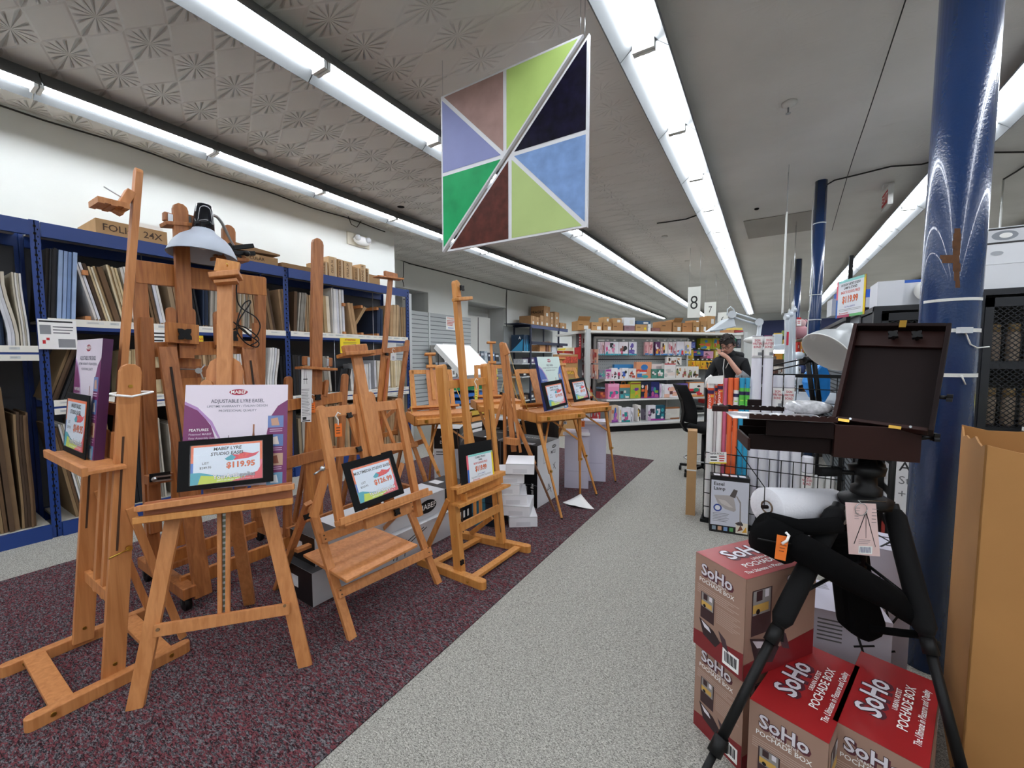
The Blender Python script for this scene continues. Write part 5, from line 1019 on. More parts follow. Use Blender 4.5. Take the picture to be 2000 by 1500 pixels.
# white boards in the second recess
obj('white_backdrop', MB().bb((WX2-.34, 8.98, 1.105), (WX2-.31, 10.3, 2.62)), mat('dddcd6', .7), label='large white board propped in the second recess', cat='board')
obj('recess_rod', MB().tube([onx(934, 620, WX2), onx(934, 690, WX2)], .012, 6, BLACK), BLACK, label='thin black upright rod in front of the second recess', cat='rod')
# paper display with tilted white lid
e = root('paper_rack', (-4.55, 5.45, 0), 'black wire paper rack with a tilted white lid right of the rack post', 'rack')
x0, x1, y0, y1 = -4.75, -4.25, 5.25, 6.05
for x in (x0, x1):
    for y in (y0, y1): obj('wire_post', MB().tube([(x, y, 0), (x, y, 1.5 if x == x0 else 1.2)], .008, 6, BLACK), BLACK, e)
for k in range(9): obj('wire_shelf', MB().bb((x0, y0, .12+.11*k), (x1, y1, .125+.11*k)), BLACK, e)
for k, c in enumerate(('f0efec', 'efeeea', 'd9964e', 'd8b44a', 'e6e5e2', '4a8ad8', '3a78cc', '2f9a5c', 'c8383a')):
    obj('paper_stack', MB().bb((x0+.02, y0-.05, .1255+.11*k), (x1+.03, y1-.02, .1255+.11*k+(.075 if k < 5 else .05))), mat(c, .7), label='stack of %s paper in the black wire rack, shelf %s' % (('white', 'off-white', 'orange', 'golden', 'pale', 'blue', 'deep blue', 'green', 'red')[k], ORD[k]), cat='paper')
zt = 1.15
pl = [V((-4.62, 5.06, 1.66)), V((-4.62, 5.95, 1.66)), V((-4.02, 5.95, 1.16)), V((-4.02, 5.06, 1.16))]
nn_ = (pl[1]-pl[0]).cross(pl[3]-pl[0]).normalized()
obj('white_canvas_box', MB().prism(pl, nn_*.09, mat('f2f2ee', .5)), None, label='large blank white canvas box tilted over the paper rack', cat='canvas', bevel=.004)
# second, navy rack against the rear wall
NX, NB = -6.22, -6.82; ny0, ny1 = y_at(1037, NX, 0), y_at(1109, NX, 2.35); nm = y_at(1092, NX, 2.3)
e = root('storage_rack', (-6.5, (ny0+ny1)/2, 0), 'dark navy metal rack against the rear wall with cartons along its top', 'rack')
NZ = onx(1037, 634, NX).z
for y in (ny0, nm): 
    for x in (NX, NB): obj('upright', MB().bb((x-.04, y-.035, 0), (x, y+.035, NZ)), NAVYD, e)
for z in (NZ, 1.93):
    obj('beam', MB().bb((NX-.04, ny0, z-.09), (NX, ny1, z)), NAVYD if z < 2 else mat('33406e', .4), e); obj('end_beam', MB().bb((NB, ny0-.02, z-.07), (NX, ny0+.02, z)), NAVYD, e)
obj('top_board', MB().bb((NB, ny0-.6, NZ), (NX-.0, ny1, NZ+.015)), NAVYD, e)
for z in (.12, .85, 1.25, 1.62): obj('shelf_board', MB().bb((NB, ny0-.5, z-.03), (NX-.02, ny1, z)), LGREY, e)
obj('plinth', MB().bb((NB, ny0-.5, .0), (NX-.03, ny1, .088)), BLACK, e)
obj('back_board', MB().bb((NB-.03, ny0-.6, .1), (NB-.02, ny1, NZ-.05)), mat('9a9e9c', .7), e)
def ncart(pa, pb, za, hz, dx=0, dep=.42, label='', fr=None, m=None):
    a, b = y_at(pa, NX-.05-dx, NZ), y_at(pb, NX-.05-dx, NZ)
    def mk(mb, M, d):
        if fr: mb.text(fr, min(.12, d.z*.35), M @ T(-d.x*.0, -d.y/2-.001, d.z*.45) @ frame((0, 0, 0), (1, 0, 0), (0, 0, 1)), INK, .02, 'CENTER')
        mb.box((d.x/2+.001, 0, d.z*.25), (.001, d.y*.3, d.z*.3), OFFW, M)
    carton((NX-.05-dx-dep, a, NZ+.016+za), (NX-.05-dx, b, NZ+.016+za+hz), 0, m or mat('a87f56', .8, vary=.05), label=label, group=None, marks=mk)
ncart(1037, 1046, 0, .27, label='first kraft carton at the left end of the navy rack top'); ncart(1046.3, 1054, 0, .26, label='second kraft carton on the navy rack top', fr='FRAGILE'); ncart(1055, 1062, 0, .33, label='third kraft carton on the navy rack top', fr='FRAGILE')
ncart(1062.5, 1074, 0, .30, 0, .5, 'lower of the two stacked FRAGILE cartons', 'FRAGILE'); ncart(1062.5, 1074, .302, .36, 0, .5, 'upper FRAGILE carton, tallest point of the navy rack top', 'FRAGILE')
ncart(1074.5, 1081, 0, .24, label='small kraft carton right of the FRAGILE stack, lower'); ncart(1074.5, 1081, .242, .24, label='small kraft carton right of the FRAGILE stack, upper')
ncart(1083, 1092, 0, .27, label='lower kraft carton by the end of the navy rack', fr='FRAGILE'); ncart(1083, 1092, .272, .27, label='upper kraft carton by the end of the navy rack', fr='FRAGILE'); ncart(1094, 1106, 0, .2, label='last low kraft carton on the navy rack top')
obj('black_ball', MB().ball((NX-.25, ny0-.75, NZ+.11), .1, BLACK), BLACK, label='round black object at the left end of the navy rack top', cat='ball') if False else None
# goods on the navy rack
for i in range(5):
    y = ny0-.35+.10*i; mb = MB(); mb.bb((NX-.5, y, 1.622), (NX-.06, y+.07, 2.12), mat('14304a', .45)); mb.add([V((NX-.059, y+.005, 1.63)), V((NX-.059, y+.065, 1.63)), V((NX-.059, y+.065, 2.0)), V((NX-.059, y+.005, 1.8))], [(0, 1, 2, 3)], mat('3a9ac8', .45))
    mb.add([V((NX-.5, y-.001, 1.63)), V((NX-.1, y-.001, 1.63)), V((NX-.08, y-.001, 2.0)), V((NX-.3, y-.001, 1.8))], [(0, 1, 2, 3)], mat('3a9ac8', .45)); mb.text('A', .12, T(NX-.2, y-.002, 2.02) @ frame((0, 0, 0), (1, 0, 0), (0, 0, 1)), PAPER, .02, 'CENTER')
    obj('canvas_pack', mb, None, label='navy and sky-blue pack marked A on the navy rack, %s from the left' % ordn(i), cat='pack', group='navy and sky-blue packs')
for i, (dy, h_, w_, c) in enumerate(((.9, .22, .5, 'b98352'), (1.5, .3, .14, '7a4b35'), (1.75, .34, .12, 'b7855a'), (2.0, .26, .5, 'c9ccd0'), (2.6, .3, .5, '8a6a80'))):
    obj('boxed_supply', MB().bb((NX-.45, ny0+dy*.8, 1.622), (NX-.08, ny0+dy*.8+w_*.8, 1.622+h_)), mat(c, .6, vary=.2, scale=20), label='%s assorted item on the eye-level shelf of the navy rack, right of the blue packs' % ordn(i), cat='craft supply')
for j, z in enumerate((.121, .851, 1.251)):
    for i in range(7):
        y = ny0-.35+.5*i
        if y > ny1-.45: continue
        h_ = R.uniform(.12, .3) if z < 1.2 else R.uniform(.1, .2); c = R.choice(('8d8f92', 'b4b6ba', '6e5a4a', 'c9b8c8', '5e4a6a', 'a8927a', '3c3c40'))
        mb = MB(); mb.bb((NX-.42, y, z), (NX-.08, y+R.uniform(.2, .4), z+h_)); mb.bb((NX-.079, y+.03, z+h_*.3), (NX-.078, y+.15, z+h_*.7), OFFW)
        obj('boxed_supply', mb, mat(c, .6, vary=.25, scale=25), label='%s boxed supply from the left on the navy rack, %s shelf from the floor' % (ordn(i), ORD[j]), cat='craft supply', group='boxed supplies on the navy rack')
# thin A-frame easel and kraft tubes before the navy rack
e = root('display_easel', (-4.6, 8.3, 0), 'thin pale wooden A-frame easel standing in front of the navy rack', 'easel')
PE = PL((-4.9, 8.1), (-4.3, 8.5), 6); ft = onz(1025, 793, 0)
PE = PL((ft.x-.55, ft.y-.35), (ft.x, ft.y), 6)
for a, b in (((996, 692), (1025, 792)), ((996, 692), (972, 795))): part(e, 'leg', PE(*a), PE(*b), .02, .015, PE.n, mat('d9bd8c', .6), bevel=0)
part(e, 'cross_bar', PE(982, 738), PE(1011, 738), .018, .015, PE.n, mat('d9bd8c', .6), bevel=0); part(e, 'leg', PE(996, 694), PE(996, 694)-PE.f*.22-Z3*(PE(996, 694).z-.0), .02, .015, PE.t, mat('d9bd8c', .6), bevel=0)
for i in range(3): obj('cardboard_tube', MB().tube([(ft.x-.75+.09*i, ft.y+.3, .0), (ft.x-.75+.09*i, ft.y+.3, 1.05-.06*i)], .035, 10, mat('a9845a', .8)), None, label='kraft cardboard tube behind the thin A-frame easel, %s from the left' % ORD[i], cat='tube', group='kraft tubes')
# ---------------------------------------------------------------- gondola with toys
GO = V((-2.52, 7.65, 0)); GU = V((.683, .73, 0)).normalized(); GW = V((-.73, .683, 0)).normalized()
MG = frame(GO, GU, GW)      # local: x along the face, y to the back, z up
def G(px, py, d): return onp(px, py, GO+GW*(.75-d), -GW)
def gu(px, py, d): q = G(px, py, d); return (q-GO).dot(GU), q.z
GMET = mat('c5c8c6', .5); PEG = mat('a6aaa7', .6); RIM = mat('e4e3de', .5)
gon = root('gondola_shelf', GO+GU*1.6+GW*.5, 'long grey pegboard gondola full of toys and craft kits facing the aisle', 'shelving unit')
def gb(nm, a, b, mt=GMET, par=gon): return obj(nm, MB().bb(a, b, mt, MG), mt, par)
m = MB(); m.bb((-.02, .75, .15), (2.24, .78, 1.84), PEG, MG)
dot = mat('74787a', .7)
for i in range(44):
    for k in range(20): m.bb((.03+.05*i, .7485, .5+.065*k), (.042+.05*i, .7492, .512+.065*k), dot, MG)
m.bb((-.02, .745, 1.385), (2.24, .75, 1.40), BLACK, MG)
obj('pegboard', m, None, gon)
gb('rear_board', (-.3, 1.0, .15), (3.55, 1.03, 1.95), mat('77797a', .7)); gb('top_rail', (-.02, .735, 1.83), (2.26, .755, 1.87), RIM)
for u in (-.0, 1.74, 2.24): gb('slotted_post', (u-.02, .72, .15), (u+.02, .76, 1.86), GMET)
for u in (-.36, 3.42): gb('end_post', (u, .38, .1), (u+.09, .46, 2.0), GMET)
gb('top_shelf', (-.37, .40, 1.93), (3.5, 1.1, 1.975), RIM)
gb('base_plinth', (-.03, .03, 0), (3.6, .8, .10), BLACK); gb('base_deck', (-.03, 0, .11), (3.6, .8, .15), GMET); gb('deck_edge', (-.03, -.01, .12), (3.6, .0, .155), RIM)
for z, y0, u1 in ((.6, .25, 2.45), (1.0, .33, 2.28)):
    gb('shelf', (.03, y0+.01, z-.03), (u1, .75, z)); gb('shelf_edge', (.03, y0, z-.03), (u1, y0+.01, z+.005), RIM)
    for u in (.05, u1-.03): obj('shelf_bracket', MB().prism([MG @ V((u, .74, z-.03)), MG @ V((u, y0+.02, z-.03)), MG @ V((u, .74, z-.1))], GU*.01, GMET), GMET, gon)
for z in (.5, .35): gb('right_shelf', (2.5, .35, z), (3.55, .9, z+.02))
def art(mb, F, w_, h_, pal, seed, n=7):
    r = random.Random(seed)
    for i in range(n):
        c = mat(r.choice(pal), .45); x, y = r.uniform(.12, .75)*w_, r.uniform(.1, .75)*h_; a, b = r.uniform(.08, .25)*w_, r.uniform(.06, .2)*h_; z = .0006+.0002*i
        if r.random() < .5: mb.add([F @ V((x+a*math.cos(2*math.pi*k/10), y+b*math.sin(2*math.pi*k/10), z)) for k in range(10)], [tuple(range(10))], c)
        else: rect(mb, F, x-a*.8, y-b*.8, min(w_*.97, x+a), min(h_*.97, y+b), c, z)
def prod(px0, px1, py0, py1, d, dep, base, pal, label, cat='boxed toy', name='toy_box', seed=0, rot=0, group=None, handle=None, band=None, zb=None, hang=False):
    u0, z1 = gu(px0, py0, d); u1, z0 = gu(px1, py1, d)
    if zb is not None: z0 = zb
    w_, h_ = max(.02, u1-u0), z1-z0; cx = (u0+u1)/2; M = MG @ T(cx, .75-d+dep/2, z0+.001) @ rz(rot); mb = MB(); bm = mat(base, .45)
    mb.box((0, 0, h_/2), (w_, dep, h_), bm, M); F = face(M, (w_, dep, h_), 'f')
    if band: rect(mb, F, 0, h_*(band[1]), w_, h_*band[2], mat(band[0], .45), .0004)
    art(mb, F, w_, h_*(.75 if band and band[1] > .5 else 1), pal, seed)
    mb.text(' ', .01, F) if False else None
    if handle: mb.tube([M @ V((-w_*.18, 0, h_)), M @ V((-w_*.15, 0, h_+.05)), M @ V((w_*.15, 0, h_+.05)), M @ V((w_*.18, 0, h_))], .01, 6, mat(handle, .5))
    if hang:
        mb.tube([M @ V((0, dep*.5, h_+.01)), MG @ V((cx, .74, z0+h_+.02))], .003, 4, STEEL); mb.box((0, -dep/2-.002, h_+.035), (.045, .003, .025), OFFW, M)
    return obj(name, mb, bm, label=label, cat=cat, group=group)
S1, S2, S3 = .606, 1.006, .156
# bottom deck
prod(1193, 1207, 792, 824, .58, .08, 'cfb9a0', ['4a3550', 'b05aa8', 'e8d8d0', '3a6ab8', 'c98'+'060'], 'tall craft kit with purple base and round pictures at the left of the bottom deck', seed=3, rot=14, band=('8a4a9a', 0, .16), zb=S3)
prod(1209.5, 1213, 794, 825, .6, .18, 'ece9ea', ['e8b83a', 'c9c4cc'], 'white box spine with yellow foot on the bottom deck', seed=5, zb=S3, rot=4)
prod(1216, 1231, 797, 824, .58, .07, 'e3dfe6', ['c0558a', '2a9a98', '6a5a7a', 'e8a0b8'], 'craft kit with teal and pink swirl on the bottom deck', seed=6, rot=-10, band=('2a9a98', 0, .14), zb=S3)
prod(1232.5, 1237, 797, 824, .62, .2, 'e2e0e6', ['8a8a92'], 'white box spine right of the teal and pink kit', seed=8, zb=S3)
prod(1246, 1251, 792, 824, .6, .2, 'efeae4', ['e0b030', '2a2a2c', '7a6a80'], 'narrow yellow-lettered box spine standing alone on the deck', seed=9, zb=S3)
prod(1255, 1264, 800, 818, .4, .16, '8d8496', ['6a6276', 'b0a8b8'], 'grey-violet packet slumped on the bottom deck', seed=10, zb=S3, rot=18)
prod(1266, 1280, 792, 822, .56, .08, 'e9e5ea', ['6d5a8a', '3a3040', 'c9a0c0'], 'white half of the white and teal kit pair on the deck', seed=11, zb=S3, band=('a83a9a', 0, .12))
prod(1280.5, 1298, 792, 822, .56, .08, '16566a', ['0c2c3a', '3aa0a8', 'c9b8d0', 'e8e4ea'], 'teal half of the white and teal kit pair on the deck', seed=12, zb=S3, band=('a83a9a', 0, .1))
prod(1300, 1327, 796, 818, .5, .06, '9a6038', ['d8d2ca'], 'brown wood-framed kit with white picture on the deck', seed=13, zb=S3, band=('dedad2', .12, .88))
# second shelf
prod(1173, 1186, 757, 766, .3, .2, '7a9ab0', ['a8c0d0', '5a7a96'], 'small blue-grey box on top of the red one, second shelf left end', seed=20, zb=.80); prod(1173, 1186, 766, 777, .3, .2, 'a84a4c', ['d87a50', 'c03a5a', 'e09040'], 'small red and orange box, second shelf left end', seed=21, zb=S1)
prod(1188, 1209, 750, 777, .42, .14, 'ea8fb4', ['d84a90', '3a8a90', 'f0c0d8', '9a3a90'], 'pink carry case toy with handle on the second shelf', seed=22, zb=S1, handle='e06a9a', band=('f2a6c6', .8, 1))
prod(1210.5, 1231, 751, 777, .42, .14, '5a8a8c', ['2a2c30', '3aa8b0', 'e8e2d8', '8a6a50'], 'orange-topped carry case with black and teal toys on the second shelf', seed=23, zb=S1, handle='e8863a', band=('ee8a3a', .76, 1))
prod(1232, 1251, 746, 777, .44, .12, 'b2b43a', ['7a3a9a', 'd85a3a', '8ab840', 'e8a83a', '4a2a6a'], 'lime green box with purple figure on the second shelf', seed=24, zb=S1, band=('8a4a2c', .85, .93))
prod(1252.5, 1271, 746, 777, .44, .12, '1a2038', ['e0703a', 'c8b83a', '3a5a8a', 'e8d8d0'], 'navy box with orange figure on the second shelf', seed=25, zb=S1, band=('8a2a80', 0, .08)); prod(1272, 1287, 746, 777, .44, .12, '1c2460', ['3a9a90', 'c05a90', '8ab03a', '5a4a9a'], 'navy and violet box right of the navy one on the second shelf', seed=26, zb=S1, band=('8a3a9a', 0, .14))
prod(1288.5, 1292, 751, 777, .42, .16, 'e8d8e8', ['c8a8c8'], 'pale pink box spine on the second shelf', seed=27, zb=S1); prod(1293, 1297, 750, 777, .44, .16, 'ededf0', ['c9c9cc'], 'white box spine on the second shelf', seed=28, zb=S1)
prod(1299, 1324, 751, 777, .46, .1, 'ece6ea', ['d84a80', '6a3a3c', '3a7a70', 'e8b8a0'], 'white kit with a pink-clad figure on the second shelf', seed=29, zb=S1)
prod(1325, 1334, 750, 777, .42, .1, '6a5aa8', ['e6e2f0', '4a3a88'], 'violet and white box left of the orange kit, first', seed=30, zb=S1); prod(1335, 1345.5, 749, 777, .42, .1, '7a6ab8', ['e6e2f0', '4a3a88'], 'violet and white box left of the orange kit, second', seed=31, zb=S1)
prod(1346.5, 1374, 747, 776, .46, .12, 'e08a3a', ['e03a4a', '3a2a28', '3a8a70', 'e8a86a'], 'orange kit with white window at the right end of the second shelf', seed=32, zb=S1, band=('efe9e2', .14, .96))
# third shelf
prod(1170, 1183, 722, 737, .35, .12, '8a8a96', ['6a5a9a', 'b8b8c0', '5aa098'], 'grey and violet packet, third shelf left end', seed=40, zb=S3 if False else S2); prod(1183.5, 1194, 722, 737, .36, .1, 'e8c8d8', ['c8488a', '8a8a90'], 'pink-edged packet on the third shelf', seed=41, zb=S2, band=('b83a9a', .8, 1)); prod(1194.5, 1206, 719, 737, .38, .1, 'ece8ea', ['5a4a50', 'e8a8b8'], 'white rabbit-shaped craft packet on the third shelf', seed=42, zb=S2); prod(1206.5, 1214, 722, 737, .38, .1, 'e6d8de', ['c0305a', '3a3038'], 'white and crimson packet on the third shelf', seed=43, zb=S2)
prod(1200, 1237, 712, 724, .15, .08, '3a86c0', ['2a5a9a', 'e8e8ea', '8ac0e0'], 'row of blue and white boxes standing at the back of the third shelf', seed=44, zb=S2, name='boxed_toy_row')
prod(1215, 1227, 719, 737, .38, .1, 'eceaea', ['d89a3a', '4a6ac0', '2a2a2c'], 'white kit with yellow dot on the third shelf', seed=45, zb=S2); prod(1228, 1242, 720, 737, .38, .1, 'efe9e6', ['c0503a', '8a5a40', '9a9aa0'], 'white kit with red line drawing on the third shelf', seed=46, zb=S2)
prod(1243, 1272, 707, 737, .36, .1, 'e09a70', ['3a78b8', 'c8d8e0', 'd8483a', '3aa0a0', 'e8b898'], 'large peach box with blue bowls on the third shelf', seed=47, zb=S2)
prod(1273.5, 1283, 721, 737, .4, .1, '4a8a7c', ['e8e0dc', '3a2a28'], 'teal box with a face on the third shelf', seed=48, zb=S2); prod(1284, 1297, 721, 737, .4, .1, '3a7a6a', ['ecebe8', 'd8a8a0'], 'teal box with a white dome on the third shelf', seed=49, zb=S2); prod(1273, 1299, 711, 721, .2, .1, 'ead9d4', ['d8a0a0', 'c8b8b8'], 'wide pale pink box at the back of the third shelf', seed=50, zb=S2, band=None)
prod(1298, 1319, 710, 737, .38, .1, 'ebe6e2', ['c9c4c0', 'e8d8d0'], 'white kit with red top on the third shelf', seed=51, zb=S2, band=('c03038', .92, 1))
for i in range(4): prod(1321+11*i, 1331+11*i, 716, 737, .4, .08, 'e6e2dc', ['8a5a40', '2a2622', '7a8a50', 'a04a4a', 'c89a6a'], '%s white and brown model kit from the left, right end of third shelf' % ORD[i], seed=52+i, zb=S2, group='white and brown model kits')
for i in range(3): prod(1302+10*i, 1311+10*i, 697, 713, .2, .06, 'e6e2dc', ['2a2622', '8a5a40', 'c89a6a'], '%s hanging white and brown kit above the third shelf' % ORD[i], seed=60+i, group='upper white and brown kits', hang=True, cat='craft kit', name='craft_packet')
# hanging packets
hk = [(1169, 1172, 'e6e2e0', ['c8b8c0']), (1173, 1176, 'e8d0d8', ['c8a8b8']), (1177, 1180, 'e0c8c8', ['8a3a3a']), (1182, 1192, 'ecc8d8', ['e03a80', 'e8e8ec', '3aa0a8']), (1193, 1208, 'e8e6ea', ['e08aa8', '2a2a30', 'b8b8c4']), (1210, 1226, 'ece4e8', ['e06a90', '2a2a2c', '8a5a50']), (1229, 1243, 'e9e7ee', ['3a3038', '6a5aa8', 'e0a0b8']),
      (1260, 1267, 'e0b0b0', ['c07a80']), (1268.5, 1275, 'e8c0be', ['c06a70']), (1280, 1290, '6a3a6a', ['e8a83a', 'e8e0e8', 'c83a5a']), (1291, 1304, 'e8e2dc', ['3a2422', 'e8b83a', 'c88a90']), (1306, 1313, 'e6dcdc', ['b03a40', 'c890a0']), (1314.5, 1321, 'e6dcdc', ['b03a40', 'c890a0']), (1322, 1337, 'ece8ee', ['d83a40', '8ab8e0']), (1338, 1350, 'e6dcd8', ['e0c03a', '9aa0b8'])]
for i, (a, b, c, pal) in enumerate(hk):
    prod(a, b, 668 if i < 13 else 667, 694 if i != 7 else 693, .16+.02*(i % 3), .05, c, pal, '%s hanging craft packet from the left on the top peg row' % ordn(i), 'craft packet', 'craft_packet', 70+i, rot=-6 if i < 7 else 4, group='craft packets on the top peg row', hang=True, band=('48a8b8' if i < 7 else '4a8ac8', 0, .12))
# right-hand recessed bay
for i, (a, b, c0, c1, c, pal, lb) in enumerate(((1368, 1391, 661, 682, 'a8a820', ['e86a3a', '3a8ac0', 'e8d83a'], 'yellow-green carry case left of the man'), (1392.5, 1406, 661, 682, 'b0b028', ['e86a3a', '3a8ac0', 'e8e0d8'], 'second yellow-green carry case left of the man'), (1407, 1421, 660, 680, '14784e', ['0c4a34', '3a9a6a'], 'green carry case partly behind the man'), (1422, 1437, 660, 680, '188054', ['0c4a34', '3a9a6a'], 'second green carry case partly behind the man'), (1440, 1450, 662, 680, '3a3c44', ['8a5a50', '6a7080'], 'dark packet beside the end post'),
      (1355, 1374, 684, 695, '3a4a9a', ['e8d83a', 'c84a4a', '3a8a5a'], 'blue box with colourful front left of the man'), (1374.5, 1393, 686, 700, 'd8a0b8', ['e86a9a', '8a5a6a'], 'pink box left of the man'), (1339, 1345, 684, 704, 'e0c030', ['c8a020'], 'first yellow bottle on the recessed bay'), (1347, 1354, 684, 704, 'e0c030', ['c8a020'], 'second yellow bottle on the recessed bay'), (1396, 1403, 684, 702, 'c8b040', ['e8e0b0'], 'yellow packet behind the raised hand'), (1350, 1358, 668, 680, '5a6ac0', ['8a9ad8'], 'blue tagged packet at the upper left of the recessed bay'))):
    prod(a, b, c0, c1, -.05, .12, c, pal, lb, 'craft supply', 'craft_case', 90+i, hang=True)
for i in range(7): prod(1341+9*i-(i > 3)*1, 1348.5+9*i, 705, 721, -.02, .05, 'e6b020', ['2a2622', 'e8882a', 'c89018'], '%s yellow craft packet from the left on the low peg row beside the man' % ORD[i], 'craft packet', 'craft_packet', 110+i, group='yellow craft packets', hang=True)
for i in range(4): prod(1376+6*i, 1381+6*i, 788, 800, .3, .2, ('c03a3a', 'e0c83a', '3a4a5a', 'd8d8dc')[i], ['e8e2da'], '%s small stacked box low on the right gondola bay' % ORD[i], 'box', 'small_box', 130+i, zb=.521)
# cartons on the gondola top
GT = 1.976
tops = [(1128, 1152, 17, 'b0824f', .3), (1155, 1176, 15, 'b98c5a', .28), (1178, 1195, 15, 'a87c4c', .3), (1196, 1217, 14, 'a67a4e', .3), (1219, 1240, 10, '8a6a70', .3), (1241, 1264, 13, 'b08a5a', .3), (1265, 1271, 14, 'dcdcda', .3), (1273, 1289, 7, '8a5a52', .28), (1290.5, 1312, 20, 'a5764a', .3), (1314, 1331, 19, 'a87c4e', .28), (1332, 1352, 18, 'b07a4a', .3), (1353, 1366, 20, 'a9804f', .3), (1367.5, 1380, 22, 'a9804f', .3), (1381, 1397, 14, 'b08655', .3), (1422, 1434, 7, 'b9865a', .25)]
for i, (a, b, hp_, c, dp) in enumerate(tops):
    ym = 643.5+(a-1128)*.026; d = .3
    u0, _ = gu(a, ym, d); u1, _ = gu(b, ym, d); z1 = gu(a, ym-hp_, d)[1]; w_ = u1-u0; M = MG @ T((u0+u1)/2, .75-d+dp/2, GT+.001); mb = MB(); h_ = max(.06, z1-GT); bm = mat(c, .8, vary=.05); mb.box((0, 0, h_/2), (w_-.01, dp, h_), bm, M); F = face(M, (w_-.01, dp, h_), 'f')
    if i in (0, 1, 2, 9, 11, 12, 13): rect(mb, F, w_*.5, h_*.1, w_*.85, h_*.5, OFFW, .001)
    if i in (0, 9): mb.prism([M @ V((-w_/2, -dp/2, h_)), M @ V((w_/2-.01, -dp/2, h_)), M @ V((w_/2-.01, -dp/2-.06, h_+.08)), M @ V((-w_/2, -dp/2-.06, h_+.08))], GU*0+Z3*.004, bm)
    if i == 5: el = [(w_*.8+.025*math.cos(k*.628), h_*.4+.025*math.sin(k*.628), .001) for k in range(10)]; mb.add([F @ V(q) for q in el], [tuple(range(10))], YEL)
    rect(mb, F, w_*.1, h_*.55, w_*.4, h_*.62, BR_INK, .001)
    obj('cardboard_box', mb, bm, label='%s carton from the left along the gondola top' % ordn(i), cat='box', group='cartons on the gondola top')
def gtop(a, b, y0, y1, c, label, name='cardboard_box', cat='box', dp=.26, d=.28):
    u0, z1 = gu(a, y0, d); u1, z0 = gu(b, y1, d); w_ = u1-u0; M = MG @ T((u0+u1)/2, .75-d+dp/2, z0); mb = MB(); mb.box((0, 0, (z1-z0)/2), (w_, dp, z1-z0), mat(c, .7), M); return obj(name, mb, mat(c, .7), label=label, cat=cat)
ZU = {}
def stack(a, b, base_i, hp_, c, label, name='cardboard_box', cat='box'):
    A_, B_, hb, _, dp = tops[base_i]; ym = 643.5+(A_-1128)*.026; d = .3; z0 = max(GT+.06, gu(A_, ym-hb, d)[1])+.002; z1 = gu(A_, ym-hb-hp_, d)[1]; u0, _ = gu(a, ym, d); u1, _ = gu(b, ym, d); M = MG @ T((u0+u1)/2, .75-d+.13, z0); mb = MB(); h_ = z1-z0; mb.box((0, 0, h_/2), (u1-u0, .25, h_), mat(c, .75), M); rect(mb, face(M, (u1-u0, .25, h_), 'f'), (u1-u0)*.5, h_*.2, (u1-u0)*.85, h_*.7, OFFW, .001); obj(name, mb, mat(c, .75), label=label, cat=cat)
stack(1180, 1190, 2, 11, 'b5905f', 'upper carton on the third carton of the gondola top'); stack(1197, 1214, 3, 10, 'b08655', 'upper carton on the fourth carton of the gondola top'); stack(1219, 1240, 4, 16, 'dfe3e6', 'clear white tubs stacked on the gondola top', 'storage_tub', 'tub'); stack(1243, 1270, 5, 7, '3a5a78', 'flat blue and white package lying on the yellow-dot carton', 'flat_package', 'package')
stack(1314, 1330, 9, 5, 'b98a58', 'open-flapped carton above the tenth carton'); stack(1381, 1396, 13, 19, 'ad8352', 'tall upper carton at the right of the gondola top'); stack(1353, 1366, 11, 4, 'b98a58', 'thin upper carton at the right of the gondola top')
gtop(1435, 1452, 645, 649, 'a03038', 'red tray at the right end of the gondola top', 'tray', 'tray'); gtop(1436, 1450, 640, 644.5, 'e6cf6a', 'yellow sponge pack on the red tray', 'sponge_pack', 'pack')
# end cap of the gondola
ME = frame(GO+GU*(-.06)+GW*.75, GW*-1, Z3)   # local x towards the aisle, y up, z outward (-u)
def EC(px, py, o=.0): return onp(px, py, GO-GU*(.06+o), -GU)
m = MB(); a_, b_, c_, d_ = EC(1128, 655), EC(1160, 655), EC(1160, 825), EC(1128, 818)
m = MB(); m.bb((-.08, .78, .1), (-.06, 1.75, 1.93), OFFW, MG); obj('end_panel', m, OFFW, gon)
gb('end_top_shelf', (-.34, .8, 1.93), (-.03, 2.1, 1.975), RIM); gb('end_plinth', (-.3, .8, 0), (-.03, 1.9, .12), BLACK)
def epack(px, py, w_, h_, c, pal, label, seed, n=1, o=.14):
    q = onp(px, py, GO-GU*(.06+o), -GU); M = frame(q-Z3*h_, -GW, Z3); mb = MB(); mb.hexa([M @ V(p) for p in ((0, 0, 0), (w_, 0, 0), (w_, h_, 0), (0, h_, 0), (0, 0, -.02), (w_, 0, -.02), (w_, h_, -.02), (0, h_, -.02))][::-1], mat(c, .4)); F = M @ T(0, 0, .001); art(mb, F, w_, h_, pal, seed, 5); mb.tube([M @ V((w_/2, h_-.01, 0)), M @ V((w_/2, h_+.01, -o))], .003, 4, STEEL)
    obj('blister_packet', mb, mat(c, .4), label=label, cat='packet', group='blister packets on the gondola end')
for r_, (py, nm_) in enumerate(((682, 'upper'), (712, 'lower'))):
    for i in range(6): epack(1135+5.2*i, py, .13, .28, ('5a3a3c', '6a4a4a', 'c8c2c4', 'd8b8b0', 'c86a5a', 'd8a890')[i], ['e8e2e0', 'b03a3a', 'd89a6a', '8a8a98'], '%s clear blister packet from the left on the %s peg row of the gondola end' % (ORD[i], nm_), 200+r_*10+i, o=.10+.02*(i % 2))
for i in range(3): epack(1153+6*i, 785+2*i, .13, .36, 'c83038', ['e8e4e4', 'a8b0b8', 'f0eeee'], '%s red and white packet low on the gondola end' % ORD[i], 230+i, o=.16)
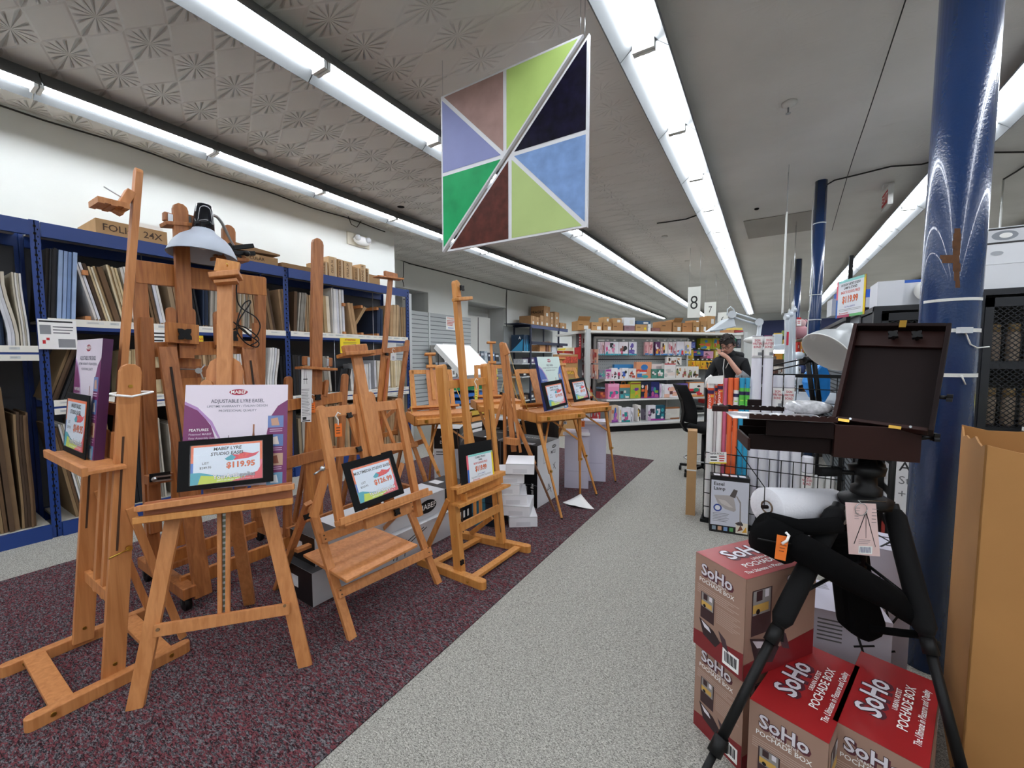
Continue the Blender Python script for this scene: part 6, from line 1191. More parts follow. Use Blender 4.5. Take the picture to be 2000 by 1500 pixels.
card('red_header_sign', [EC(1131, 652, .2), EC(1135, 651, .2), EC(1135, 700, .2), EC(1131, 703, .2)], mat('c0202a', .5), [textlines(.3, .1, .7, .9, 8, PAPER, .5)], 'narrow vertical red sign at the gondola end', 'sign')
card('red_block_sign', [EC(1122, 679, .3), EC(1134, 678, .3), EC(1134, 702, .3), EC(1122, 700, .3)], mat('c81e22', .5), [textlines(.2, .5, .8, .8, 3, mat('e05a5a', .5), .3)], 'square red display card at the gondola end', 'sign')
card('photo_header', [EC(1136, 652, .12), EC(1153, 656, .12), EC(1153, 676, .12), EC(1136, 680, .12)], PAPER, [patch(.3, .72, .6, .98, RED, .001), patch(.1, .4, .25, .7, mat('8a4a40', .5), .001), patch(.35, .4, .5, .7, mat('b86a58', .5), .001), patch(.6, .4, .85, .7, mat('c88a70', .5), .001), textlines(.1, .1, .9, .35, 3, mat('9aa4c0', .5))], 'white header with small product photos at the gondola end', 'sign')
bt = EC(1151, 778, .06); obj('red_bottle', MB().lathe([(.05, 0), (.07, .02), (.07, .16), (.03, .21), (.025, .25)], T(bt.x, bt.y, bt.z), 12, mat('c8402c', .4)).lathe([(.071, .05), (.071, .13)], T(bt.x, bt.y, bt.z), 12, mat('e8c8a0', .5), cap=False), None, label='red squeeze bottle on the gondola end', cat='bottle')
gb('end_niche', (-.30, 1.02, .52), (-.08, 1.3, .54), GMET)
card('promo_sign', [EC(1088, 679, .9), EC(1120, 679, .9), EC(1120, 690, .9), EC(1088, 690, .9)], mat('efe6c0', .5), [patch(0, .0, 1, .45, mat('a8281c', .5), .001), words_('Only', .42, .25, .36, YEL, .02, z=.002), words_('$1.99', .85, .3, .3, INK, .02, z=.002), poly([(.05, .55), (.5, .6), (.55, .9), (.1, .8)], YEL, .001)], 'promotional card reading Only $1.99 with yellow burst', 'sign', th=.01)
e = root('promo_stand', EC(1104, 720, .9)*1.0, 'kraft and red promotional display stand below the Only $1.99 card', 'display stand'); pz = EC(1104, 690, .9); OFF[e.name] = V((pz.x, pz.y, 0)); e.location = (pz.x, pz.y, 0)
obj('stand_body', MB().box((0, 0, pz.z/2-.01), (.38, .3, pz.z-.02), mat('b98c58', .7), T(pz.x, pz.y, 0) @ rz(43)), None, e)
for k in range(3): obj('product_row', MB().box((0, -.152, pz.z-.12-.2*k), (.36, .01, .12), mat(('c8503a', 'd8a83a', '8a9a4a')[k], .5, vary=.5, scale=40), T(pz.x, pz.y, 0) @ rz(43)), None, e)
# aisle number signs
def aisle(px0, px1, py0, py1, D, s, label):
    c = EYE+ray((px0+px1)/2, 697)*(D/FPX); n = V((0, -1, 0)); P0 = V((0, c.y, 0))
    a, b, c_, d = [onp(x, y, P0, n) for x, y in ((px0, py0), (px1, py0-4), (px1, py1-3), (px0, py1))]
    zt, zb = (a.z+b.z)/2, (c_.z+d.z)/2; e = root('aisle_sign', V(((a.x+b.x)/2, a.y, zb)), label, 'aisle sign'); M = frame(V((a.x, a.y, zb)), X3, Z3); W, H = b.x-a.x, zt-zb
    obj('card', MB().bb((a.x, a.y, zb), (b.x, a.y+.01, zt)), mat('e4e5dc', .6), e); m = MB(); m.text(s, H*.62, M @ T(W/2, H*.47, .002), mat('2a2a28', .6), -.004, 'CENTER', sx=.82); obj('number', m, None, e)
    for x in (a.x+.02, b.x-.02): obj('hanging_wire', MB().tube([(x, a.y+.005, zt), (x, a.y+.005, CEIL)], .002, 4, STEEL), STEEL, e)
aisle(1344, 1369, 562, 622, 8.0, '8', 'largest and nearest white hanging aisle sign, numbered eight'); aisle(1376, 1399, 592, 620, 10.5, '7', 'middle white hanging aisle sign, numbered seven'); aisle(1402, 1422, 612, 640, 13.0, '6', 'smallest and farthest white hanging aisle sign, numbered six')
# ---------------------------------------------------------------- office chair
cb = onz(1368, 926); e = root('office_chair', (cb.x, cb.y, 0), 'black mesh-backed drafting chair with chrome foot ring beside the paper rolls', 'office chair')
cx, cy = cb.x+.02, cb.y
for k in range(5):
    a = math.radians(20+72*k); m = MB(); m.bar((cx, cy, .10), (cx+.28*math.cos(a), cy+.28*math.sin(a), .075), .035, .03, Z3, BLACK); sp_ = obj('base_spoke', m, BLACK, e)
    obj('caster', MB().tube([(cx+.28*math.cos(a)-.012, cy+.28*math.sin(a), .03), (cx+.28*math.cos(a)+.012, cy+.28*math.sin(a), .03)], .03, 10, BLACK), BLACK, sp_)
obj('gas_column', MB().tube([(cx, cy, .08), (cx, cy, .5)], .02, 10, BLACK), BLACK, e)
m = MB(); m.tube([(cx+.21*math.cos(2*math.pi*k/24), cy+.21*math.sin(2*math.pi*k/24), .2) for k in range(25)], .009, 6, STEEL); obj('foot_ring', m, STEEL, e)
sz = onz(1360, 845, 0); 
m = MB(); m.lathe([(.02, .52), (.2, .53), (.25, .56), (.25, .60), (.21, .625), (.01, .63)], T(cx+.06, cy+.05, 0), 20, BLACKM); obj('seat', m, BLACKM, e)
d = -_r; pts = [(-.10, .52), (-.22, .55), (-.27, .64), (-.24, .78), (-.26, .92), (-.33, 1.06)]
w_ = V((d.x, d.y, 0)).normalized(); s_ = w_.cross(Z3)
m = MB()
for a_, b_ in zip(pts, pts[1:]): m.bar(V((cx, cy, a_[1]))+w_*(-a_[0]), V((cx, cy, b_[1]))+w_*(-b_[0]), .06, .03, w_, BLACK)
obj('back_spine', m, BLACK, e)
m = MB(); rows = [( .23, .66), (.22, .76), (.24, .88), (.29, 1.0), (.35, 1.12)]; vs = []; fs = []
for j, (o_, z_) in enumerate(rows):
    for i in range(7):
        t = (i-3)/3; vs.append(V((cx, cy, z_))+w_*(o_-.05*abs(t)**2)+s_*(.21*t*(1-.12*j/4)))
for j in range(4):
    for i in range(6): fs.append((j*7+i, j*7+i+1, j*7+7+i+1, j*7+7+i))
m.add(vs, fs, BLACKM, True); o = obj('mesh_back', m, BLACKM, e); s2 = o.modifiers.new('t', 'SOLIDIFY'); s2.thickness = .02
m = MB(); m.tube([V((cx, cy, .56))+s_*.2, V((cx, cy, .60))+s_*.29, V((cx, cy, .78))+s_*.29+w_*.02], .014, 6, BLACK); m.box((0, 0, 0), (.22, .06, .03), BLACK, T(*(V((cx, cy, .79))+s_*.29))); obj('armrest', m, BLACK, e)
# ---------------------------------------------------------------- man
mp = EYE+ray(1430, 697)*(5.5/FPX); mx, my = mp.x, mp.y
FW = V((-_r.x, -_r.y, 0)).normalized(); FW = (FW*.8+V((-_f.x, -_f.y, 0)).normalized()*.6).normalized(); SD = FW.cross(Z3).normalized()   # facing left and a little to the camera; SD = his right
man = root('person', (mx, my, 0), 'man in black hooded sweatshirt and glasses behind the paper rolls, hand at his nose', 'person')
def MP(f, s, z): return V((mx, my, z))+FW*f+SD*s
def skin_obj(name, chains, mt, par, sub=2):
    vs = []; es = []; rs = []; 
    for ch in chains:
        st = ch[0] if isinstance(ch[0], int) else None; prev = st
        for p in (ch[1:] if st is not None else ch):
            vs.append(V(p[0])-OFF[par.name]); rs.append(p[1]); i = len(vs)-1
            if prev is not None: es.append((prev, i))
            prev = i
    me = bpy.data.meshes.new(name); me.from_pydata(vs, es, []); me.materials.append(mt); o = bpy.data.objects.new(name, me); COL.objects.link(o); o.parent = par; OFF[o.name] = OFF[par.name]
    s = o.modifiers.new('skin', 'SKIN'); s.use_smooth_shade = True
    for i, r_ in enumerate(rs):
        v = me.skin_vertices[0].data[i]; v.radius = (r_, r_) if not isinstance(r_, tuple) else r_; v.use_root = (i == 0)
    sb = o.modifiers.new('sub', 'SUBSURF'); sb.levels = sub; sb.render_levels = sub; return o
HOOD = mat('17181b', .85); SKIN = mat('dba690', .55); HAIR = mat('241a16', .7); JEAN = mat('20242e', .85)
# body: one continuous surface, pelvis first
hd = MP(.13, 0, 1.60)
b = [(MP(0, 0, .95), .15)]
chains = [[(MP(-.02, 0, .95), .14), (MP(.0, 0, 1.10), .135), (MP(.03, 0, 1.26), .155), (MP(.05, 0, 1.38), .13), (MP(.075, 0, 1.46), .062), (MP(.10, 0, 1.53), .055)],
          [3, (MP(.05, .17, 1.38), .075), (MP(.10, .24, 1.24), .055), (MP(.17, .24, 1.12), .05)],
          [3, (MP(.05, -.17, 1.38), .075), (MP(.04, -.22, 1.22), .055), (MP(.16, -.2, 1.10), .05)],
          [0, (MP(-.02, .10, .86), .10), (MP(.0, .11, .5), .065), (MP(-.03, .11, .08), .045), (MP(.10, .11, .04), .04)],
          [0, (MP(-.02, -.10, .86), .10), (MP(.0, -.11, .5), .065), (MP(-.03, -.11, .08), .045), (MP(.10, -.11, .04), .04)]]
skin_obj('body', chains, HOOD, man)
# bare forearms: his left one comes up to the nose
side = -1
el_ = MP(.13, -.22, 1.20)
fh = hd+FW*.10+Z3*(-.075)+SD*.02
arm = skin_obj('forearm_and_hand', [[(MP(.12, -.21, 1.17), .042), (MP(.20, -.14, 1.30), .036), (MP(.245, -.05, 1.45), .026), (fh+FW*.03-SD*.03-Z3*.05, .03), (fh+FW*.03+SD*.01-Z3*.02, .028)]], SKIN, man)
wr = fh+FW*.03
for k in range(4):
    a = wr+SD*(.0)+Z3*(.018-.016*k)-FW*.0; obj_ = skin_obj('finger', [[(a-Z3*.01, .010), (a+SD*(.035-.003*k)+FW*.004, .009), (a+SD*(.06-.004*k)-FW*.016, .008), (a+SD*(.068-.004*k)-FW*.034, .007)]], SKIN, man, 1)
skin_obj('thumb', [[(wr-SD*.02-FW*.01, .011), (wr-SD*.0-FW*.035+Z3*.01, .010), (wr+SD*.02-FW*.05+Z3*.02, .008)]], SKIN, man, 1)
skin_obj('forearm_and_hand', [[(MP(.17, .24, 1.11), .04), (MP(.30, .14, 1.03), .032), (MP(.36, .06, 1.0), .028)]], SKIN, man)
obj('grey_cuff', MB().tube([MP(.09, -.225, 1.15), MP(.165, -.17, 1.235)], [.068, .058], 12, mat('8a8c8e', .8)), None, man, label='grey rolled cuff')
# head with face
tl_ = math.radians(24); HM = frame(hd, SD, (Z3*math.cos(tl_)+FW*math.sin(tl_)))   # x to his right, y up, z = x cross y
HM = HM if (HM.to_3x3() @ V((0, 0, 1))).dot(FW) > 0 else frame(hd, -SD, (Z3*math.cos(tl_)+FW*math.sin(tl_)))
m = MB(); pr = []; N_ = 18; vs = []; fs = []
for j in range(13):
    t = -1+2*j/12; y = t*.118; base = math.sqrt(max(0, 1-t*t)); wx = .076*base*(1 if t > -.1 else 1-.32*(-t-.1)); 
    for i in range(N_):
        th = 2*math.pi*i/N_; x = wx*math.cos(th); z = math.sin(th)*(.092*base if math.sin(th) < 0 else .09*base*(1 if t > 0 else 1-.05*(-t)))
        if math.sin(th) > .9 and -.35 < t < .1: z += .022*(1-abs(t+.18)/.3 if abs(t+.18) < .3 else 0)
        if math.sin(th) > .55 and abs(t-.05) < .1 and abs(math.cos(th)) > .25: z -= .008
        if math.sin(th) > .6 and t < -.75: z += .012
        vs.append(HM @ V((x, y, z)))
for j in range(12):
    for i in range(N_): fs.append((j*N_+i, j*N_+(i+1) % N_, (j+1)*N_+(i+1) % N_, (j+1)*N_+i))
m.add(vs, fs, SKIN, True); o = obj('head', m, SKIN, man); hob = o; sb = o.modifiers.new('s', 'SUBSURF'); sb.levels = 1; sb.render_levels = 1
for s in (-1, 1):
    obj('ear', MB().ball(HM @ V((s*.078, -.005, -.01)), .022, SKIN, 8, (.6, .6, 1.2)), SKIN, hob); obj('eye', MB().ball(HM @ V((s*.03, .008, .078)), .011, mat('b98270', .5), 8, (1.1, .75, .8)).tube([HM @ V((s*.02, .004, .087)), HM @ V((s*.03, .002, .09)), HM @ V((s*.04, .004, .087))], .002, 5, BLACK), None, hob)
    obj('eyebrow', MB().tube([HM @ V((s*.015, .034, .086)), HM @ V((s*.032, .038, .084)), HM @ V((s*.05, .033, .072))], .004, 5, HAIR), HAIR, hob)
obj('mouth', MB().tube([HM @ V((-.022, -.06, .083)), HM @ V((0, -.061, .088)), HM @ V((.022, -.06, .083))], .004, 5, mat('9a5a50', .5)), None, hob)
m = MB(); vs = []; fs = []; NH = 36; rr_ = random.Random(4)
for j in range(11):
    t = j/10; y = -.06+.215*t
    for i in range(NH):
        th = 2*math.pi*i/NH; b = math.sqrt(max(0.0, 1-(max(0, y-.01)/.146)**2)); fr = math.sin(th); tuft = .006*math.sin(7*th+j*1.3)+rr_.uniform(-.003, .005)*(j > 3); r_ = (.089+tuft)*b
        yy = y if fr < .2 else max(y, .06+.012*math.cos(3*th)+.01*math.sin(9*th))
        if abs(math.cos(th)) > .8 and fr > -.3: yy = max(yy, -.005)
        vs.append(HM @ V((r_*math.cos(th), yy, (.108+tuft if fr < 0 else .103+tuft)*b*fr-.002)))
for j in range(10):
    for i in range(NH): fs.append((j*NH+i, j*NH+(i+1) % NH, (j+1)*NH+(i+1) % NH, (j+1)*NH+i))
fs.append(tuple(10*NH+k for k in range(NH)))
m.add(vs, fs, HAIR, True)
for k in range(40):
    th = rr_.uniform(0, 6.28); q_ = rr_.uniform(.1, .95); c0_ = V((.08*q_*math.cos(th), .15*math.sqrt(1-q_*q_*.8), .095*q_*math.sin(th))); m.tube([HM @ (c0_*.9), HM @ (c0_+V((.02*math.cos(th+.8), .006, .02*math.sin(th+.8)))), HM @ (c0_+V((.036*math.cos(th+1.1), -.006, .036*math.sin(th+1.1))))], [.012, .009, .003], 5, HAIR)
obj('hair', m, HAIR, hob)
m = MB()
for s in (-1, 1): m.tube([HM @ V((s*.033+.026*math.cos(2*math.pi*k/14), .008+.02*math.sin(2*math.pi*k/14), .096)) for k in range(15)], .0035, 5, BLACK); m.tube([HM @ V((s*.058, .012, .094)), HM @ V((s*.08, .012, .0))], .003, 5, BLACK)
m.tube([HM @ V((-.008, .012, .098)), HM @ V((.008, .012, .098))], .003, 5, BLACK); obj('glasses', m, BLACK, hob)
m = MB(); m.tube([MP(.03, .13, 1.44), MP(-.05, .09, 1.47), MP(-.08, 0, 1.48), MP(-.05, -.09, 1.47), MP(.03, -.13, 1.44)], [.03, .045, .05, .045, .03], 10, HOOD); obj('hood', m, HOOD, man)
m = MB(); m.tube([MP(.15, .03, 1.42), MP(.195, .02, 1.3), MP(.19, .0, 1.1)], .006, 5, OFFW); m.tube([MP(.14, -.04, 1.42), MP(.19, -.01, 1.3)], .005, 5, OFFW); obj('lanyard', m, OFFW, man, label='white lanyard')
# ================================================================ RIGHT SIDE
def DP(px, py, D): return EYE+ray(px, py)*(D/FPX)
def FY(px, py, y): return ony(px, py, y)
# ---- pillars
def pillar(x, y, r, label, big=False):
    e = root('support_pillar', (x, y, 0), label, 'pillar')
    def bm(nt, b, N, L):
        tc = N('ShaderNodeTexCoord'); n = N('ShaderNodeTexNoise'); n.inputs['Scale'].default_value = 90; n.inputs['Detail'].default_value = 3; L(tc.outputs['Object'], n.inputs[0])
        bu = N('ShaderNodeBump'); bu.inputs['Strength'].default_value = .35; bu.inputs['Distance'].default_value = .004; L(n.outputs[0], bu.inputs['Height']); L(bu.outputs[0], b.inputs['Normal'])
        v = N('ShaderNodeTexNoise'); v.inputs['Scale'].default_value = 14; v.inputs['Detail'].default_value = 8; v.inputs['Roughness'].default_value = .8; L(tc.outputs['Object'], v.inputs[0])
        r_ = N('ShaderNodeValToRGB'); r_.color_ramp.elements[0].position = .74; r_.color_ramp.elements[0].color = lin('16335f'); r_.color_ramp.elements[1].position = .77; r_.color_ramp.elements[1].color = lin('a9b4c4'); L(v.outputs[0], r_.inputs[0]); L(r_.outputs[0], b.inputs['Base Color'])
        b.inputs['Roughness'].default_value = .22; b.inputs['Coat Weight'].default_value = .4
    if 'PILM' not in MATS: MATS['PILM'] = node_mat('glossy_navy_paint', bm)
    obj('column', MB().tube([(x, y, 0), (x, y, CEIL)], r, 40 if big else 20), MATS['PILM'], e)
    return e
PX_, PY_ = .685, 2.62; PR = .098
e = pillar(PX_, PY_, PR, 'glossy navy-blue iron pillar with rust patch in the right foreground', True)
# rust patch and plastic ties follow the surface of the column
def onpil(px, py, r):
    d = ray(px, py); ox, oy = -PX_, -PY_; a = d.x**2+d.y**2; b = 2*(ox*d.x+oy*d.y); c = ox*ox+oy*oy-r*r; k = (-b-math.sqrt(max(0, b*b-4*a*c)))/(2*a); return EYE+d*k
RUST = mat('5c3d26', .9, vary=.25, scale=40)
rp = [(1868, 448), (1877, 452), (1876, 480), (1873, 505), (1876, 520), (1872, 545), (1874, 562), (1869, 565), (1864, 545), (1862, 520), (1852, 512), (1838, 512), (1834, 504), (1846, 502), (1858, 500), (1862, 480), (1866, 470)]
m = MB(); zc = [onpil(*q, PR+.0015) for q in rp]
for band in ((446, 456, 1864, 1876), (456, 470, 1862, 1877), (470, 485, 1860, 1876), (485, 498, 1861, 1875), (498, 506, 1836, 1874), (506, 514, 1840, 1874), (514, 530, 1861, 1876), (530, 548, 1863, 1874), (548, 562, 1866, 1875)):
    y0, y1, x0, x1 = band; n_ = max(2, int((x1-x0)/5)); 
    for i in range(n_):
        xa, xb = x0+(x1-x0)*i/n_, x0+(x1-x0)*(i+1)/n_; m.quad(onpil(xa, y1, PR+.0015), onpil(xb, y1, PR+.0015), onpil(xb, y0, PR+.0015), onpil(xa, y0, PR+.0015), RUST)
obj('rust_patch', m, RUST, e, label='brown rust patch')
def tie(z, a0=0, a1=360, w=.008, rr=.0025, m=OFFW):
    mb = MB(); n_ = 30; vs = []; fs = []
    for i in range(n_+1):
        a = math.radians(a0+(a1-a0)*i/n_)
        for zz, r_ in ((-w, PR+.0005), (w, PR+.0005), (w, PR+rr), (-w, PR+rr)): vs.append((PX_+r_*math.cos(a), PY_+r_*math.sin(a), z+zz))
    for i in range(n_):
        for k in range(4): fs.append((i*4+k, i*4+(k+1) % 4, i*4+4+(k+1) % 4, i*4+4+k))
    mb.add(vs, fs, m); return mb
TIEM = mat('c9ced2', .4)
zt1 = onpil(1860, 585, PR).z; zt2 = onpil(1880, 645, PR).z; zt3 = onpil(1870, 733, PR).z
obj('tape_band', tie(zt1, 200, 330, .006), OFFW, e); obj('cable_tie', tie(zt2), TIEM, e); obj('cable_tie', tie(zt3), TIEM, e)
p = onpil(1884, 645, PR+.015); obj('tie_tail', MB().tube([p, p+_r*.03-Z3*.06, p+_r*.06-Z3*.075, p+_r*.11-Z3*.07], .003, 5, OFFW), OFFW, e); obj('tie_buckle', MB().box((0, 0, 0), (.05, .02, .025), TIEM, T(*p) @ rz(30)), TIEM, e)
p3 = onpil(1878, 733, PR+.012); obj('tie_tail', MB().tube([p3, p3+_r*.02-Z3*.04], .003, 5, OFFW), OFFW, e)
pillar(.47, 6.25, .062, 'slim navy pillar behind the white lamps, with a white cable tied to it')
pillar(.49, 10.9, .062, 'farthest slim navy pillar')
cable('pillar_cable', smooth([(.40, 6.18, 3.5), (.39, 6.17, 3.0), (.42, 6.16, 2.3), (.395, 6.16, 1.8), (.42, 6.16, 1.2)]), .006, 'white cable running down the slim navy pillar', OFFW)
for z in (3.05, 2.2, 1.9): obj('cable_tie', MB().lathe([(.064, -.006), (.066, -.006), (.066, .006), (.064, .006)], T(.47, 6.25, z), 20, TIEM), TIEM, label='pale tie around the slim navy pillar, %s' % {3.05: 'uppermost', 2.2: 'middle', 1.9: 'lowest'}[z], cat='cable tie')
# ---- paper roll rack
RY = 3.95
e = root('roll_rack', (.02, RY+.15, 0), 'black wire grid rack filled with tall paper rolls at the right of the aisle', 'rack')
xl, xr = -.44, .52; W3 = .004
def wire(nm, a, b, r=W3): return obj(nm, MB().tube([a, b], r, 5, BLACK), BLACK, e)
for z in (.03, .14, .26, .38, .52, .62): wire('grid_wire', (xl, RY-.06, z), (xr, RY-.06, z))
for k in range(13): wire('grid_wire', (xl+.08*k, RY-.06, .03), (xl+.08*k, RY-.06, .62 if k > 3 else .62))
obj('base_tray', MB().bb((xl-.02, RY-.08, 0), (xr+.02, RY+.42, .025)), BLACK, e)
for x in (xl, xr):
    for z in (.03, .62, .9): wire('side_wire', (x, RY-.06, z), (x, RY+.4, z))
zb = FY(1600, 733, RY+.4).z
obj('top_bar', MB().bb((xl+.3, RY+.39, 1.27), (1.0, RY+.405, 1.30)), BLACK, e)
for k in range(8): wire('back_wire', (xl+.1+.14*k, RY+.4, .03), (xl+.1+.14*k, RY+.4, 1.28))
for z in (1.05, 1.17): wire('back_wire', (xl+.3, RY+.4, z), (.9, RY+.4, z))
def roll(a, b, yt, dy, c, label, group=None, z0=.027, lab=None, hole=False):
    y = RY+dy; p, q = FY(a, 800, y), FY(b, 800, y); r = abs(q.x-p.x)/2*.98; x = (p.x+q.x)/2; zt = FY((a+b)/2, yt, y).z; rt = root('paper_roll', (x, y, z0), label, 'paper roll', group)
    mm = mat(c, .55); obj('paper', MB().lathe([(r*.45, z0+.01), (r*.97, z0), (r, z0+.006), (r, zt-.006), (r*.97, zt), (r*.45, zt), (r*.42, zt-.03)], T(x, y, 0), 20, mm, cap=True), mm, rt)
    if lab:
        z1, z2 = lab[0], lab[1]
        def cyl(zA, zB, a0, a1, rr, mt, mb):
            vs = []; n_ = 8
            for i in range(n_+1):
                a_ = math.radians(a0+(a1-a0)*i/n_); vs += [(x+rr*math.sin(a_), y-rr*math.cos(a_), zA), (x+rr*math.sin(a_), y-rr*math.cos(a_), zB)]
            mb.add(vs, [(2*i, 2*i+2, 2*i+3, 2*i+1) for i in range(n_)], mt, True)
        mb = MB()
        if lab[2] == 'bond':
            cyl(z1, z2, -75, 75, r+.0006, mat('2a2c3a', .5), mb); cyl(z1+.004, z2-.004, -72, 72, r+.0009, PAPER, mb); h_ = z2-z1; cyl(z1+h_*.12, z1+h_*.26, 10, 55, r+.0013, GREYP, mb); cyl(z1+h_*.1, z1+h_*.38, 58, 66, r+.0013, INK, mb); cyl(z1+h_*.08, z1+h_*.1, -60, 40, r+.0013, INK, mb)
            for k, s in enumerate(('SIGN', 'WRITERS', 'BOND')):
                t_ = MB(); t_.text(s, h_*.15, MX(), mat('c03048', .5), .02, 'CENTER', sx=.72); rr = r+.0014; off = h_*(.8-.15*k)
                for v in t_.v: a_ = (v.x)/rr; v_ = V((x+rr*math.sin(a_), y-rr*math.cos(a_), z1+off+v.y)); v.x, v.y, v.z = v_
                mb.add(t_.v, t_.f, t_.mats[0])
        elif lab[2] == 'art':
            cyl(z1, z2, -70, 70, r+.0006, mat('e2502a', .5), mb); cyl(z2-.05, z2-.02, -70, 70, r+.001, mat('3a2050', .5), mb); cyl(z1+.1, z2-.06, 5, 60, r+.0012, mat('eeb03a', .5), mb)
            t_ = MB(); t_.text('ArtKraft', .034, rz(-90), PAPER, .01, 'LEFT'); rr = r+.0014
            for v in t_.v: a_ = (v.x-.005)/rr; v_ = V((x+rr*math.sin(a_), y-rr*math.cos(a_), z2-.06+v.y)); v.x, v.y, v.z = v_
            mb.add(t_.v, t_.f, t_.mats[0])
        else:
            cyl(z1, z2, -75, 75, r+.0006, mat(lab[2], .5), mb); cyl(z2-.06, z2-.03, -75, 75, r+.001, mat('2a2050', .5), mb); cyl(z1+.06, z2-.1, -30, 40, r+.0012, mat('a8e05a', .5), mb)
        obj('roll_label', mb, None, rt)
    return rt
roll(1381, 1394, 737, 0, 'eceae8', 'white paper roll with orange label, leftmost in the roll rack', lab=(1.00, 1.18, 'art'))
roll(1394.5, 1400, 742, .03, 'e8e0e0', 'narrow white roll second from the left in the roll rack', lab=(1.02, 1.2, 'art')); roll(1400.5, 1411, 737, 0, 'eeecea', 'white roll with orange label left of the pink roll', lab=(1.05, 1.22, 'art'))
roll(1411.5, 1420, 739, .02, 'd8708f', 'pink paper roll between the white and orange rolls'); roll(1405, 1412, 736, .09, 'd9a860', 'thin tan roll behind the white and pink rolls')
roll(1420.5, 1431, 738, 0, 'ea6a36', 'orange paper roll beside the pink one'); roll(1431.5, 1442, 738, 0, 'ea6a36', 'orange paper roll with white label, left of the blue rolls', lab=(1.02, 1.17, 'e8e6e4'))
roll(1442.5, 1453.5, 738, 0, '2a9cc4', 'bright blue paper roll beside the orange rolls', lab=(1.02, 1.19, '5ac04a')); roll(1454, 1463, 738, 0, '2a9cc4', 'bright blue paper roll beside the tall white rolls', lab=(1.02, 1.19, '5ac04a'))
roll(1464, 1485, 656, .02, 'e2e1ea', 'tallest white roll, left one, marked SIGN WRITERS BOND', lab=(1.44, 1.62, 'bond')); roll(1486.5, 1506.5, 657, .02, 'e6e5ee', 'tallest white roll, right one, marked SIGN WRITERS BOND', lab=(1.44, 1.62, 'bond'))
roll(1507.5, 1527, 733, .1, 'dedee6', 'shorter white bond roll right of the tallest pair', lab=(1.02, 1.2, 'bond')); roll(1529, 1550.5, 733, .1, 'e2e2ea', 'rightmost of the shoulder-high white bond rolls', lab=(1.02, 1.2, 'bond'))
for i, (a, b, yt) in enumerate(((1483, 1502, 872), (1504, 1523, 872), (1526, 1546, 874), (1549, 1569, 876))): roll(a, b, yt, -.0, 'dddde4', 'low white roll in the front row of the rack, %s from the left' % ORD[i], group='low white rolls')
roll(1571, 1594, 892, -.0, 'e4e3ea', 'low white roll with red SIGN WRITERS BOND label under the wooden box', lab=(.36, .54, 'bond'))
for i, (a, b, yt, dy) in enumerate(((1597, 1616, 930, 0), (1620, 1639, 933, 0), (1602, 1618, 926, .09), (1622, 1637, 928, .09))): roll(a, b, yt, dy, 'dededd', 'short white roll at the right end of the rack, %s' % ('front left', 'front right', 'rear left', 'rear right')[i], group='short white rolls')
obj('paper_flap', MB().tube([FY(1377, 757, RY-.05), FY(1381, 740, RY-.05), FY(1390, 733, RY-.04)], .01, 6, PAPER).prism([FY(1378, 749, RY-.055), FY(1383, 736, RY-.055), FY(1413, 733, RY-.055), FY(1411, 750, RY-.055)], Y3*.003, PAPER), PAPER, label='loose white paper flap curling over the leftmost rolls', cat='paper')
card('paper_rolls_sign', [FY(1386, 883, RY-.07), FY(1419, 883, RY-.07), FY(1419, 905, RY-.07), FY(1386, 905, RY-.07)], PAPER, [words_('PAPER ROLLS', .5, .86, .22, INK, .02, sx=.85, z=.001), textlines(.08, .15, .5, .7, 2, INK, .4), textlines(.6, .15, .95, .75, 3, RED, .5), patch(0, 0, 1, .1, YEL, .0006)], 'white PAPER ROLLS price card on the wire rack', 'sign')
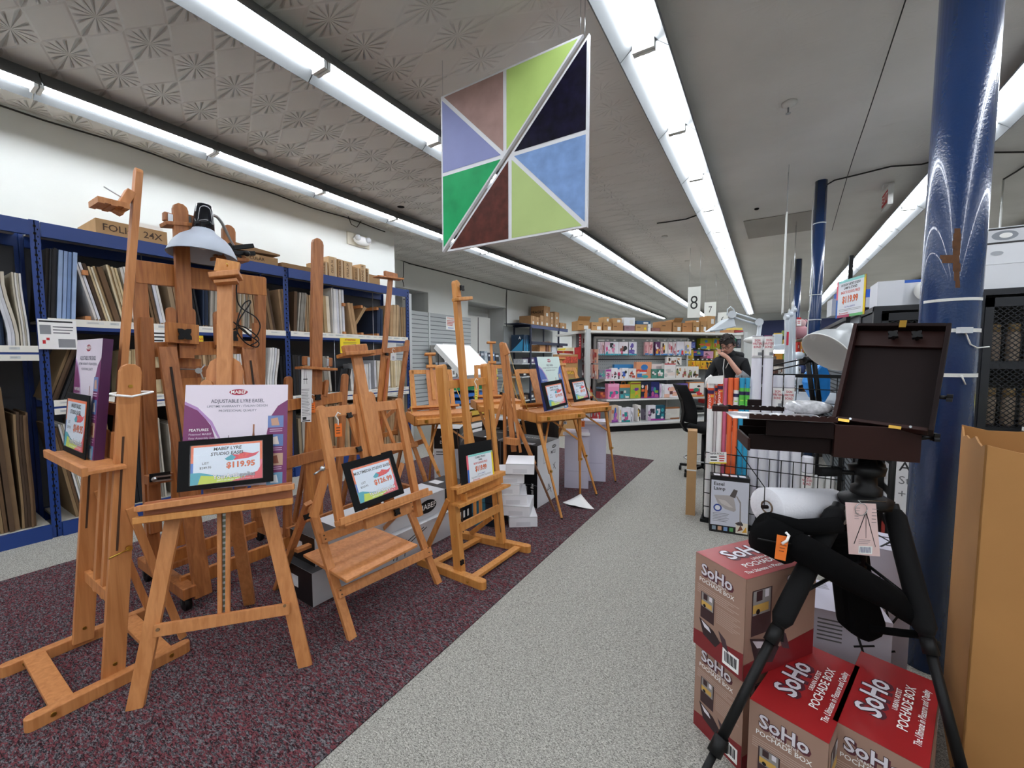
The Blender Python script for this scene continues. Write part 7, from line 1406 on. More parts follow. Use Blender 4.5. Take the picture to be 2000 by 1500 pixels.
# easel lamp carton
c = DP(1422, 1040, 3.18)
def lampdeco(mb, M, d):
    F = face(M, d, 'f'); w_, h_ = d[0], d[2]; rect(mb, F, .005, .0, w_-.005, h_-.0, BOXB); rect(mb, F, .006, h_*.13, w_-.006, h_*.93, mat('cfd1dc', .5), .0004)
    mb.text('Easel', h_*.085, F @ T(w_*.08, h_*.865, .001), INK, .015); mb.text('Lamp', h_*.085, F @ T(w_*.08, h_*.785, .001), INK, .015)
    def pg(pts, m, z=.001): mb.add([F @ V((x*w_, y*h_, z)) for x, y in pts], [tuple(range(len(pts)))], m)
    GL = mat('b5aeac', .5); pg([(.1, .66), (.2, .52), (.4, .43), (.62, .4), (.67, .43), (.64, .55), (.6, .66), (.5, .68), (.3, .67)], GL); pg([(.5, .67), (.6, .8), (.7, .78), (.64, .64)], mat('57504e', .5), .0013); pg([(.2, .6), (.3, .52), (.5, .47), (.6, .47), (.4, .58)], mat('cdc6c2', .5), .0012)
    pg([(.66, .68), (.69, .68), (.79, .58), (.8, .22), (.77, .22), (.76, .56)], mat('97908e', .5), .0012); pg([(.66, .2), (.72, .17), (.86, .17), (.86, .2), (.8, .25)], mat('4a4442', .5), .0012)
    for rr, mt, z in ((.1, mat('2f4a9a', .5), .001), (.065, mat('e6e8f0', .5), .0013)): mb.add([F @ V((w_*.2+rr*w_*1.1*math.cos(k*.314), h_*.44+rr*w_*1.1*math.sin(k*.314), z)) for k in range(20)], [tuple(range(20))], mt)
    for k in range(6): rect(mb, F, w_*.08, h_*(.34-.028*k), w_*(.5-.03*(k % 3)), h_*(.345-.028*k)+.001, GTX, .001)
    for k in range(4): rect(mb, F, w_*(.07+.15*k), h_*.04, w_*(.17+.15*k), h_*.11, mat(('8a9aa8', 'c89a7a', '7a9ac8', '5a9a5a')[k], .5), .001)
    rect(mb, F, w_*.68, h_*.03, w_*.98, h_*.22, mat('e6dccb', .5), .001); pg([(.72, .06), (.8, .18), (.86, .1)], mat('7a4a3a', .5), .0013); pg([(.84, .05), (.94, .16), (.96, .06)], mat('e0a83a', .5), .0013)
    F = face(M, d, 't'); rect(mb, F, 0, 0, d[0], d[1], BOXB)
    for k in range(4): rect(mb, F, w_*(.08+.22*k), d[1]*.2, w_*(.25+.22*k), d[1]*.7, mat('d9d6da', .5), .0006)
fbox('lamp_carton', (-.235, 3.78, 0), 9, (.285, .11, .47), BOXB, 'black and lilac-grey Easel Lamp carton standing before the roll rack', deco=lampdeco)
fbox('kraft_carton', (-.565, 4.05, 0), 8, (.08, .14, .78), KRAFT, 'tall narrow kraft carton left of the paper rolls', deco=lambda mb, M, d: mb.box((0, 0, .42), (d[0]+.004, d[1]+.004, .012), OFFW, M))
# ---- SoHo pochade boxes
SRED = mat('9c2023', .35, name='glossy_box_red'); STAN = mat('9c7c6c', .5, name='box_tan'); SRD2 = mat('7c1c22', .4); SLV = mat('d9d4dc', .35); SHD = mat('5a2430', .5)
def soho(mb, M, d):
    def brand(F, w_, x, y, s):
        mb.text('SoHo', s, F @ T(x+.003*s/.05, y-.004*s/.05, .0008), SHD, .06, 'CENTER', 0, 1.0); mb.text('SoHo', s, F @ T(x, y, .0012), mat('3a2028', .5), .05, 'CENTER'); mb.text('SoHo', s, F @ T(x, y, .0016), SLV, .022, 'CENTER')
    for sd, W_ in (('f', d[0]), ('b', d[0]), ('r', d[1]), ('l', d[1])):
        F = face(M, d, sd); H_ = d[2]; rect(mb, F, 0, 0, W_, H_, STAN); mb.add([F @ V(q) for q in ((0, 0, .0004), (W_, 0, .0004), (W_, H_*.27, .0004), (0, H_*.16, .0004))], [(0, 1, 2, 3)], SRD2)
        ww = .19; x0 = 0 if W_ < .25 else W_-.19
        brand(F, ww, x0+ww*.5, H_*.86, .058); mb.text('URBAN ARTIST', .011, F @ T(x0+ww*.52, H_*.785, .0014), PAPER, .01, 'CENTER'); mb.text('POCHADE BOX', .021, F @ T(x0+ww*.5, H_*.745, .0014), PAPER, .012, 'CENTER')
        if W_ < .25:
            for k in range(5): rect(mb, F, .012, H_*(.68-.02*k), W_*(.9-.1*(k % 3)), H_*(.684-.02*k), mat('cdb8ac', .5), .0006)
            for k in range(9): rect(mb, F, W_*.47, H_*(.56-.02*k), W_*(.93-.06*(k % 3)), H_*(.563-.02*k), mat('cdb8ac', .5), .0006)
            px = .03; pz = H_*.34; s = 1
        else: px = .03; pz = H_*.42; s = 1.6
        DK = mat('3a2226', .5); rect(mb, F, px, pz, px+.06*s, pz+.1*s, DK, .0008); rect(mb, F, px+.004, pz+.045*s, px+.056*s, pz+.098*s, mat('8f8a88', .5), .0011); rect(mb, F, px+.004, pz+.05*s, px+.05*s, pz+.068*s, mat('caa050', .5), .0014)
        mb.add([F @ V((px+.018*s+.006*s*math.cos(k*.63), pz+.052*s+.006*s*math.sin(k*.63), .0017)) for k in range(10)], [tuple(range(10))], BLACK); rect(mb, F, px+.012*s, pz+.075*s, px+.03*s, pz+.097*s, DK, .0014); rect(mb, F, px+.038*s, pz+.08*s, px+.05*s, pz+.097*s, SLV, .0014)
        mb.add([F @ V(q) for q in ((px-.005, pz-.005, .0009), (px+.06*s, pz-.02*s, .0009), (px+.09*s, pz-.045*s, .0009), (px+.07*s, pz-.075*s, .0009), (px+.015*s, pz-.06*s, .0009))], [(0, 1, 2, 3, 4)], mat('2e1c20', .5)); mb.add([F @ V(q) for q in ((px+.005*s, pz-.01*s, .0012), (px+.04*s, pz-.02*s, .0012), (px+.05*s, pz-.035*s, .0012), (px+.02*s, pz-.03*s, .0012))], [(0, 1, 2, 3)], SLV)
        mb.add([F @ V(q) for q in ((px+.08*s, pz-.005*s, .001), (px+.11*s, pz-.02*s, .001), (px+.125*s, pz-.06*s, .001), (px+.1*s, pz-.05*s, .001))], [(0, 1, 2, 3)], mat('453238', .5))
        if W_ < .25:
            rect(mb, F, W_*.62, .012, W_*.93, .068, PAPER, .0008)
            for k in range(9): rect(mb, F, W_*(.66+.026*k), .024, W_*(.674+.026*k)+.0008*(k % 3), .06, INK, .0012)
        else:
            mb.text('SoHo', .055, F @ T(.02, 0, -1), PAPER, 0) if False else None
    F = face(M, d, 't'); rect(mb, F, 0, 0, d[0], d[1], SRED); FR = F @ T(0, 0, 0) @ rz(90)      # text runs from the near end to the far end
    brand(FR, 0, d[1]*.47, -d[0]*.33, .088)
    mb.text('URBAN ARTIST', .018, FR @ T(d[1]*.56, -d[0]*.58, .0014), PAPER, .012, 'CENTER'); mb.text('POCHADE BOX', .034, FR @ T(d[1]*.52, -d[0]*.70, .0014), PAPER, .014, 'CENTER'); mb.text('The Ultimate in Pleasure and Quality', .024, FR @ T(d[1]*.5, -d[0]*.87, .0014), PAPER, .01, 'CENTER', .15, .82)
def sbox(c0, ang, z, label, w_=.205, dp=.44, h=.355):
    """c0 = nearest bottom corner (front right of the local box)"""
    a = math.radians(ang); cx, cy = V((math.cos(a), math.sin(a), 0)), V((-math.sin(a), math.cos(a), 0)); c = V((c0[0], c0[1], z))-cx*w_/2+cy*dp/2
    return fbox('pochade_box_carton', (c.x, c.y, z), ang, (w_, dp, h), STAN, label, deco=soho, group=None)
sbox((.185, 1.40), -17, .0, 'red and tan pochade box carton with large silver lettering, middle front of the pile'); sbox((.40, 1.445), -17, .0, 'red and tan pochade box carton at the right, against the tall kraft carton')
sbox((-.035, 1.525), -36, .357, 'red and tan pochade box carton on top of the stack, highest of the four', .21, .36); sbox((-.03, 1.56), -36, .0, 'pochade box carton at the bottom of the stack, mostly hidden', .21, .36)
# ---- pochade box on tripod
MAH = mat('170b0a', .55, spec=.15, vary=.15, scale=8, name='mahogany_stain'); MAH2 = mat('2b130f', .45, spec=.25, vary=.1, scale=8)
pb = root('pochade_easel', (.35, 1.93, 0), 'dark mahogany pochade box open on a black camera tripod before the blue pillar', 'pochade easel')
C0 = DP(1628, 893, 1.40); MP_ = T(C0.x, C0.y, C0.z) @ rz(12); Wb, Db, Hb_ = .232, .25, .112; LWd = .252
def pbx(nm, a, b, mt=MAH, bev=.002): return obj(nm, MB().bb(a, b, mt, MP_), mt, pb, bevel=bev)
pbx('box_front', (0, 0, 0), (Wb, .012, Hb_), MAH2); pbx('box_back', (0, Db-.012, 0), (Wb, Db, Hb_)); pbx('box_side', (0, .012, 0), (.012, Db-.012, Hb_)); pbx('box_side', (Wb-.012, .012, 0), (Wb, Db-.012, Hb_)); pbx('box_bottom', (.012, .012, 0), (Wb-.012, Db-.012, .01))
# lid: a shallow tray hinged at the front top edge region, leaning back
LH = .385; lb_ = DP(1625, 817, 1.45)
ML_ = T(*lb_) @ rz(-14) @ rx(61.5) @ rz(-3.8)     # x right, y up the lid, z towards the viewer
def lidb(nm, a, b, mt=MAH): return obj(nm, MB().bb(a, b, mt, ML_), mt, pb, bevel=.002)
lp = lidb('lid_panel', (0, 0, -.045), (LWd, LH, -.037)); lidb('lid_side', (0, 0, -.037), (.012, LH, .012), MAH2); lidb('lid_side', (LWd-.012, 0, -.037), (LWd, LH, .012)); lidb('lid_rail', (.012, LH-.012, -.037), (LWd-.012, LH, .012)); lidb('lid_rail', (.012, 0, -.037), (LWd-.012, .012, .0), MAH2); lidb('canvas_stop', (.012, LH-.075, -.037), (LWd-.012, LH-.012, -.022), MAH2)
for x in (.115, .175): obj('knob', knob(MB(), ML_ @ V((x, LH-.045, -.0)), ML_.to_3x3() @ V((0, 0, 1)), .018), None, lp, label='black star knob')
obj('clasp', MB().bb((LWd*.5, LH-.02, .012), (LWd*.5+.018, LH+.008, .016), BRASS, ML_), BRASS, lp, label='brass clasp')
for x in (.02, .15): obj('hinge', MB().bb((x, -.004, .0005), (x+.03, .006, .003), BRASS, ML_ @ T(0, -.008, .012)), BRASS, lp, label='brass hinge')
for x in (.05, .2): obj('screw', MB().tube([ML_ @ V((x, .006, .0)), ML_ @ V((x, .006, .004))], .004, 8, STEEL), STEEL, pb)
obj('side_knob', knob(MB(), MP_ @ V((Wb+.035, .02, Hb_*.75)), MP_.to_3x3() @ V((1, 0, 0)), .018).tube([MP_ @ V((Wb, .02, Hb_*.7)), MP_ @ V((Wb+.03, .02, Hb_*.75))], .008, 8, BLACK), BLACK, pb); obj('side_knob', knob(MB(), ML_ @ V((LWd+.015, .12, 0)), ML_.to_3x3() @ V((1, 0, 0)), .016), BLACK, pb)
def pbw(nm, a, b, mt=MAH, bev=.002): return obj(nm, MB().bb(a, b, mt, MPW), mt, pb, bevel=bev)
MPW = MP_ @ MX.Diagonal((.84, 1, 1, 1))
# left wing: drawer and brush rack with notched edges, palette
pbw('drawer', (-.30, .02, .005), (-.002, .03, .06)); pbw('drawer', (-.30, .22, .005), (-.002, .23, .06)); pbw('drawer', (-.305, .015, .0), (-.295, .235, .045), MAH2); pbw('drawer_bottom', (-.30, .03, .005), (-.002, .22, .01)); pbw('drawer_front', (-.24, .0, .062), (-.002, .012, .115))
pbw('drawer_shade', (-.28, .24, .03), (-.01, .25, .1))
m = MB(); n_ = 11
vs = [(-.31, 0), (0.0, 0), (0.0, .03)]
for k in range(n_*4+1):
    x = -.0-(.31)*k/(n_*4); vs.append((x, .03-.007*max(0, math.sin(2*math.pi*k/4*1.0+.001)) if k % 4 == 1 else .03))
m.prism([MPW @ V((x, -.022, .122+z*.62)) for x, z in vs], MP_.to_3x3() @ V((0, .009, 0)), MAH2); obj('notched_rail', m, MAH2, pb, label='notched brush rail')
m = MB(); vs2 = [(-.42, 0), (-.12, 0), (-.12, .03)]+[(-.12-.3*k/40, .03-(.007 if k % 4 == 1 else 0)) for k in range(41)]
m.prism([MPW @ V((x, .20, .128+z*.6)) for x, z in vs2], MP_.to_3x3() @ V((0, .009, 0)), MAH); obj('notched_rail', m, MAH, pb)
pbw('rack_end', (-.43, .16, .122), (-.36, .172, .145), MAH2); pbw('rack_end', (-.27, .21, .145), (-.21, .222, .17), MAH); pbw('clear_palette', (-.37, .0, .118), (-.005, .2, .121), mat('c9c8ca', .15))
obj('plastic_bag', MB().ball(MPW @ V((-.05, .13, .155)), .03, mat('b9b9bb', .15, name='crinkled_plastic', vary=.4, scale=60), 12, (2.6, 1.6, .9)), mat('b9b9bb', .15), pb, label='crinkled clear plastic bag')
# tripod
ap = DP(1690, 978, 1.46); ap0 = ap
obj('centre_column', MB().tube([ap+Z3*(C0.z-ap.z-.002), ap-Z3*.25], .014, 10, BLACK), BLACK, pb)
m = MB(); m.lathe([(.03, .0), (.045, .02), (.045, .05), (.03, .06), (.03, .09), (.05, .10), (.055, .125), (.03, .13), (.02, C0.z-ap.z-.002)], T(*ap), 14, BLACK); m.tube([ap+Z3*.1, ap+Z3*.105-_r*.14], .008, 8, BLACK); m.tube([ap+Z3*.105-_r*.10, ap+Z3*.105-_r*.17], .017, 10, BLACKM); m.ball(ap+Z3*.12+_r*.03, .03, BLACK); obj('pan_head', m, BLACK, pb, label='black pan head with handle')
obj('spider', MB().lathe([(.03, -.03), (.075, -.015), (.08, .01), (.04, .03)], T(*ap), 12, BLACK), BLACK, pb)
def leg(a, b, c, pad=True):
    d = b-a; L = d.length; u = d/L
    lg = obj('leg', MB().tube([a, a+d*.42], .019, 12, BLACK), BLACK, pb)
    if pad: obj('foam_sleeve', MB().tube([a+u*.02, a+u*.04, a+d*.36, a+d*.38], [.022, .031, .031, .02], 12, BLACKM), BLACKM, lg, label='padded black leg sleeve')
    obj('leg_section', MB().tube([a+d*.38, a+d*.72], .0145, 10, BLACK), BLACK, lg); obj('leg_section', MB().tube([a+d*.7, b], .011, 10, BLACK), BLACK, lg)
    for t in (.41, .715): obj('leg_clamp', MB().tube([a+d*(t-.022), a+d*(t+.022)], .021, 10, BLACK).box(a+d*t+_r*.02, (.02, .02, .03), BLACK), BLACK, lg)
    obj('rubber_foot', MB().tube([b+u*-.02, b], .016, 8, BLACK), BLACK, lg)
a1 = DP(1640, 985, 1.42); b1 = DP(1380, 1500, 1.235); d1 = b1-a1; b1 = a1+d1*((a1.z)/(-d1.z)); leg(a1, b1, 0)
a2 = DP(1742, 985, 1.46); b2 = DP(1878, 1500, 1.16); d2 = b2-a2; b2 = a2+d2*((a2.z)/(-d2.z)); leg(a2, b2, 0)
a3 = ap+V((-.0, .04, 0)); leg(a3, V((.06, 2.45, 0)), 0)
for a, b in ((a1, b1), (a2, b2), (a3, V((.06, 2.45, 0)))): obj('brace', MB().tube([ap-Z3*.22, a.lerp(b, .3)], .006, 6, BLACK), BLACK, pb)
# carry bag slung on the tripod
BAGM = mat('09090a', .95, spec=.1)
g = root('tripod_bag', DP(1680, 1262, 1.40), 'padded black carry bag slung between the tripod legs', 'bag')
q = [(1618, 1060), (1650, 1130), (1662, 1238), (1700, 1262), (1728, 1248), (1738, 1225), (1712, 1150), (1700, 1050)]
pp_ = [DP(x, y, 1.47) for x, y in q]; nf = V((_f.x, _f.y, 0)).normalized(); o = obj('bag_body', MB().prism(pp_, nf*.08, BAGM), BAGM, g, bevel=.02)
obj('bag_tube', MB().tube([DP(1545, 1058, 1.335), DP(1560, 1068, 1.335), DP(1660, 1125, 1.335), DP(1745, 1172, 1.335), DP(1765, 1195, 1.335), DP(1790, 1215, 1.34)], [.02, .047, .047, .04, .028, .02], 14, BAGM), BAGM, g)
obj('end_pouch', MB().tube([DP(1478, 1030, 1.42), DP(1484, 1036, 1.41), DP(1540, 1060, 1.40), DP(1552, 1066, 1.40)], [.03, .068, .074, .05], 14, BAGM), BAGM, g, label='rounded end pouch with a zipper'); obj('zipper', MB().tube([DP(1480, 1052, 1.335), DP(1520, 1060, 1.325), DP(1545, 1062, 1.325)], .003, 5, BLACK), BLACK, g)
obj('strap', MB().tube([DP(1500, 1015, 1.40), DP(1560, 1030, 1.38), DP(1640, 1025, 1.36)], .028, 8, BAGM), BAGM, g); obj('strap', MB().tube([DP(1700, 1228, 1.42), DP(1760, 1236, 1.36), DP(1800, 1240, 1.33)], .013, 8, BAGM), BAGM, g)
# tags
def flat_tag(name, pts, D, mt, decos, label, cat='price tag'): return card(name, [DP(x, y, D) for x, y in pts], mt, decos, label, cat, th=.001)
tg = [poly([(.47, .83), (.5, .83), (.16, .2), (.13, .2)], INK), poly([(.47, .83), (.5, .83), (.86, .16), (.84, .16)], INK), poly([(.475, .83), (.495, .83), (.53, .32), (.515, .32)], INK), patch(.3, .02, .75, .17, PAPER, .0005), textlines(.12, .66, .3, .92, 5, GTX, .15), textlines(.68, .6, .88, .92, 5, GTX, .15), textlines(.3, .2, .7, .3, 3, GTX, .2)]+[patch(.34+.042*k, .04, .358+.042*k+.006*(k % 2), .15, mat('4a5a80', .5), .0009) for k in range(9)]
flat_tag('instruction_tag', [(1651, 981), (1711, 984), (1719, 1087), (1658, 1082)], 1.36, mat('e2c4c0', .5), tg, 'pink card tag with a tripod diagram and barcode hanging on the tripod', 'tag')
m = MB(); cc = DP(1682, 995, 1.355); m.tube([cc+_r*.02*math.cos(k*.45)+_u*.02*math.sin(k*.45) for k in range(15)], .0015, 5, STEEL); m.tube([cc+_u*.02, cc+_u*.03-_r*.01, ap+Z3*.02-_f*.08], .0015, 5, STEEL); obj('key_ring', m, STEEL, label='steel ring holding the pink card tag', cat='ring')
flat_tag('orange_price_tag', [(1518, 1044), (1541, 1049), (1534, 1096), (1513, 1091)], 1.29, mat('f07a28', .6), [textlines(.2, .3, .8, .8, 4, mat('8a3a10', .6), .3)], 'orange price tag on white string hanging at the bag pouch')
obj('tag_string', MB().tube([DP(1535, 1040, 1.29), DP(1541, 1046, 1.28), DP(1537, 1056, 1.28), DP(1527, 1062, 1.285)], .004, 6, PAPER), PAPER, label='white string of the orange tag on the bag pouch', cat='string')
# towel roll hanging on a wire from the wing
TOW = mat('dedee3', .85, bump=.15, scale=120); a = DP(1497, 990, 1.45); b = DP(1628, 990, 1.56); ax = (b-a); 
tr_ = root('paper_towel_roll', a-Z3*.068, 'white paper towel roll hanging from the wing of the wooden box', 'paper towel')
u = ax.normalized(); M_ = frame(a, u.cross(Z3).normalized(), Z3); 
Mt = MX(((M_[0][0], M_[0][1], u.x, a.x), (M_[1][0], M_[1][1], u.y, a.y), (M_[2][0], M_[2][1], u.z, a.z), (0, 0, 0, 1)))
obj('paper', MB().lathe([(.022, .004), (.066, 0), (.068, .003), (.068, ax.length), (.04, ax.length+.002), (.022, ax.length)], Mt, 28, TOW), TOW, tr_); obj('cardboard_core', MB().lathe([(.0225, .08), (.0225, -.001), (.019, -.001), (.019, .08)], Mt, 16, mat('6a5646', .8), cap=False), mat('6a5646', .8), tr_, label='brown cardboard core')
obj('holder_bar', MB().tube([a-u*.02, b+u*.02], .007, 6, MAH), MAH, tr_); obj('hanging_cord', MB().tube([a-u*.012, a-u*.012+Z3*.07, MP_ @ V((-.295, .02, .01))], .0018, 5, BLACK), BLACK, tr_)
# ---- tall kraft carton at the right edge
K0 = V((.565, 1.79, 0)); rh = V((_r.x, _r.y, 0)).normalized(); fh_ = V((_f.x, _f.y, 0)).normalized(); dA = (rh*.74-fh_*.67).normalized(); dB = (rh*.67+fh_*.74).normalized(); KH = 1.185
k = root('tall_kraft_carton', K0+(dA+dB)*.25, 'tall open kraft carton at the right edge of the picture, tape on its rim', 'box'); KM = mat('ae7c45', .75, vary=.06, scale=3, name='kraft_board')
for nm, p, q in (('front_panel', K0, K0+dA*.55), ('back_panel', K0+dB*.5, K0+dB*.5+dA*.55), ('side_panel', K0, K0+dB*.5), ('side_panel', K0+dA*.55, K0+dA*.55+dB*.5)):
    nrm = (q-p).cross(Z3).normalized(); c_ = K0+(dA*.55+dB*.5)/2; nrm = nrm if nrm.dot(c_-p) > 0 else -nrm; L_ = (q-p); pts = [p, q]
    for i in range(9): t = 1-i/8; pts.append(p+L_*t+Z3*(KH-.018*math.sin(t*9)**2-(.02 if .5 < t < .9 else 0)))
    obj(nm, MB().prism(pts, nrm*.005, KM), KM, k)
m = MB(); nrm = dA.cross(Z3).normalized(); nrm = -nrm if nrm.dot(dB) > 0 else nrm
a_ = K0+nrm*.001; m.quad(a_+dA*.14+Z3*(KH-.19), a_+dA*.21+Z3*(KH-.2), a_+dA*.21+Z3*(KH-.02), a_+dA*.135+Z3*(KH-.02), mat('d9bf98', .3)); obj('tape', m, mat('d9bf98', .3), k)
# ---- lockers on the right
LKM = mat('15181f', .4)
def mesh_front(x0, x1, y, z0, z1, par, pitch=.032, r=.0022):
    m = MB(); n_ = int((x1-x0+z1-z0)/pitch)
    for s in (0, 1):
        for k_ in range(n_):
            c_ = k_*pitch; xa, za, xb, zb_ = (x0, z0+c_, x0+c_, z0)
            if za > z1: xa, za = x0+(za-z1)*1.0, z1
            if xb > x1: zb_, xb = z0+(xb-x1), x1
            if xa >= x1 or zb_ >= z1: continue
            if s: xa, xb = x0+x1-xa, x0+x1-xb
            m.bar((xa, y, za), (xb, y, zb_), r*2, r*2, Y3, LKM)
    return obj('expanded_mesh', m, LKM, par, label='black expanded metal mesh')
def locker(x0, x1, y, dep, h, label, shelves, col=LKM):
    e = root('mesh_locker', ((x0+x1)/2, y+dep/2, 0), label, 'locker')
    for x in (x0, x1-.05): obj('corner_post', MB().bb((x, y, 0), (x+.05, y+.05, h)).bb((x, y+dep-.05, 0), (x+.05, y+dep, h)), col, e)
    obj('top_panel', MB().bb((x0, y+.001, h-.04), (x1, y+dep, h)), col, e); obj('side_panel', MB().bb((x0+.01, y+.05, .05), (x0+.015, y+dep-.05, h-.05)), mat('22262c', .6), e); obj('rear_panel', MB().bb((x0+.02, y+dep-.03, .02), (x1-.02, y+dep-.02, h-.05)), mat('4b4a46', .7), e)
    for z in shelves: obj('shelf', MB().bb((x0+.02, y+.06, z-.03), (x1-.02, y+dep-.03, z)), col, e); obj('door_rail', MB().bb((x0+.05, y+.0, z-.05), (x1-.05, y+.02, z)), col, e)
    obj('door_frame', MB().bb((x0+.05, y-.01, h-.12), (x1-.05, y+.02, h-.06)).bb((x0+.05, y-.01, .05), (x0+.09, y+.02, h-.06)), col, e); mesh_front(x0+.09, x1-.05, y+.002, .1, h-.12, e); return e
LX, LY, LH_ = 1.17, 4.02, 1.9
locker(LX, LX+1.0, LY, .6, LH_, 'tall black mesh locker full of spray cans at the right edge', (.12, .55, .98, 1.42)); 
CANC = ['8a7460', '7a6456', '94806a', '6a5648']
for j, z in enumerate((.12, .55, .98, 1.42)):
    for i in range(9):
        x = LX+.15+.09*i; c_ = R.choice(CANC); top = ('c8b080', 'b8403a', '5a5040', '3a6a5a')[j]
        if i == 0 and j == 0:
            cr = root('spray_can', (x, LY+.16, z), 'x', 'spray can'); obj('can_body', MB().lathe([(.032, z+.001), (.034, z+.01), (.034, z+.19), (.026, z+.205)], T(x, LY+.16, 0), 12, mat('b09c88', .4, 0, vary=.2, scale=20)), None, cr); obj('can_cap', MB().lathe([(.03, z+.2), (.03, z+.25), (.026, z+.256)], T(x, LY+.16, 0), 12, mat('b89a6a', .4)), None, cr); CAN0 = cr
            cr['label'] = 'spray can behind the mesh of the right locker, first from left, first shelf'; cr['group'] = 'spray cans in the locker'
        else: dup(CAN0, (x, LY+.16, z), label='spray can behind the mesh of the right locker, %s from left, %s shelf' % (ORD[i], ORD[j]), group='spray cans in the locker')
L2X, L2Y = .72, 4.42
locker(L2X, L2X+.42, L2Y, .6, 1.86, 'narrower black mesh locker behind the open lid', (.12, .6, 1.1, 1.5))
# slat-sided gondola receding behind it
e = root('slat_gondola', (L2X+.3, 7.2, 0), 'long dark slat-sided gondola receding behind the grey lamp shade', 'shelving unit')
m = MB(); m.bb((L2X, L2Y+.62, 0), (L2X+.02, 9.5, 1.84), mat('7d8488', .6))
for k_ in range(34): m.bb((L2X-.0015, L2Y+.62, .1+.05*k_), (L2X, 9.5, .115+.05*k_), mat('33383c', .7))
obj('slat_side', m, None, e); obj('core', MB().bb((L2X+.02, L2Y+.64, 0), (L2X+.6, 9.45, 1.8)), mat('3a3d42', .7), e); obj('top_rail', MB().bb((L2X-.03, L2Y+.62, 1.84), (L2X+.62, 9.5, 1.88)), LKM, e)
for k_ in range(4): obj('top_bar', MB().tube([(L2X+.02+.1*k_, L2Y+.63, 1.895), (L2X+.02+.1*k_, 9.4, 1.895)], .008, 6, LGREY), LGREY, e)
# goods on lockers
def gbox(x0, x1, y0, dep, z0, z1, c, label, deco=None, name='white_carton', cat='box', ang=0):
    return fbox(name, ((x0+x1)/2, y0+dep/2, z0), ang, (x1-x0, dep, z1-z0), mat(c, .55), label, cat, deco=deco)
def lampart(mb, M, d):
    F = face(M, d, 'f'); rect(mb, F, d[0]*.07, d[2]*.55, d[0]*.95, d[2]*.98, BOXB)
    for k_ in range(3): rect(mb, F, d[0]*(.09+.22*k_), d[2]*.6, d[0]*(.26+.22*k_), d[2]*.93, mat('d0d2d6', .5), .0006)
    mb.add([F @ V((d[0]*(.17+.06*math.cos(k_*.314)), d[2]*(.77+.13*math.sin(k_*.314)), .001)) for k_ in range(20)], [tuple(range(20))], mat('8a8f96', .5)); mb.add([F @ V((d[0]*(.175+.03*math.cos(k_*.314)), d[2]*(.77+.07*math.sin(k_*.314)), .0014)) for k_ in range(20)], [tuple(range(20))], PAPER)
    mb.add([F @ V((d[0]*(.14+.03*math.cos(k_*.314)), d[2]*(.3+.06*math.sin(k_*.314)), .001)) for k_ in range(20)], [tuple(range(20))], mat('a8acb2', .5))
gbox(LX-.05, LX+.95, LY+.02, .5, LH_+.001, LH_+.16, 'e0e2e6', 'lower long white lamp carton on the right locker'); gbox(LX-.05, LX+.95, LY+.02, .5, LH_+.162, LH_+.40, 'e4e6ea', 'upper long white lamp carton with black photo band on the right locker', lampart)
z2 = 1.861
gbox(.74, .90, 4.45, .3, z2, z2+.20, 'dfe1e6', 'white carton with lamp drawings on the narrower locker'); gbox(.91, 1.12, 4.5, .3, z2, z2+.18, 'e2e4e8', 'white carton behind the satellite-shaped lamp head on the narrower locker'); gbox(.93, 1.1, 4.85, .25, z2, z2+.25, '2a5ab0', 'blue carton at the back of the narrower locker')
obj('dish_lamp', MB().lathe([(.11, 0), (.112, .006), (.08, .03), (.02, .05)], T(1.07, 4.47, z2+.1) @ rx(60) @ ry(0), 24, OFFW), OFFW, label='round white lamp head leaning on the cartons of the narrower locker', cat='lamp')
gbox(.60, .86, 5.35, .3, 1.91, 2.12, '2458b8', 'bright blue carton behind the orange price sign', ang=8); gbox(.545, .62, 5.5, .25, 1.885, 2.06, 'd2d4d6', 'grey-white carton left of the bright blue one', ang=4); gbox(.62, .9, 5.0, .3, 1.91, 2.0, 'dfe3ea', 'flat white carton under the price sign')
# price sign on a black post
DS = 3.1; Sa, Sb = DP(1634, 588, 3.15), DP(1691, 573, 2.82); zA_, zB_ = DP(1634, 622, 3.15).z, DP(1634, 552, 3.15).z; S = [V((Sa.x, Sa.y, zB_)), V((Sb.x, Sb.y, zB_)), V((Sb.x, Sb.y, zA_)), V((Sa.x, Sa.y, zA_))]
price_sign(*S, .01, ('DAYLIGHT ARTIST STUDIO', 'LAMP & STAND'), 'List Price $249.99', '$119.99', 'pastel-edged $119.99 lamp and stand sign above the lamps', style=1, inset=(.0, .0, 1, 1), th=.002)
pq = Sa.lerp(Sb, .4)+V((.012, .02, 0)); obj('sign_post', MB().bb((pq.x-.012, pq.y-.012, 0), (pq.x+.012, pq.y+.012, DP(1657, 505, DS).z)), BLACK, label='slim black post behind the lamp and stand price sign', cat='post')
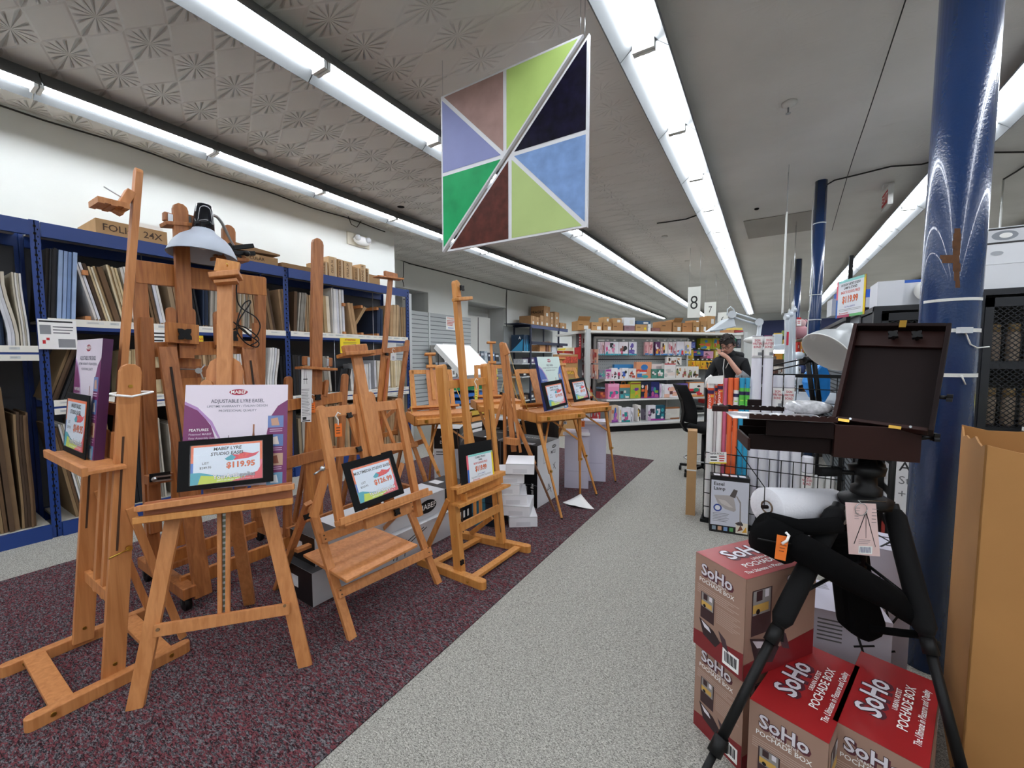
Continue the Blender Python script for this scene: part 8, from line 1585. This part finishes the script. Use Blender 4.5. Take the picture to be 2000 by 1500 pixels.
# grey dome lamp
GSH = mat('b4b8b8', .35); c_ = DP(1627, 676, 2.15); l = root('artist_lamp', c_, 'large grey dome lamp shade tipped toward the left', 'lamp')
axd = (DP(1676, 640, 2.15)-DP(1612, 700, 2.13)).normalized(); zz = axd; xx = zz.orthogonal().normalized(); yy = zz.cross(xx); mo = DP(1613, 688, 2.12); Md = MX(((xx.x, yy.x, zz.x, mo.x), (xx.y, yy.y, zz.y, mo.y), (xx.z, yy.z, zz.z, mo.z), (0, 0, 0, 1)))
pr = [(.124, 0), (.121, .012), (.112, .04), (.096, .07), (.072, .1), (.052, .125), (.048, .15), (.045, .18), (.03, .2), (.001, .205)]; obj('shade', MB().lathe(pr+[(.12, .002)][:0], Md, 32, GSH, cap=False).lathe([(.121, .001), (.117, .012), (.108, .038), (.09, .068), (.06, .1), (.001, .12)], Md, 32, mat('c6cac8', .2), cap=False), GSH, l)
obj('rim', MB().lathe([(.124, -.001), (.1255, .003), (.121, .003), (.121, -.001)], Md, 32, WHITE), WHITE, l); ls = DP(1682, 640, 2.2)
obj('lamp_arm', MB().tube([mo+axd*.2, ls, V((L2X-.02, 3.2, 1.35)), V((L2X-.05, 3.3, 1.1))], .009, 6, BLACK), BLACK, l); obj('lamp_post', MB().tube([V((L2X-.05, 3.3, 1.12)), V((L2X-.05, 3.3, .02))], .012, 8, BLACK), BLACK, l); obj('lamp_base', MB().lathe([(.12, 0), (.12, .012), (.02, .03)], T(L2X-.05, 3.3, 0), 20, BLACK), BLACK, l)
# cartons and goods low on the right, behind the tripod
def bxs(mb, M, d):
    F = face(M, d, 'l'); rect(mb, F, 0, 0, d[1], d[2], BOXB)
    for k_ in range(3): rect(mb, F, d[1]*.25, d[2]*(.1+.28*k_), d[1]*.8, d[2]*(.3+.28*k_), mat(('b04038', 'c8c8c8', 'c8c8c8')[k_], .5), .0006)
    F = face(M, d, 'f'); rect(mb, F, 0, 0, d[0], d[2], mat('cfcfd2', .5)); mb.text('Artist', .09, F @ T(d[0]*.12, d[2]*.86, .001), INK, .01); mb.text('Studio Lamp', .08, F @ T(d[0]*.12, d[2]*.74, .001), GTX, 0); mb.text('+ Stand', .08, F @ T(d[0]*.12, d[2]*.62, .001), GTX, 0)
fbox('lamp_stand_carton', (.93, 3.95, 0), 0, (.34, .28, .80), BOXB, 'tall white carton reading Artist Studio Lamp, left of the blue pillar', deco=bxs)
fbox('lamp_stand_carton', (.72, 4.12, 0), 4, (.06, .3, .85), BOXB, 'narrow black-sided carton left of the Artist Studio Lamp carton', deco=None)
c_ = DP(1765, 1100, 2.9); fbox('gold_box', (.66, 3.15, 0), -10, (.34, .26, .16), mat('c8a63a', .4), 'gold and purple box low behind the right tripod leg', deco=lambda mb, M, d: (rect(mb, face(M, d, 'f'), 0, 0, d[0], d[2]*.6, mat('5a1a5a', .5)), rect(mb, face(M, d, 't'), 0, 0, d[0], d[1], mat('c9b050', .4))))
def treebox(mb, M, d):
    for s in 'tf':
        F = face(M, d, s); W_ = d[0]; H_ = d[1] if s == 't' else d[2]; rect(mb, F, 0, 0, W_, H_, mat('cfccda', .5))
        for k_ in range(6): rect(mb, F, W_*.08, H_*(.9-.04*k_), W_*.4, H_*(.915-.04*k_), GTX, .0005)
        for a_, b_ in (((.6, .1), (.75, .5)), ((.75, .5), (.6, .8)), ((.7, .4), (.9, .6)), ((.65, .25), (.85, .3)), ((.55, .7), (.8, .75))): mb.bar(F @ V((a_[0]*W_, a_[1]*H_, .001)), F @ V((b_[0]*W_, b_[1]*H_, .001)), .008, .001, F.to_3x3() @ V((0, 0, 1)), INK)
fbox('lilac_carton', (.30, 2.18, 0), 8, (.26, .26, .42), LIL, 'lilac-white carton with black branch drawing below the hanging bag', deco=treebox); fbox('lilac_carton', (.43, 2.42, 0), -6, (.26, .22, .62), LIL, 'taller lilac-white carton with branch drawing behind the tripod', deco=treebox)
fbox('small_kraft_carton', (1.02, 3.62, 0), 0, (.3, .22, .30), mat('b98c58', .75), 'small kraft carton on the floor right of the blue pillar base')
fbox('yellow_box', (1.62, 3.55, 1.03), -8, (.44, .18, .09), mat('e6dc20', .4), 'bright yellow box on a white board in front of the right locker', deco=lambda mb, M, d: (rect(mb, face(M, d, 'f'), d[0]*.3, 0, d[0], d[2], mat('8a6a4a', .5, vary=.5, scale=40)), rect(mb, face(M, d, 't'), 0, 0, d[0], d[1], mat('d0cdb0', .5)))); obj('white_board', MB().bb((1.32, 3.42, 1.005), (2.0, 3.72, 1.028)), OFFW, label='white board shelf under the bright yellow box', cat='board'); obj('board_stand', MB().bb((1.5, 3.5, 0), (1.95, 3.68, 1.004)), LKM, label='black stand under the white board shelf', cat='stand')
# ================================================================ WORK AREA BEHIND THE ROLLS, CEILING FITTINGS
LW = mat('d3dade', .4)
# magnifier lamps
def jointed(name, pts, D, label, heads, r=.012, clampx=None):
    e = root(name, V((DP(*pts[-1], D).x, DP(*pts[-1], D).y, DP(*pts[-1], D).z)), label, 'lamp'); return e
D1 = 4.6
e = root('magnifier_lamp', DP(1487, 700, D1), 'white swing-arm lamp with flat angled head above the man', 'lamp')
for dy in (0, 9): obj('spring_arm', MB().tube([DP(1434, 611+dy, D1), DP(1482, 626+dy, D1)], .011, 6, LW), LW, e)
obj('lower_arm', MB().tube([DP(1485, 628, D1), DP(1480, 668, D1), DP(1478, 800, D1)], .022, 8, LW), LW, e)
for a in ((1430, 614), (1483, 629)): obj('joint', MB().tube([DP(a[0], a[1], D1-.05), DP(a[0], a[1], D1+.05)], .042, 14, LW), LW, e)
obj('cable_loop', MB().tube([DP(1420, 616, D1), DP(1421, 604, D1), DP(1427, 599, D1), DP(1433, 604, D1), DP(1435, 610, D1)], .006, 6, LW), LW, e)
q = [DP(x, y, D1) for x, y in ((1388, 647), (1424, 622), (1434, 621), (1438, 638), (1400, 646))]; obj('lamp_head', MB().prism(q, nf_ if False else V((_f.x, _f.y, 0)).normalized()*.16, LW), LW, e, bevel=.008)
obj('lens_edge', MB().tube([DP(1387, 647, D1), DP(1412, 644, D1)], .008, 6, mat('8d9aa0', .2)), None, e)
# cluster of folded white arms
for i, (a, b, yt, yb, D_) in enumerate(((1533, 1539, 612, 756, 4.3), (1541, 1546, 606, 757, 4.35), (1548, 1553, 598, 752, 4.4))):
    x = (a+b)/2; e = root('folded_lamp_arm', DP(x, yb, D_), 'white folded swing-arm lamp seen edge-on, %s of the three above the wire rack' % ('leftmost', 'middle', 'rightmost')[i], 'lamp')
    obj('upper_arm', MB().bar(DP(x, yt, D_), DP(x-1, yb, D_), .032, .022, _f, LW), LW, e, bevel=.003); obj('pivot', MB().tube([DP(x-3, yt+8, D_), DP(x+3, yt+8, D_)], .028, 10, LW), LW, e); q = DP(x-1, yb, D_); obj('mount_post', MB().tube([V((q.x, q.y, 0)), q], .01, 6, LW), LW, e); obj('lower_pivot', MB().tube([DP(x-3, yb-6, D_), DP(x+3, yb-6, D_)], .026, 10, mat('9aa2a6', .3)), LW, e)
    for k in range(3): obj('screw', MB().tube([DP(x-2+k*2, yb-12+4*k, D_-.016), DP(x-2+k*2, yb-12+4*k, D_-.02)], .004, 6, BLACK), BLACK, e)
card('sale_sticker', [DP(1537, 648, 4.27), DP(1541, 648, 4.27), DP(1540, 674, 4.27), DP(1536, 674, 4.27)], mat('d83a50', .5), [], 'narrow red and white sticker on the leftmost folded lamp arm', 'sticker')
D2 = 4.5
e = root('task_lamp', DP(1522, 690, D2), 'white task lamp with a lit tube under its square head, right of the tall rolls', 'lamp')
q = [DP(x, y, D2) for x, y in ((1508, 683), (1514, 674), (1538, 672), (1543, 684))]; obj('lamp_head', MB().prism(q, V((_f.x, _f.y, 0)).normalized()*.2, LW), LW, e, bevel=.006)
obj('lit_tube', MB().tube([DP(1508, 687, D2+.05), DP(1543, 687, D2+.05)], .016, 8, mat('f2f6ff', .5, emit=9, name='lit_lamp_tube')), None, e)
q = [DP(x, y, D2+.1) for x, y in ((1514, 653), (1529, 652), (1527, 673), (1513, 674))]; obj('head_bracket', MB().prism(q, V((_f.x, _f.y, 0)).normalized()*.05, LW), LW, e, bevel=.004)
obj('lamp_stem', MB().tube([DP(1538, 690, D2+.1), DP(1538, 860, D2+.1)], .012, 8, LW), LW, e)
e = root('desk_lamp', DP(1553, 800, 4.5), 'white desk lamp on a thin stem with brown wooden knob, below the grey lamp shade', 'lamp')
obj('lamp_head', MB().ball(DP(1560, 694, 4.5), .05, LW, 12, (1.2, 1, .8)), LW, e); obj('stem', MB().tube([DP(1558, 700, 4.5), DP(1556, 800, 4.5)], .014, 8, LW), LW, e); obj('clamp', MB().lathe([(.03, 0), (.055, .01), (.04, .04), (.05, .07), (.02, .09)], T(*DP(1557, 752, 4.5)), 12, LW), LW, e)
# black swing arm lamp
e = root('black_arm_lamp', DP(1600, 825, 3.7), 'black jointed lamp with two thin rods reaching left, by the blue bag', 'lamp')
for dy in (0, 10): obj('thin_rod', MB().tube([DP(1508, 714+dy, 3.9), DP(1574, 700+dy, 3.7)], .006, 6, BLACK), BLACK, e)
for x in (0, 12): obj('arm', MB().tube([DP(1577+x, 700, 3.7), DP(1592+x, 815, 3.7)], .02, 8, BLACK), BLACK, e)
obj('joint', MB().tube([DP(1572, 703, 3.7), DP(1592, 701, 3.7)], .03, 10, BLACK), BLACK, e); q = DP(1600, 812, 3.7); obj('post', MB().tube([V((q.x, q.y, .02)), q], .014, 8, BLACK), BLACK, e); obj('base', MB().lathe([(.13, 0), (.13, .02), (.03, .04)], T(q.x, q.y, 0), 16, BLACK), BLACK, e)
BB = mat('2f8fe0', .35, vary=.15, scale=9, name='blue_nylon'); c = DP(1606, 747, 3.85)
pts = [(1590, 730), (1603, 712), (1617, 716), (1624, 735), (1623, 768), (1612, 788), (1598, 778), (1590, 760), (1584, 748)]
obj('blue_bag', MB().prism([DP(x, y, 3.85+.03*math.sin(x)) for x, y in pts], V((_f.x, _f.y, 0)).normalized()*.14, BB), BB, label='bright blue crumpled bag hanging beside the slat-sided gondola', cat='bag', bevel=.02)
# drafting table with white top
tz_ = 1.03; tb = DP(1590, 800, 4.3); e = root('drafting_table', (tb.x, tb.y, 0), 'white-topped drafting table behind the wire rack', 'table')
p = [onz(1552, 826, .98), onz(1632, 826, .98), onz(1620, 790, 1.0), onz(1552, 782, 1.0)]
p = [V((.2, 4.75, .98)), V((.66, 4.75, .98)), V((.66, 5.6, 1.04)), V((.15, 5.6, 1.04))]
obj('table_top', MB().prism(p, Z3*.02, mat('e4ecf2', .25)), None, e)
for x, y in ((.24, 4.8), (.62, 4.8), (.22, 5.5), (.62, 5.5)): obj('leg', MB().tube([(x, y, 0), (x, y, .98)], .015, 6, STEEL), STEEL, e)
# jumble of supplies on the far table and shelf
def sup(px0, px1, y0, y1, D_, c, label, name='supply_box', cat='box', dep=.12, deco=None, vary=0):
    a, b = DP(px0, y1, D_), DP(px1, y1, D_); t = DP(px0, y0, D_); h = t.z-a.z; w_ = (b-a).length; M = frame(a, (b-a), Z3); mb = MB(); mm = mat(c, .5, vary=vary, scale=25); mb.hexa([M @ V(q) for q in ((0, 0, -dep), (w_, 0, -dep), (w_, 0, 0), (0, 0, 0), (0, h, -dep), (w_, h, -dep), (w_, h, 0), (0, h, 0))], mm)
    r = random.Random(int(px0*7+y0))
    if deco is not None:
        for k in range(4): x, z = r.uniform(.1, .6)*w_, r.uniform(.1, .6)*h; mb.add([M @ V(q) for q in ((x, z, .001+.0004*k), (x+w_*.3, z, .001+.0004*k), (x+w_*.3, z+h*.25, .001+.0004*k), (x, z+h*.25, .001+.0004*k))], [(0, 1, 2, 3)], mat(deco[k % len(deco)], .5))
    return obj(name, mb, mm, label=label, cat=cat)
e = root('supply_shelf', (DP(1560, 760, 7.2).x, DP(1560, 760, 7.2).y, 0), 'distant shelf of mixed supplies seen past the white lamps', 'shelving unit')
s0 = DP(1490, 700, 7.2); 
SX0, SX1, SYf = -.1, .62, 8.4
for z in (.15, .6, .95, 1.3, 1.62): obj('shelf', MB().bb((SX0, SYf, z-.03), (SX1, SYf+.45, z)), OFFW, e)
for x in (SX0, SX1): obj('side', MB().bb((x-.02, SYf, 0), (x, SYf+.45, 1.7)), mat('b89a6a', .6), e)
obj('back', MB().bb((SX0, SYf+.44, 0), (SX1, SYf+.46, 1.7)), mat('6a6056', .7), e)
def shelfbox(x0, x1, z, h, c, label, deco=None, name='supply_box', cat='box'):
    mb = MB(); mb.bb((x0, SYf+.05, z+.001), (x1, SYf+.3, z+h), mat(c, .5)); r = random.Random(int(x0*1000+z*77))
    for k in range(3):
        if deco: a_ = x0+(x1-x0)*r.uniform(.1, .5); zz = z+h*r.uniform(.1, .6); mb.bb((a_, SYf+.049-.001*k, zz), (a_+(x1-x0)*.35, SYf+.05, zz+h*.25), mat(deco[k % len(deco)], .5))
    obj(name, mb, mat(c, .5), label=label, cat=cat)
for j, (z, items) in enumerate(((1.62, [('d86a90', .14), ('e0c050', .12), ('8a9a4a', .1), ('c8c4c0', .2), ('6a4a3a', .1)]), (1.3, [('c84a40', .17), ('e8a83a', .12), ('8ab84a', .14), ('e05a80', .15), ('f0ece6', .1)]), (.95, [('4a5a8a', .2), ('6a3a3a', .14), ('d8d4cc', .22), ('8a6a50', .12)]), (.6, [('b87a3a', .2), ('a86a30', .2), ('c08a48', .2)]), (.15, [('3a3c42', .2), ('8a7a68', .2), ('5a4a3c', .2)]))):
    x = SX0+.03
    for i, (c, w_) in enumerate(items):
        shelfbox(x, min(SX1-.04, x+w_*.95), z, .2+.04*((i*7+j*3) % 3), c, '%s item from the left on the distant supply shelf, %s level from the top' % (ORD[i], ORD[j]), ['f0ece4', '2a2a2c', 'd8a040']); x += w_
e = root('plush_toy', DP(1562, 660, 6.6), 'pinkish plush animal sitting under a red and white card by the far pillar', 'plush toy')
PK = mat('c9929a', .9); q = DP(1563, 648, 6.6); obj('body', MB().ball(q, .11, PK, 12, (1, .8, 1)), PK, e); obj('head', MB().ball(q+Z3*.13, .075, mat('d8b4b4', .9), 12), None, e)
for s in (-1, 1): obj('ear', MB().ball(q+Z3*.17+_r*.075*s, .03, PK, 8), PK, e); obj('arm', MB().tube([q+_r*.07*s+Z3*.04, q+_r*.15*s-Z3*.04], .03, 8, PK), PK, e)
card('toy_sign', [DP(1556, 620, 6.5), DP(1565, 620, 6.5), DP(1565, 636, 6.5), DP(1556, 636, 6.5)], PAPER, [patch(0, .75, 1, 1, RED), textlines(.15, .2, .85, .65, 2, RED, .5)], 'small red and white card above the plush toy', 'sign')
sup(1555, 1592, 663, 667, 6.7, 'd8c8a8', 'pale ledge the plush toy sits on', 'ledge', 'shelf', dep=.3)
for i, (a, b, y0, y1, c, l) in enumerate(((1557, 1562, 668, 690, 'c83a30', 'small red card pack hanging right of the folded lamp arms'), (1563, 1570, 668, 690, 'e8a04a', 'small orange pack with a pale pear shape'), (1572, 1579, 666, 690, '8aba4a', 'lime green pack on the distant rack'), (1580, 1586, 665, 680, 'c8302c', 'red pack at the right of the lime one'), (1557, 1570, 692, 712, 'e0588a', 'pink pack below the orange one'), (1578, 1586, 683, 700, 'e8e4d8', 'cream pack below the red one'), (1557, 1563, 655, 662, 'a05a60', 'small dusty pink lump left of the plush toy'))): sup(a, b, y0, y1, 6.65, c, l, deco=['f0e8d8', 'b03030', '3a3a3a'])
for i, (a, b, y0, y1, c, l) in enumerate(((1569, 1581, 714, 728, '4a5a8c', 'blue striped fabric roll below the pink pack'), (1583, 1598, 712, 738, '2a3a6a', 'dark denim blue box left of the blue bag'), (1555, 1564, 716, 735, 'e8e8ea', 'white spotted card on the far table'), (1566, 1577, 730, 748, 'e6e2dc', 'white card with black dots beside the black lamp'), (1596, 1612, 702, 716, 'e8d8d4', 'pale pink and white carton above the blue bag'), (1556, 1582, 758, 770, 'b8702c', 'tan leather portfolio on the far table, upper'), (1556, 1582, 771, 783, 'a86428', 'tan leather portfolio on the far table, lower'), (1512, 1518, 722, 760, '6a4a40', 'narrow picture strip left of the folded lamp arms'), (1520, 1529, 716, 740, 'd8d0c4', 'small framed picture left of the folded lamp arms, upper'), (1520, 1529, 742, 762, 'c8c0b4', 'small framed picture left of the folded lamp arms, lower'))): sup(a, b, y0, y1, 5.9, c, l, deco=['f0ece4', '8a5a40', '2a2a30'], vary=.1)
for i in range(4): sup(1509+1.5*i, 1511+1.5*i, 696, 712, 6.2, ('3a3034', '7a5a4a', 'b8a898', '4a4650')[i], 'thin upright sleeve under the lit lamp, %s from the left' % ORD[i])
e = obj('white_bag', MB().ball(DP(1478, 664, 6.8), .09, OFFW, 12, (2.2, 1, .7)), OFFW, label='crumpled white bag lying at the right end of the gondola top', cat='bag')
for D_, x0, x1, y0, lb in ((6.8, 1554, 1592, 655, 'grey pegboard stand holding the small bright packs by the far pillar'), (6.05, 1508, 1612, 702, 'dark brown shelving board behind the pictures and leather portfolios')):
    a, b = DP(x0, y0, D_), DP(x1, y0, D_); n_ = V((_f.x, _f.y, 0)).normalized(); e = root('display_stand', (a.lerp(b, .5).x, a.lerp(b, .5).y, 0), lb, 'display stand')
    mt_ = mat('8f8f8c' if D_ > 6.5 else '4a403a', .7); obj('board', MB().prism([V((a.x, a.y, 0)), V((b.x, b.y, 0)), b, a], n_*.03, mt_), mt_, e); obj('base_plate', MB().bar(V((a.x, a.y, .02)), V((b.x, b.y, .02)), .04, .4, n_, mt_), mt_, e)
    for yy in ((663, 690, 712) if D_ > 6.5 else (740, 762, 783)): p_, q_ = DP(x0+1, yy, D_-.08), DP(x1-1, yy, D_-.08); z_ = p_.z; obj('ledge', MB().bar(V((p_.x, p_.y, z_-.01)), V((q_.x, q_.y, z_-.01)), .012, .16, n_, mt_), mt_, e)
# black monitor-like panel behind the man and beige box under the table
sup(1374, 1396, 722, 934, 5.9, '0c0c0e', 'flat black panel leaning behind the office chair', 'display_board', 'board', dep=.04)
# hanging signs seen edge-on
for i, (x, y0, y1, D_, w_) in enumerate(((1536.5, 420, 612, 4.6, .007), (1548.5, 590, 655, 6.5, .01), (1541.5, 604, 640, 9, .01))):
    a, b = DP(x, y0, D_), DP(x, y1, D_); e = root('aisle_sign', b, 'white hanging sign board seen edge-on, %s of the three near the slim pillars' % ('tallest and nearest', 'second', 'farthest')[i], 'aisle sign')
    obj('card', MB().bb((a.x-w_, a.y-.12, b.z), (a.x+w_, a.y+.14, a.z)), mat('e0e2dc', .6), e)
    for y in (-.1, .12): obj('hanging_wire', MB().tube([(a.x, a.y+y, a.z), (a.x, a.y+y, CEIL)], .002, 4, STEEL), STEEL, e)
# ceiling fittings
def disc(px, py, r, h, label, name='smoke_detector', cat='smoke detector', m=OFFW):
    p = onz(px, py, CEIL); return obj(name, MB().lathe([(r, -.001), (r, -h*.6), (r*.7, -h), (.002, -h)][::-1], T(p.x, p.y, CEIL), 24, m), m, label=label, cat=cat)
disc(509, 294, .06, .035, 'round white smoke detector beside the left light row'); disc(697, 368, .055, .03, 'round white smoke detector further along the left light row')
disc(1542, 200, .055, .03, 'round ceiling rose with a sprinkler, above the grey aisle', 'sprinkler_rose', 'sprinkler'); p = onz(1540, 203, CEIL); obj('sprinkler', MB().lathe([(.006, -.03), (.006, -.07), (.018, -.075), (.018, -.08), (.002, -.08)][::-1], T(p.x, p.y, CEIL), 10, STEEL), STEEL, label='small steel sprinkler head hanging below its ceiling rose', cat='sprinkler')
disc(1908, 97, .05, .02, 'flat round ceiling cap right of the big pillar', 'ceiling_rosette', 'ceiling fitting'); disc(1298, 461, .05, .02, 'flat round ceiling cap left of the recessed panel', 'ceiling_rosette', 'ceiling fitting'); disc(1478, 407, .03, .02, 'tiny dark ceiling hole near the recessed panel', 'ceiling_hole', 'hole', BLACKM); disc(783, 404, .05, .004, 'ragged dark hole in the ceiling by the left light row', 'ceiling_hole', 'hole', BLACKM); disc(1342, 509, .05, .02, 'farther flat ceiling cap over the aisle', 'ceiling_rosette', 'ceiling fitting')
p = [onz(x, y, CEIL-.004) for x, y in ((1452, 432), (1592, 410), (1590, 448), (1462, 466))]; obj('ceiling_patch', MB().prism([V((v.x, v.y, CEIL-.012)) for v in p], Z3*.01, mat('a8a49c', .8)), None, label='rectangular painted-over access panel in the ceiling by the slim pillars', cat='access panel')
cable('ceiling_cable', [onz(x, y, CEIL-.02) for x, y in ((1606, 366), (1630, 352), (1680, 340), (1740, 325), (1800, 321), (1860, 305), (1920, 298), (2000, 297), (2080, 300))], .009, 'dark cable crossing the ceiling from the slim pillar to the right')
cable('ceiling_cable', [onz(x, y, CEIL-.02) for x, y in ((1283, 436), (1300, 434), (1340, 428), (1362, 420))], .01, 'short dark cable ending at the central light row')
cable('ceiling_cable', [onz(1960, 350, CEIL-.02), onz(1985, 335, CEIL-.02), onz(2010, 318, CEIL-.02)], .01, 'dark cable bending down at the right edge of the ceiling')
a = onz(1960, 350, CEIL-.02); cable('drop_cable', [a, V((a.x, a.y, CEIL-.5)), V((a.x+.01, a.y, CEIL-1.0))], .01, 'white cable hanging from the ceiling at the far right', OFFW)
a = DP(1770, -30, 3.0); cable('slack_wire', smooth([onz(1782, -40, CEIL-.01), onz(1700, 210, CEIL-.06), onz(1655, 345, CEIL-.08), onz(1625, 450, CEIL-.05)]), .004, 'thin dark wire running slack below the ceiling left of the big pillar')
e = root('exit_sign', onz(1735, 375, CEIL)-Z3*.25, 'small red and white exit sign seen nearly edge-on under the ceiling', 'exit sign'); p = onz(1735, 360, CEIL)
obj('mount', MB().bb((p.x-.05, p.y-.05, CEIL-.05), (p.x+.05, p.y+.05, CEIL)), OFFW, e); obj('sign_body', MB().bb((p.x-.025, p.y-.16, CEIL-.28), (p.x+.025, p.y+.16, CEIL-.05)), OFFW, e); m = MB(); m.bb((p.x-.027, p.y-.14, CEIL-.25), (p.x-.025, p.y+.14, CEIL-.1), RED); m.text('EXIT', .13, T(p.x-.0275, p.y, CEIL-.175) @ frame((0, 0, 0), (0, -1, 0), (0, 0, 1)), PAPER, .01, 'CENTER'); obj('red_panel', m, RED, e)
